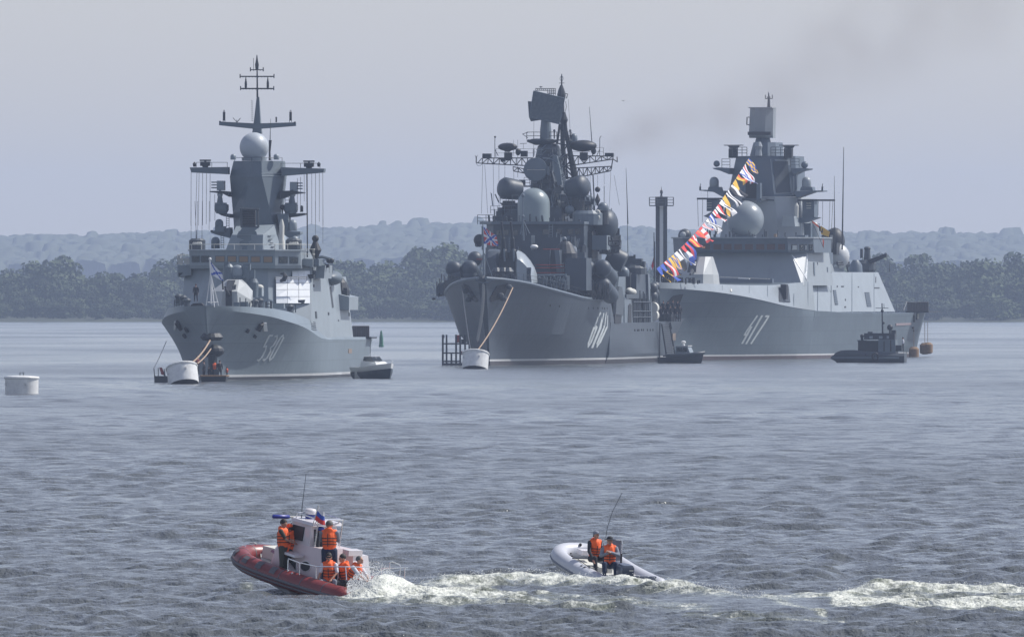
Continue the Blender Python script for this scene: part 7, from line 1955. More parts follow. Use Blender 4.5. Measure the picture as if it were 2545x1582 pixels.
# crew on deck
p = W_at(A, c2(400, 788), 5); sailor((p.x, p.y, p.z), 2.9, 'sailor in black standing alone at the bow rail of 530', 'dcloth', False, None, 44*A.px(5))
p = W_at(Cc, c6(556, 468), 38); sailor((p.x, p.y, p.z), 2.6, 'man in orange vest beside the bow gun of 417', 'dcloth', True, None, 50/3.2878*Cc.px(38)*1.15)
for k, x in enumerate((152, 172, 188, 203, 219, 235, 118)):
    p = W_at(Cc, c6(x, 468), -3 + (k % 3)*2); sailor((p.x, p.y, p.z), 3.1 + .5*math.sin(k*2.2), 'dark uniformed sailor in the row at the bow tip of 417', 'dcloth', False, 'sailors at the bow of 417', 1.72 + .06*(k % 3))
for k, x in enumerate((2058, 2080, 2098, 2120, 2142, 2163, 2184, 2205, 2222)):
    p = W_at(B, c4(x, 935), 128 + (k % 3)); sailor((p.x, p.y, 5.5 + .6*(k % 2)), 3.1 + .4*math.sin(k*1.7), 'dark uniformed sailor in the group on the stern of 610', 'dcloth', False, 'sailors on the stern of 610', 1.7 + .08*(k % 3))

# ---- grey launch by the ladder of 610
def boat_hull(L_, B_, H_, sheer=.3, full=.55, n=14, flare=.75, z0=-.3):
    rings = []
    for i in range(n + 1):
        u = i/n; y = -L_/2 + L_*u
        w = B_/2*(1 - max(0, (u - full)/(1 - full))**2.2); w = max(w, .02)
        h = H_ + sheer*max(0, u - .3)**1.5*1.6
        rk = 0 if u < .9 else 0
        rings.append([(w, y + .12*h*u, h), (w*.97, y, h*.6), (w*flare, y - .2*u*u, .0), (w*.3, y - .35*u*u, z0), (-w*.3, y - .35*u*u, z0), (-w*flare, y - .2*u*u, 0), (-w*.97, y, h*.6), (-w, y + .12*h*u, h)])
    return MB().loft(rings)
def face_right(deg): return math.radians(deg)   # heading measured from +Y, clockwise negative
D_ = sea_dist(903)
lx = lambda x: (d4(x, 0)[0] - CX)*D_/F; lz = lambda y: EYE - (d4(0, y)[1] - HY)*D_/F
la_ = Rig('harbour_launch', Vector((lx(1060), D_, 0)), math.radians(-112), 0, 0, 'small grey launch with pale cabin at the foot of the 610 ladder', 'launch')
la_.put(boat_hull(4.6, 1.9, .95, .35), 'hull', M['dark'], smooth=True, auto=35)
la_.put(MB().tube([(.95, -2.3, 1.0), (.98, 0, 1.05), (.75, 1.5, 1.25), (.1, 2.5, 1.4), (-.75, 1.5, 1.25), (-.98, 0, 1.05), (-.95, -2.3, 1.0)], .2, 8), 'fender_tube', M['mid'], smooth=True)
la_.put(MB().loft([[(.7, -1.2, 1.0), (.7, 1.0, 1.0), (-.7, 1.0, 1.0), (-.7, -1.2, 1.0)], [(.62, -1.1, 2.2), (.62, .45, 2.2), (-.62, .45, 2.2), (-.62, -1.1, 2.2)]]), 'cabin', M['g530'], solid=True)
for y0, y1 in ((-.95, -.2), (-.1, .45)):
    for sx_ in (.695, -.695): la_.put(MB().box(min(sx_, sx_*.93), max(sx_, sx_*.93), y0, y1, 1.5, 2.0), 'cabin_window', M['glass'])
la_.put(MB().box(-.7, .7, -1.2, .6, 2.2, 2.28), 'cabin_roof', M['white'])
la_.put(MB().lathe((0, -.3, 2.28), [(.2, 0), (.12, .3), (.3, .35), (.3, .5), (.1, .6)], 12), 'radar_pod', M['white'])
la_.put(MB().tube([(.6, -1.5, 1.0), (.6, -1.5, 2.2)], .04, 5).tube([(-.6, -1.5, 1.0), (-.6, -1.5, 2.2)], .04, 5), 'posts', M['offwhite'])
# dark pontoon at the foot of the ladder
pn = MB().cbox((0, 0, .3), 3.2, 3, 1.0); po = pn.build('landing_pontoon', M['black'], None, loc=(lx(880), D_ + 2, 0)); tag(po, 'black landing pontoon floating at the foot of the 610 ladder', 'pontoon')

# ---- white and navy motor cruiser near the stern of 530
D_ = sea_dist(941); bx2 = lambda x: (c2(x, 0)[0] - CX)*D_/F
mc = Rig('motor_cruiser', Vector((bx2(1808), D_, 0)), math.radians(-150), 0, 0, 'white motor cruiser with dark blue hull behind the stern of 530', 'motorboat')
mc.put(boat_hull(6.2, 2.6, .72, .4), 'hull', paint('navy_gelcoat', (.02, .035, .05), .3), smooth=True, auto=35)
mc.put(boat_hull(6.3, 2.75, .62, .45, z0=.0), 'bulwark', M['white'], smooth=True, auto=35).location = (0, 0, .60)
mc.put(MB().loft([[(1.15, -1.6, 1.1), (.95, 1.9, 1.2), (-.95, 1.9, 1.2), (-1.15, -1.6, 1.1)], [(.95, -1.3, 1.85), (.6, .9, 1.8), (-.6, .9, 1.8), (-.95, -1.3, 1.85)]]), 'cabin', M['white'])
mc.put(MB().loft([[(.86, -1.2, 1.86), (.6, .5, 1.81), (-.6, .5, 1.81), (-.86, -1.2, 1.86)], [(.72, -1.2, 2.3), (.5, -.1, 2.3), (-.5, -.1, 2.3), (-.72, -1.2, 2.3)]]), 'windscreen', M['glass'])
mc.put(MB().tube([(.72, -1.2, 2.3), (.5, -.1, 2.32), (-.5, -.1, 2.32), (-.72, -1.2, 2.3)], .05, 6).tube([(0, -.1, 2.32), (0, .5, 1.7)], .03, 5), 'screen_frame', M['steel'])
mc.put(MB().tube([(1.2, 1, 1.6), (.5, 2.7, 1.9), (0, 3.1, 1.95), (-.5, 2.7, 1.9), (-1.2, 1, 1.6)], .03, 5), 'bow_rail', M['steel'])
mc.put(MB().tube([(.2, -.8, 2.3), (.2, -.8, 4.4)], .03, 5), 'whip_aerial', M['dark'])
mc.put(MB().cbox((0, -3.2, .5), 1.0, .7, 1.1), 'outboard', M['motor'])
ps_ = MB().cbox((.3, 0, .3), 1.3, 1.4, .9); po = ps_.build('landing_float', M['offwhite'], None, loc=(bx2(1668), D_ + 1.5, 0)); tag(po, 'pale wedge float between the stern of 530 and the motor cruiser', 'float')

# ---- grey harbour tug in front of 417
D_ = sea_dist(901); tx = lambda x: (d6(x, 0)[0] - CX)*D_/F; tz = lambda y: EYE - (d6(0, y)[1] - HY)*D_/F
tg = Rig('harbour_tug', Vector((tx(930), D_, 0)), math.radians(82), 0, 0, 'small dark grey harbour tug with a thin mast in front of 417', 'tugboat')
tl = lambda x: (tx(930) - tx(x))*1.0          # forward distance from the picture column
hull = MB(); n = 16
for_ = []
for i in range(n + 1):
    u = i/n; y = tl(1690) + (tl(150) - tl(1690))*u
    w = 1.75*(1 - max(0, (u - .62)/.38)**2.6)*(1 - .12*max(0, (.12 - u)/.12)); w = max(w, .06)
    top = np.interp(u, [0, .1, .45, .7, .86, .95, 1.0], [tz(1150), tz(1150), tz(1120), tz(1085), tz(1090), tz(1140), tz(1240)])
    y2 = y + (.2 if u > .99 else 0)
    for_.append([(w*.8, y2, top), (w, y2, top*.72), (w*.99, y2 - .3*u, .55), (w*.8, y2 - 1.0*max(0, u - .6)*2.5, 0), (w*.3, y2 - 1.2*max(0, u - .6)*2.5, -.5), (-w*.3, y2 - 1.2*max(0, u - .6)*2.5, -.5), (-w*.8, y2 - 1.0*max(0, u - .6)*2.5, 0), (-w*.99, y2 - .3*u, .55), (-w, y2, top*.72), (-w*.8, y2, top)])
hull.loft(for_); tg.put(hull, 'hull', M['mid'], smooth=True, auto=40, solid=True)
tg.put(MB().tube([(1.78*math.cos(0), tl(1690), .62)] + [(max(.08, 1.80*(1 - max(0, (u - .62)/.38)**2.6)), tl(1690) + (tl(150) - tl(1690))*u, .62) for u in [k/14 for k in range(1, 15)]] + [(-max(.08, 1.80*(1 - max(0, (u - .62)/.38)**2.6)), tl(1690) + (tl(150) - tl(1690))*u, .62) for u in [k/14 for k in range(14, 0, -1)]], .14, 6), 'rubbing_band', M['g530d'])
def tbox(x0, y0, x1, y1, w, name, mat, taper=1.0, solid=True):
    a, b_ = tl(x1), tl(x0)
    return tg.put(MB().loft([[(w, a, tz(y1)), (w, b_, tz(y1)), (-w, b_, tz(y1)), (-w, a, tz(y1))], [(w*taper, a, tz(y0)), (w*taper, b_, tz(y0)), (-w*taper, b_, tz(y0)), (-w*taper, a, tz(y0))]]), name, mat, solid=solid)
tbox(715, 890, 1140, 1140, 1.25, 'wheelhouse_lower', M['black'], 1.0); tbox(1142, 870, 1500, 1150, 1.3, 'deckhouse', M['g530d'], .97); tbox(835, 735, 1480, 868, 1.0, 'wheelhouse', M['dark'], .9)
tbox(700, 880, 860, 900, 1.45, 'bridge_wing', M['dark']); tbox(1395, 672, 1490, 745, .45, 'top_box', M['dark']); tbox(1505, 985, 1620, 1110, .9, 'stern_bulwark', M['dark']); tbox(900, 705, 1000, 735, .3, 'roof_vent', M['mid'])
for x0, x1 in ((930, 1000), (1130, 1205), (1290, 1340)):
    o = tg.decal([d6(x0, 850), d6(x1, 850), d6(x1, 795), d6(x0, 795)], 'wheelhouse_window', M['g530'], .03, th=.05)
tg.decal([d6(1225, 1115), d6(1250, 1115), d6(1250, 910), d6(1225, 910)], 'door_frame', M['dark'], .03); tg.decal([d6(1365, 1115), d6(1390, 1115), d6(1385, 880), d6(1365, 880)], 'door_frame', M['black'], .03)
ms = MB(); ms.tube([(0, tl(1210), tz(735)), (0, tl(1198), tz(260)), (0, tl(1195), tz(110))], [.11, .08, .07], 6); ms.tube([(-.9, tl(1195), tz(212)), (.9, tl(1195), tz(212))], .04, 5); ms.tube([(0, tl(1060), tz(212)), (0, tl(1330), tz(212))], .04, 5)
ms.ball((0, tl(1200), tz(272)), .2, 8, 6); ms.ball((0, tl(1225), tz(522)), .18, 8, 6); ms.tube([(0, tl(1240), tz(212)), (0, tl(1235), tz(120))], .035, 5); tg.put(ms, 'mast', M['dark'])
tg.put(MB().ball((0, tl(1362), tz(615)), .38, 12, 8).tube([(0, tl(1362), tz(740)), (0, tl(1362), tz(640))], .1, 6), 'mast_dome', M['dark'])
tg.put(MB().tube([(0, tl(780), tz(890)), (0, tl(770), tz(800))], .18, 7).ball((0, tl(775), tz(795)), .25, 8, 6), 'searchlight', M['dark'])
p = tg.hit(d6(1055, 1225), .12)
if p:
    pts = [p + Vector((0, .36*math.cos(a), .46*math.sin(a))) for a in [2*math.pi*k/12 for k in range(13)]]; tg.put(MB().tube(pts, .14, 7), 'tyre_fender', M['black'], smooth=True)
for x, y in ((853, 1182), (1420, 1258), (1222, 1250)): 
    p = tg.hit(d6(x, y), .02)
    if p: tg.put(MB().ball(p, .12, 8, 5), 'porthole', M['black'])
rl = MB(); railing(rl, [(1.2, tl(1630), tz(1150)), (1.2, tl(1505), tz(1150))], .9, .8, .03, 3); tg.put(rl, 'stern_rail', M['dark'])
sp = tg.W((-.6, tl(1650), tz(1110))); sailor((sp.x, sp.y, sp.z), 1.6, 'man in white shirt leaning at the stern of the harbour tug', 'wcloth', False, None, 1.75, 'stand', 'white')

# fenders hung at the stern of 417
for k, (x, y, lab) in enumerate(((2188, 1032, 'brown fender hanging nearest the tug at the stern of 417'), (2277, 1000, 'left one of the brown fender pair at the stern corner of 417'), (2301, 996, 'right one of the brown fender pair at the stern corner of 417'))):
    p = W_at(Cc, c6(x, y), 122 if k == 0 else 128.2) + Vector((.3, -1.4, 0))
    rt = empty('fender', p, 0, lab, 'fender', 'brown fenders at the stern of 417')
    MB().lathe((0, 0, -.9), [(.35, 0), (.7, .2), (.72, 1.3), (.4, 1.6)], 14).build('fender_body', M['brown'], rt, True, auto=40)
    MB().tube([(0, 0, .6), (0, .4, 3.6)], .04, 5).build('fender_rope', M['rope'], rt)

# gulls
def gull(px, py, y, span, label, perched=False):
    p = world_at(px, py, y); rt = empty('gull', p, .6, label, 'bird')
    mb = MB(); mb.loft([[(0, -.3*span, 0)]*6] + [[(rr*span*a, yy*span, rr*span*b_) for a, b_ in ring8(6)] for rr, yy in ((.05, -.2), (.08, -.02), (.06, .15), (.035, .22))] + [[(0, .3*span, 0)]*6], False, False)
    mb.build('body', M['mid'], rt, True)
    for sg in (-1, 1):
        if perched: MB().loft([[(sg*.06*span, -.28*span, .02), (sg*.09*span, .12*span, .02), (sg*.05*span, .12*span, .08*span), (sg*.04*span, -.28*span, .04)], [(sg*.03*span, -.36*span, .0), (sg*.1*span, .1*span, .0), (sg*.02*span, .1*span, .09*span), (sg*.02*span, -.3*span, .05)]]).build('wing', M['dark'], rt)
        else: MB().loft([[(0, -.08*span, 0), (0, .1*span, 0), (0, .1*span, .015), (0, -.08*span, .015)], [(sg*.25*span, -.06*span, .12*span), (sg*.25*span, .08*span, .12*span), (sg*.25*span, .08*span, .13*span), (sg*.25*span, -.06*span, .13*span)], [(sg*.5*span, -.1*span, .05*span), (sg*.5*span, -.04*span, .05*span), (sg*.5*span, -.04*span, .06*span), (sg*.5*span, -.1*span, .06*span)]]).build('wing', M['mid'], rt)
gull(1549, 251, 3300, .95, 'gull flying in the open sky right of the 610 mast')
gull(1718, 148, 4200, .6, 'tiny gull high in the sky above and left of the 417 mast')
gull(c3(1112, 214)[0], c3(1112, 214)[1], B.Y + 65, 1.1, 'gull perched on top of the slab radar of 610', True)
# ------------------------------------------------------------------ the two inflatable boats in front
def rib_tubes(L_, B_, r_, sheer, mat, rig, z0=.35, cone=.35):
    # one U of tube: from the port tail cone round the bow to the starboard one
    pts = []; rs = []
    n = 44
    for k in range(n + 1):
        t = k/n*2 - 1; a = abs(t)
        if a > .42:                                      # straight sides
            f = (a - .42)/.58; x = B_/2*(1 + .0*f); y = L_*.5*(.44 - 1.42*f*1.0) ; y = .22*L_ - f*(.72*L_)
        else:
            f = a/.42; x = B_/2*math.sin(f*math.pi/2)**.85; y = .22*L_ + .28*L_*math.cos(f*math.pi/2)**.9
        z = z0 + sheer*max(0, (y/L_ + .5))**2.4
        pts.append(Vector((x*(1 if t > 0 else -1), y, z)))
        rs.append(r_*(1 if a < .955 else max(.4, 1 - ((a - .955)/.045)**2.0*.55)))
    return pts, rs

# ---------------- red rescue boat
rr = Rig('rescue_boat', Vector((-5.68, 496.0, .08)), math.radians(38), math.radians(8.5), math.radians(0), 'red inflatable rescue boat with white cabin and people in orange vests', 'rescue boat')
pts, rs = rib_tubes(6.1, 2.3, .285, .30, None, rr)
tb = rr.put(MB().tube(pts, rs, 18), 'inflatable_tube', M['rib_red'], smooth=True, solid=True)
# grey rubbing strake along the outside and dark bands across the tube
for zoff, rad, nm in ((-.02, .05, 'rubbing_strake'), (-.13, .035, 'rubbing_strake')):
    sp_ = []
    for i, p in enumerate(pts):
        d = (pts[min(i+1, len(pts)-1)] - pts[max(i-1, 0)]).normalized(); o = Vector((-d.y, d.x, 0)).normalized()
        if o.dot(Vector((p.x, p.y - .3, 0))) < 0: o = -o
        sp_.append(p + o*(math.sqrt(max(0, rs[i]**2 - zoff**2)) - .005) + Vector((0, 0, zoff)))
    rr.put(MB().tube(sp_, rad, 6), nm, M['rib_strake'], smooth=True)
for k in (3, 6, 9, 12, 15, 18, 21, 24, 27, 30, 33):
    p = pts[k]; d = (pts[k+1] - pts[k-1]).normalized()
    rr.put(MB().lathe(p, [(rs[k] - .01, -.02), (rs[k] + .006, -.018), (rs[k] + .006, .018), (rs[k] - .01, .02)], 18, d), 'tube_band', M['rib_strake'], smooth=True, auto=40)
for k in (10, 12, 14, 17):
    p = pts[k]; d = (pts[k+1] - pts[k-1]).normalized(); o = Vector((-d.y, d.x, 0)).normalized()
    if o.dot(Vector((p.x, p.y - .3, 0))) < 0: o = -o
    m_ = MB()
    g0 = []
    for a in (20, 45, 70):
        for s_ in (-.13, .13):
            g0.append(p + d*s_ + (o*math.cos(math.radians(a)) + Vector((0, 0, 1))*math.sin(math.radians(a)))*(rs[k] + .008))
    m_.add(g0, [(0, 1, 3, 2), (2, 3, 5, 4)]); g1 = [q_ + (q_ - p).normalized()*.008 for q_ in g0]; m_.add(g1, [(0, 1, 3, 2), (2, 3, 5, 4)])
    rr.put(m_, 'wear_patch', M['rib_strake'])
for k in (8, 20): rr.put(MB().ball(pts[k] + Vector((-.12, -.1, rs[k]*.9)), .035, 8, 5), 'valve', M['steel'])
# hull and deck
hb_ = MB(); rings = []
for i in range(15):
    u = i/14; y = -2.75 + 5.6*u; w = 1.0*(1 - max(0, (u - .55)/.45)**2); w = max(w, .03); zk = -.35 + .55*max(0, u - .55)**1.5*2.2
    rings.append([(w, y, .30 + .2*u*u), (w*.85, y, .05 + .2*u*u), (0, y - .0, zk), (-w*.85, y, .05 + .2*u*u), (-w, y, .30 + .2*u*u)])
hb_.loft(rings); rr.put(hb_, 'rigid_hull', M['cabin'], smooth=True, auto=30)
rr.put(MB().loft([[(1.0, -2.7, .30), (1.0, -.3, .36), (.6, 2.0, .58), (.1, 2.7, .66), (-.1, 2.7, .66), (-.6, 2.0, .58), (-1.0, -.3, .36), (-1.0, -2.7, .30)], [(1.0, -2.7, .36), (1.0, -.3, .42), (.6, 2.0, .64), (.1, 2.7, .72), (-.1, 2.7, .72), (-.6, 2.0, .64), (-1.0, -.3, .42), (-1.0, -2.7, .36)]]), 'deck', M['offwhite'])
rr.put(MB().cbox((0, 2.0, .85), .7, .6, .35), 'bow_locker', M['offwhite'])
rr.put(MB().box(-.9, .9, -2.80, -2.68, .0, .50), 'transom', M['cabin'])
# cabin: pinkish side paint, coach roof, wheelhouse
M['cab_side'] = paint('cabin_side_red_tinted', (.66, .57, .58), .3, 0, .05, 1.0)
cs = MB().loft([[(.66, -.95, .40), (.70, 1.35, .52), (.45, 1.75, .55), (-.45, 1.75, .55), (-.70, 1.35, .52), (-.66, -.95, .40)],
                [(.62, -.9, .98), (.66, 1.30, 1.06), (.42, 1.62, 1.06), (-.42, 1.62, 1.06), (-.66, 1.30, 1.06), (-.62, -.9, .98)],
                [(.54, -.75, 1.42), (.58, 1.15, 1.36), (.36, 1.30, 1.34), (-.36, 1.30, 1.34), (-.58, 1.15, 1.36), (-.54, -.75, 1.42)]])
rr.put(cs, 'cabin', M['cab_side'], smooth=False, solid=True)
wh = MB().loft([[(.53, -.15, 1.38), (.56, 1.12, 1.37), (.33, 1.28, 1.36), (-.33, 1.28, 1.36), (-.56, 1.12, 1.37), (-.53, -.15, 1.38)],
                [(.46, -.05, 2.00), (.47, .80, 2.00), (.28, .92, 2.00), (-.28, .92, 2.00), (-.47, .80, 2.00), (-.46, -.05, 2.00)]])
rr.put(wh, 'wheelhouse', M['cabin'], solid=True)
rr.put(MB().loft([[(.54, -.25, 2.003), (.54, .86, 2.003), (.30, 1.04, 2.003), (-.30, 1.04, 2.003), (-.54, .86, 2.003), (-.54, -.25, 2.003)], [(.50, -.2, 2.09), (.50, .8, 2.09), (.28, .98, 2.09), (-.28, .98, 2.09), (-.50, .8, 2.09), (-.50, -.2, 2.09)]]), 'wheelhouse_roof', M['cabin'])
# windows: front, side, aft
def win(q, name='window'):
    f_ = rr.put(MB().hexa([Vector(p) + Vector((0, 0, 0)) for p in q[0]] + [Vector(p) for p in q[1]]), name, M['dark']); return f_
for sx_ in (-1, 1):
    a = [(sx_*.585, .98, 1.50), (sx_*.575, .20, 1.50), (sx_*.505, .22, 1.90), (sx_*.515, .74, 1.90)]
    win(([(x - sx_*.05, y, z) for x, y, z in a], a), 'side_window')
    fl_ = [(sx_*.53, 1.165, 1.50), (sx_*.34, 1.275, 1.50), (sx_*.30, .99, 1.92), (sx_*.46, .88, 1.92)]
    win(([(x, y - .04, z) for x, y, z in fl_], [(x + sx_*.01, y + .012, z) for x, y, z in fl_]), 'windscreen_pane')
fl_ = [(-.30, 1.275, 1.50), (.30, 1.275, 1.50), (.26, 1.0, 1.92), (-.26, 1.0, 1.92)]
win(([(x, y - .04, z) for x, y, z in fl_], [(x, y + .012, z) for x, y, z in fl_]), 'windscreen_pane')
for x0, x1 in ((-.36, -.03), (.05, .36)):
    a = [(x0, -.135, 1.52), (x1, -.135, 1.52), (x1, -.085, 1.88), (x0, -.085, 1.88)]
    win(([(x, y + .05, z) for x, y, z in a], [(x, y - .012, z) for x, y, z in a]), 'rear_window')
fr_ = rr.decal([c7(694, 1150), c7(796, 1160), c7(796, 1030), c7(690, 1010)], 'port_window', M['cabin'], .02)
if fr_: rr.decal([c7(706, 1134), c7(786, 1144), c7(786, 1042), c7(702, 1026)], 'pane', M['glass'], .035, fr_)
pw = rr.disc(c7(892, 1095), 58/4.448, 'round_port', M['cabin'], .02)
if pw: rr.disc(c7(892, 1095), 50/4.448, 'pane', M['black'], .035, pw)
M['stripe'] = paint('stripe_red_blue', (.20, .06, .12), .5)
rr.decal([c7(436, 905), c7(545, 955), c7(545, 925), c7(440, 872)], 'side_stripe', M['stripe'], .02)
rr.put(MB().loft([[(-.70, -.10, 1.06), (-.70, .62, 1.09), (-1.0, .62, 1.09), (-1.0, -.10, 1.06)], [(-.66, -.10, 1.13), (-.66, .62, 1.16), (-.98, .62, 1.15), (-.98, -.10, 1.12)]]), 'side_shelf', M['cabin'])
# engine box and aft consoles
rr.put(MB().loft([[(.45, -2.3, .36), (.45, -1.6, .36), (-.10, -1.6, .36), (-.10, -2.3, .36)], [(.4, -2.25, .68), (.4, -1.62, .72), (-.05, -1.55, .76), (-.05, -2.3, .72)]]), 'engine_box', M['cabin'])
rr.put(MB().loft([[(.15, -1.5, .36), (.85, -1.5, .36), (.85, -.98, .36), (.15, -.98, .36)], [(.2, -1.3, 1.30), (.75, -1.3, 1.30), (.75, -.98, 1.30), (.2, -.98, 1.30)]]), 'aft_console', M['cabin'])
rr.put(MB().cbox((.25, -1.2, 1.38), .5, .3, .16), 'console_top', M['cabin'])
# roof gear: rack, blue light bar, radar scanner, beacon, flag
rk = MB(); zr_ = 2.09
for x in (-.42, .42):
    rk.tube([(x, -.2, zr_), (x, -.25, zr_ + .12), (x, .7, zr_ + .16), (x, .75, zr_)], .02, 6)
rk.tube([(-.42, -.25, zr_ + .12), (.42, -.25, zr_ + .12)], .02, 6); rk.tube([(-.42, .7, zr_ + .16), (.42, .7, zr_ + .16)], .02, 6)
rk.tube([(-.45, -.3, 1.4), (-.45, -.35, 2.2)], .022, 6); rk.tube([(.45, -.3, 1.4), (.45, -.35, 2.2)], .022, 6); rk.tube([(-.45, -.35, 2.2), (.45, -.35, 2.2)], .022, 6)
rr.put(rk, 'roof_rack', M['steel'])
a, b_ = rr.L(c7(520, 545), 496.4), rr.L(c7(712, 550), 496.7)
rr.put(MB().tube([a, a.lerp(b_, .06), a.lerp(b_, .94), b_], [.03, .06, .06, .03], 12), 'blue_light_bar', M['blue'], smooth=True)
a2 = rr.L(c7(840, 555), 496.9); rr.put(MB().tube([b_, a2], .03, 8), 'light_bar_end', M['offwhite'])
rc = rr.L(c7(942, 492), 496.2)
sc_ = rr.put(MB().lathe(rc, [(.03, -.07), (.17, -.06), (.18, .03), (.15, .08), (.03, .10)], 20), 'radar_scanner', M['cabin'], smooth=True, auto=50)
rr.put(MB().lathe(rc + Vector((0, 0, -.12)), [(.14, -.10), (.14, .04)], 16), 'scanner_base', M['blue'], sc_)
rr.put(MB().tube([rc + Vector((0, 0, -.2)), (rc.x, rc.y, 2.0)], .05, 8), 'scanner_post', M['steel'])
bc = rr.L(c7(897, 622), 496.1); rr.put(MB().lathe(bc, [(.05, -.09), (.05, .06), (.03, .09)], 12), 'blue_beacon', M['blue'])
rr.put(MB().tube([rr.L(c7(825, 800), 496.2), rr.L(c7(850, 430), 496.2), rr.L(c7(893, 75), 496.2)], [.016, .012, .007], 5), 'whip_aerial', M['mid'])
rr.put(MB().tube([rr.L(c7(968, 640), 494.9), rr.L(c7(1030, 420), 494.9)], .014, 6), 'flag_staff', M['offwhite'])
q = lambda x, y, d=494.9: world_at(*c7(x, y), d)
def tri(u, v): return 0 if v < .33 else (1 if v < .66 else 2)
flag_mesh(q(1030, 424), q(1092, 505), q(1104, 650), q(982, 578), 18, 12, 5.5, tri, ['fwhite', 'fblue', 'fred'], 'tricolour_flag', label='white blue and red flag flying from the rescue boat cabin', cat='flag', amp=.09, thick=.004)
# rails
def tube_px(pts_, d, r_, name, mat, rig=rr, f=c7): return rig.put(MB().tube([rig.L(f(*p), d if not isinstance(d, list) else d[i]) for i, p in enumerate(pts_)], r_, 6), name, mat)
tube_px([(690, 1150), (694, 1025), (700, 1010), (820, 1055), (1005, 1095)], [494.6, 494.6, 494.6, 494.2, 493.6], .016, 'side_rail', M['steel'])
tube_px([(1005, 1230), (1005, 1098), (1330, 1100), (1340, 1245)], [493.4, 493.4, 493.0, 492.9], .018, 'side_rail', M['steel'])
tube_px([(1330, 1100), (1640, 1106)], [493.0, 493.6], .018, 'side_rail', M['steel'])
tube_px([(820, 1190), (820, 1055)], 494.2, .014, 'rail_post', M['steel'])
tube_px([(330, 945), (345, 850), (320, 835), (268, 838)], [498.2, 498.2, 498.4, 498.5], .018, 'bow_rail', M['offwhite'])
tube_px([(1730, 1190), (1726, 1120), (1930, 1108), (2020, 1106)], [494.2, 494.2, 493.9, 493.8], .015, 'stern_rail', M['steel'])
tube_px([(1818, 1150), (1822, 1050), (1840, 1042), (1925, 1075), (1940, 1108), (1928, 1200)], 493.9, .015, 'stern_rail', M['steel'])
tube_px([(1988, 1108), (1982, 1225)], 493.8, .015, 'rail_post', M['steel']); tube_px([(1800, 1170), (2000, 1245)], 493.8, .012, 'rail_brace', M['steel'])
rr.put(MB().lathe(rr.L(c7(1352, 1275), 492.8), [(.02, 0), (.045, .005), (.045, .03), (.02, .035)], 12, (-1, -1, 0)), 'exhaust', M['black'])

# people in the red boat
gr = 'people in the red rescue boat'
def stand_at(px_, head_y, d, h=1.74):
    p = world_at(px_, head_y, d); return Vector((p.x, p.y, p.z - h))
P1 = c7(640, 578); loc = stand_at(*P1, 495.75)
person(loc, math.radians(250), 'man in khaki shirt and orange vest standing by the rescue boat wheelhouse', 'stand', 'olive', 'olive', True, 'hair', sleeve=.35, armL=((-.10, .16, -.24), (.06, .30, -.26)), armR=((.12, .14, -.25), (-.05, .30, -.33)), head_turn=-.5, head_tilt=.1, size=1.0, group=gr)
P2 = c7(1150, 600); loc = stand_at(*P2, 494.75, 1.76)
person(loc, math.radians(-12), 'bulky man seen from behind with orange vest and dark trousers, standing aft', 'stand', 'gcloth', 'navy', True, 'ghair', sleeve=.9, armL=((-.22, .10, -.20), (-.16, .30, -.08)), armR=((.20, .12, -.22), (.08, .30, -.18)), size=1.02, scale_w=1.16, group=gr)
loc = stand_at(*c7(1062, 672), 495.6, 1.66)
person(loc, math.radians(60), 'person in dark cap half hidden behind the bulky standing man', 'stand', 'dcloth', 'dcloth', False, 'hair', hat=('fblue', 'peak'), sleeve=1, size=.96, group=gr)
loc = stand_at(*c7(715, 640), 496.0, 1.60)
person(loc, math.radians(80), 'person in orange hood mostly hidden behind the khaki shirt man', 'stand', 'orange', 'dcloth', True, 'hair', hat=('orange', 'peak'), sleeve=1, size=.93, group=gr)
loc = stand_at(*c7(1150, 945), 494.35, 1.33)
person(loc, math.radians(172), 'sitting man in sunglasses with white shirt and orange vest facing us', 'sit', 'wcloth', 'gcloth', True, 'hair', glasses=True, sleeve=.45, armL=((-.24, .06, -.22), (-.10, .24, -.42)), armR=((.24, .06, -.22), (.30, .22, -.42)), lean=.10, head_turn=.1, group=gr, knees=((-.2, .30, .50), (.2, .30, .50)))
loc = stand_at(*c7(1395, 968), 493.75, 1.30)
person(loc, math.radians(235), 'grey haired man in white shirt and orange vest bending at the stern rail', 'sit', 'wcloth', 'gcloth', True, 'ghair', sleeve=.45, armL=((-.16, .20, -.22), (-.10, .38, -.45)), armR=((.18, .18, -.22), (.10, .42, -.40)), lean=.42, head_tilt=-.3, group=gr)
loc = stand_at(*c7(1345, 965), 494.6, 1.30)
person(loc, math.radians(120), 'dark haired person sitting just behind the grey haired man in the rescue boat', 'sit', 'orange', 'dcloth', True, 'hair', sleeve=.6, lean=.2, group=gr)

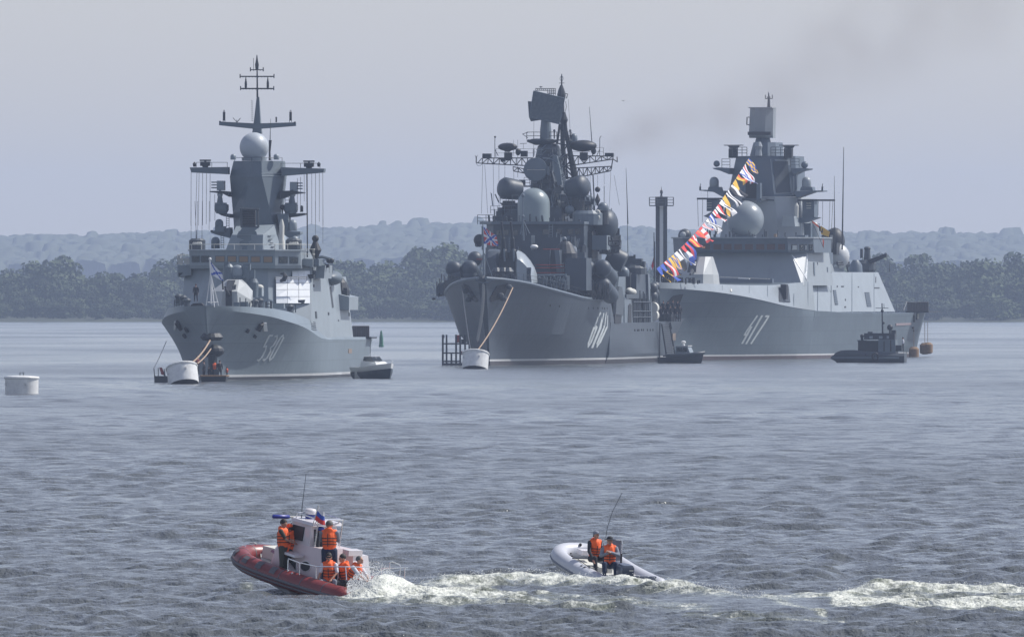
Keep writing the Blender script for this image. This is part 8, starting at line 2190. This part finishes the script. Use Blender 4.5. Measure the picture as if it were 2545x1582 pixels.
# ---------------- grey fishing inflatable
gr_ = Rig('inflatable_boat', Vector((2.76, 513.4, .03)), math.radians(28), math.radians(10.5), math.radians(2), 'light grey inflatable dinghy with outboard motor and two men', 'inflatable boat')
pts, rs = rib_tubes(4.0, 1.85, .255, .30, None, gr_, .33)
gr_.put(MB().tube(pts, rs, 18), 'inflatable_tube', M['rib_grey'], smooth=True, solid=True)
sp_ = []
for i, p in enumerate(pts):
    d = (pts[min(i+1, len(pts)-1)] - pts[max(i-1, 0)]).normalized(); o = Vector((-d.y, d.x, 0)).normalized()
    if o.dot(Vector((p.x, p.y - .3, 0))) < 0: o = -o
    sp_.append(p + o*(rs[i] - .01) + Vector((0, 0, -.04)))
gr_.put(MB().tube(sp_, .035, 6), 'rubbing_strake', M['gcloth'], smooth=True)
rings = []
for i in range(12):
    u = i/11; y = -1.85 + 3.7*u; w = .80*(1 - max(0, (u - .55)/.45)**2); w = max(w, .03); zk = -.22 + .5*max(0, u - .55)**1.5*2
    rings.append([(w, y, .25 + .15*u*u), (w*.85, y, .05 + .15*u*u), (0, y, zk), (-w*.85, y, .05 + .15*u*u), (-w, y, .25 + .15*u*u)])
gr_.put(MB().loft(rings), 'rigid_hull', M['rib_grey'], smooth=True, auto=30)
gr_.put(MB().loft([[(.8, -1.8, .24), (.8, 0, .28), (.3, 1.6, .42), (-.3, 1.6, .42), (-.8, 0, .28), (-.8, -1.8, .24)], [(.8, -1.8, .28), (.8, 0, .32), (.3, 1.6, .46), (-.3, 1.6, .46), (-.8, 0, .32), (-.8, -1.8, .28)]]), 'floor', M['offwhite'])
gr_.put(MB().box(-.78, .78, -1.78, -1.68, .05, .62), 'transom', M['gcloth'])
gr_.put(MB().cbox((-.1, -1.0, .42), 1.2, .34, .16), 'bench', M['offwhite']); gr_.put(MB().cbox((-.25, .0, .42), .7, .5, .22), 'seat_box', M['offwhite'])
gr_.put(MB().cbox((.0, 1.35, .72), .42, .3, .14), 'bow_step', M['cabin'])
for x, y in ((338, 895), (356, 935), (378, 972), (498, 1078), (540, 1100)):
    p = gr_.hit(c8(x, y), .01)
    if p: gr_.put(MB().ball(p, .035, 8, 5, (1.3, 1, .6)), 'tube_fitting', M['black'])
p = gr_.L(c8(480, 770), 514.9); gr_.put(MB().ball(p, .05, 8, 5), 'bow_fitting', M['black'])
gr_.put(MB().tube([gr_.L(c8(345, 965), 513.6), gr_.L(c8(440, 975), 513.2), gr_.L(c8(620, 1110), 512.2)], .012, 5), 'grab_line', M['dark'])
mo_ = gr_.L(c8(1120, 1150), 511.2)
mm = gr_.put(MB().loft([[(mo_.x + x*k, mo_.y + y*k2, mo_.z + z) for x, y in ((-.20, -.22), (.20, -.22), (.22, .12), (.12, .26), (-.12, .26), (-.22, .12))] for z, k, k2 in ((-.34, .75, .7), (-.16, 1, 1), (.12, 1, 1), (.20, .8, .85))]), 'outboard_motor', M['motor'], smooth=True, auto=45)
gr_.put(MB().cbox((mo_.x + .1, mo_.y - .225, mo_.z + .05), .14, .02, .035), 'motor_trim', M['offwhite'], mm)
gr_.put(MB().cbox((mo_.x, mo_.y - .02, mo_.z - .6), .12, .2, .6), 'motor_leg', M['dark'], mm)
# windscreen frame behind the helmsman
tube_px([(1055, 1050), (1085, 760), (1075, 705), (1050, 692), (900, 690), (810, 712), (795, 790)], 512.6, .018, 'screen_frame', M['steel'], gr_, c8)
q4 = [gr_.L(c8(*p), 512.65) for p in ((960, 1000), (1058, 1000), (1068, 712), (950, 700))]; q5 = [p_ + Vector((0, .02, 0)) for p_ in q4]
gr_.put(MB().hexa(q4 + q5), 'screen_panel', M['gcloth'])
tube_px([(845, 672), (870, 520), (945, 290), (1082, 22)], 512.0, .008, 'whip_aerial', M['dark'], gr_, c8)
tube_px([(1068, 1050), (1072, 900)], 512.2, .03, 'motor_bracket', M['dark'], gr_, c8)
g2_ = 'men in the grey inflatable dinghy'
loc = stand_at(*c8(905, 650), 511.9, 1.34)
person(loc, math.radians(180), 'man in dark bush hat and orange vest sitting with hands held at his chest', 'sit', 'gcloth', 'navy', True, 'hair', hat=('dcloth', 'round'), sleeve=1.0, armL=((-.26, .10, -.20), (.02, .32, -.10)), armR=((.27, .08, -.22), (.05, .34, -.14)), lean=.05, group=g2_, knees=((-.17, .40, .52), (.17, .40, .52)))
loc = stand_at(*c8(675, 590), 513.4, 1.28)
person(loc, math.radians(205), 'man in grey cap and dark jacket with open orange vest reaching down', 'sit', 'dcloth', 'dcloth', True, 'ghair', hat=('gcloth', 'peak'), sleeve=1.0, armL=((-.22, .06, -.25), (-.16, .28, -.48)), armR=((.26, .10, -.26), (.22, .30, -.50)), lean=.22, head_turn=.2, head_tilt=-.15, group=g2_)

# ---------------- thin brown smoke drifting from the 610 funnel
def smoke():
    path = [(1485, 398, 16, 2.4), (1530, 358, 40, 2.2), (1600, 322, 66, 1.9), (1690, 300, 76, 1.2), (1800, 272, 88, 1.0), (1930, 225, 110, 1.0), (2080, 150, 140, .9), (2230, 60, 160, .8), (2400, -50, 190, .7), (2700, -240, 230, .5)]
    m = bpy.data.materials.new('thin_smoke'); m.use_nodes = True; nt = m.node_tree; nt.nodes.clear()
    out = nt.nodes.new("ShaderNodeOutputMaterial"); v = nt.nodes.new("ShaderNodeVolumePrincipled"); tc = nt.nodes.new("ShaderNodeTexCoord")
    v.inputs["Color"].default_value = (.36, .31, .30, 1)
    cs = [world_at(px, py, 2200 + i*6) for i, (px, py, _, _) in enumerate(path)]; k = 2225/F
    acc = None
    for (px, py, rp, w), c in zip(path, cs):
        d = nt.nodes.new("ShaderNodeVectorMath"); d.operation = 'DISTANCE'; d.inputs[1].default_value = c
        nt.links.new(tc.outputs["Object"], d.inputs[0])
        mr = nt.nodes.new("ShaderNodeMapRange"); mr.interpolation_type = 'SMOOTHSTEP'; mr.inputs["From Min"].default_value = 0; mr.inputs["From Max"].default_value = rp*k*1.4
        mr.inputs["To Min"].default_value = w; mr.inputs["To Max"].default_value = 0
        nt.links.new(d.outputs["Value"], mr.inputs["Value"])
        if acc is None: acc = mr.outputs["Result"]
        else:
            ad = nt.nodes.new("ShaderNodeMath"); ad.operation = 'MAXIMUM'; nt.links.new(acc, ad.inputs[0]); nt.links.new(mr.outputs["Result"], ad.inputs[1]); acc = ad.outputs[0]
    n = nt.nodes.new("ShaderNodeTexNoise"); n.inputs["Scale"].default_value = .13; n.inputs["Detail"].default_value = 4
    nt.links.new(tc.outputs["Object"], n.inputs["Vector"])
    nr = nt.nodes.new("ShaderNodeMapRange"); nr.inputs["From Min"].default_value = .33; nr.inputs["From Max"].default_value = .70; nr.inputs["To Max"].default_value = .050
    nt.links.new(n.outputs["Fac"], nr.inputs["Value"])
    mu = nt.nodes.new("ShaderNodeMath"); mu.operation = 'MULTIPLY'; nt.links.new(acc, mu.inputs[0]); nt.links.new(nr.outputs["Result"], mu.inputs[1])
    nt.links.new(mu.outputs[0], v.inputs["Density"]); nt.links.new(v.outputs[0], out.inputs["Volume"])
    p0, p1 = world_at(1430, 470, 2200), world_at(2800, -260, 2250)
    o = MB().box(p0.x, p1.x, 2176, 2290, p0.z, p1.z).build('smoke', m); tag(o, 'thin brown funnel smoke drifting up to the right over 417', 'smoke', kind='stuff')
smoke()
# ------------------------------------------------------------------ masses of small gear too fine to pick apart
for o in bpy.data.objects:
    st = o.name.split('.')[0]
    if o.parent is not None and st in ('roof_fittings', 'foredeck_rails', 'foredeck_gear', 'side_deck_gear', 'machinery_clutter', 'clutter_posts', 'tower_fittings', 'hanging_hoses', 'halyards', 'mast_steps', 'yard_antennas', 'lattice_yards', 'yard_rail', 'yard_rails', 'waist_rails', 'stern_net_posts', 'bow_anchors', 'side_anchors', 'slab_rows', 'breakwater_studs', 'ladders', 'launcher_lids', 'tower_insulators', 'safety_net', 'red_rails', 'tower_rails', 'crosstree_insulators', 'platform_rail', 'missile_gun_mount', 'side_rigging', 'aft_launcher', 'whip_antenna'):
        o['kind'] = 'stuff'
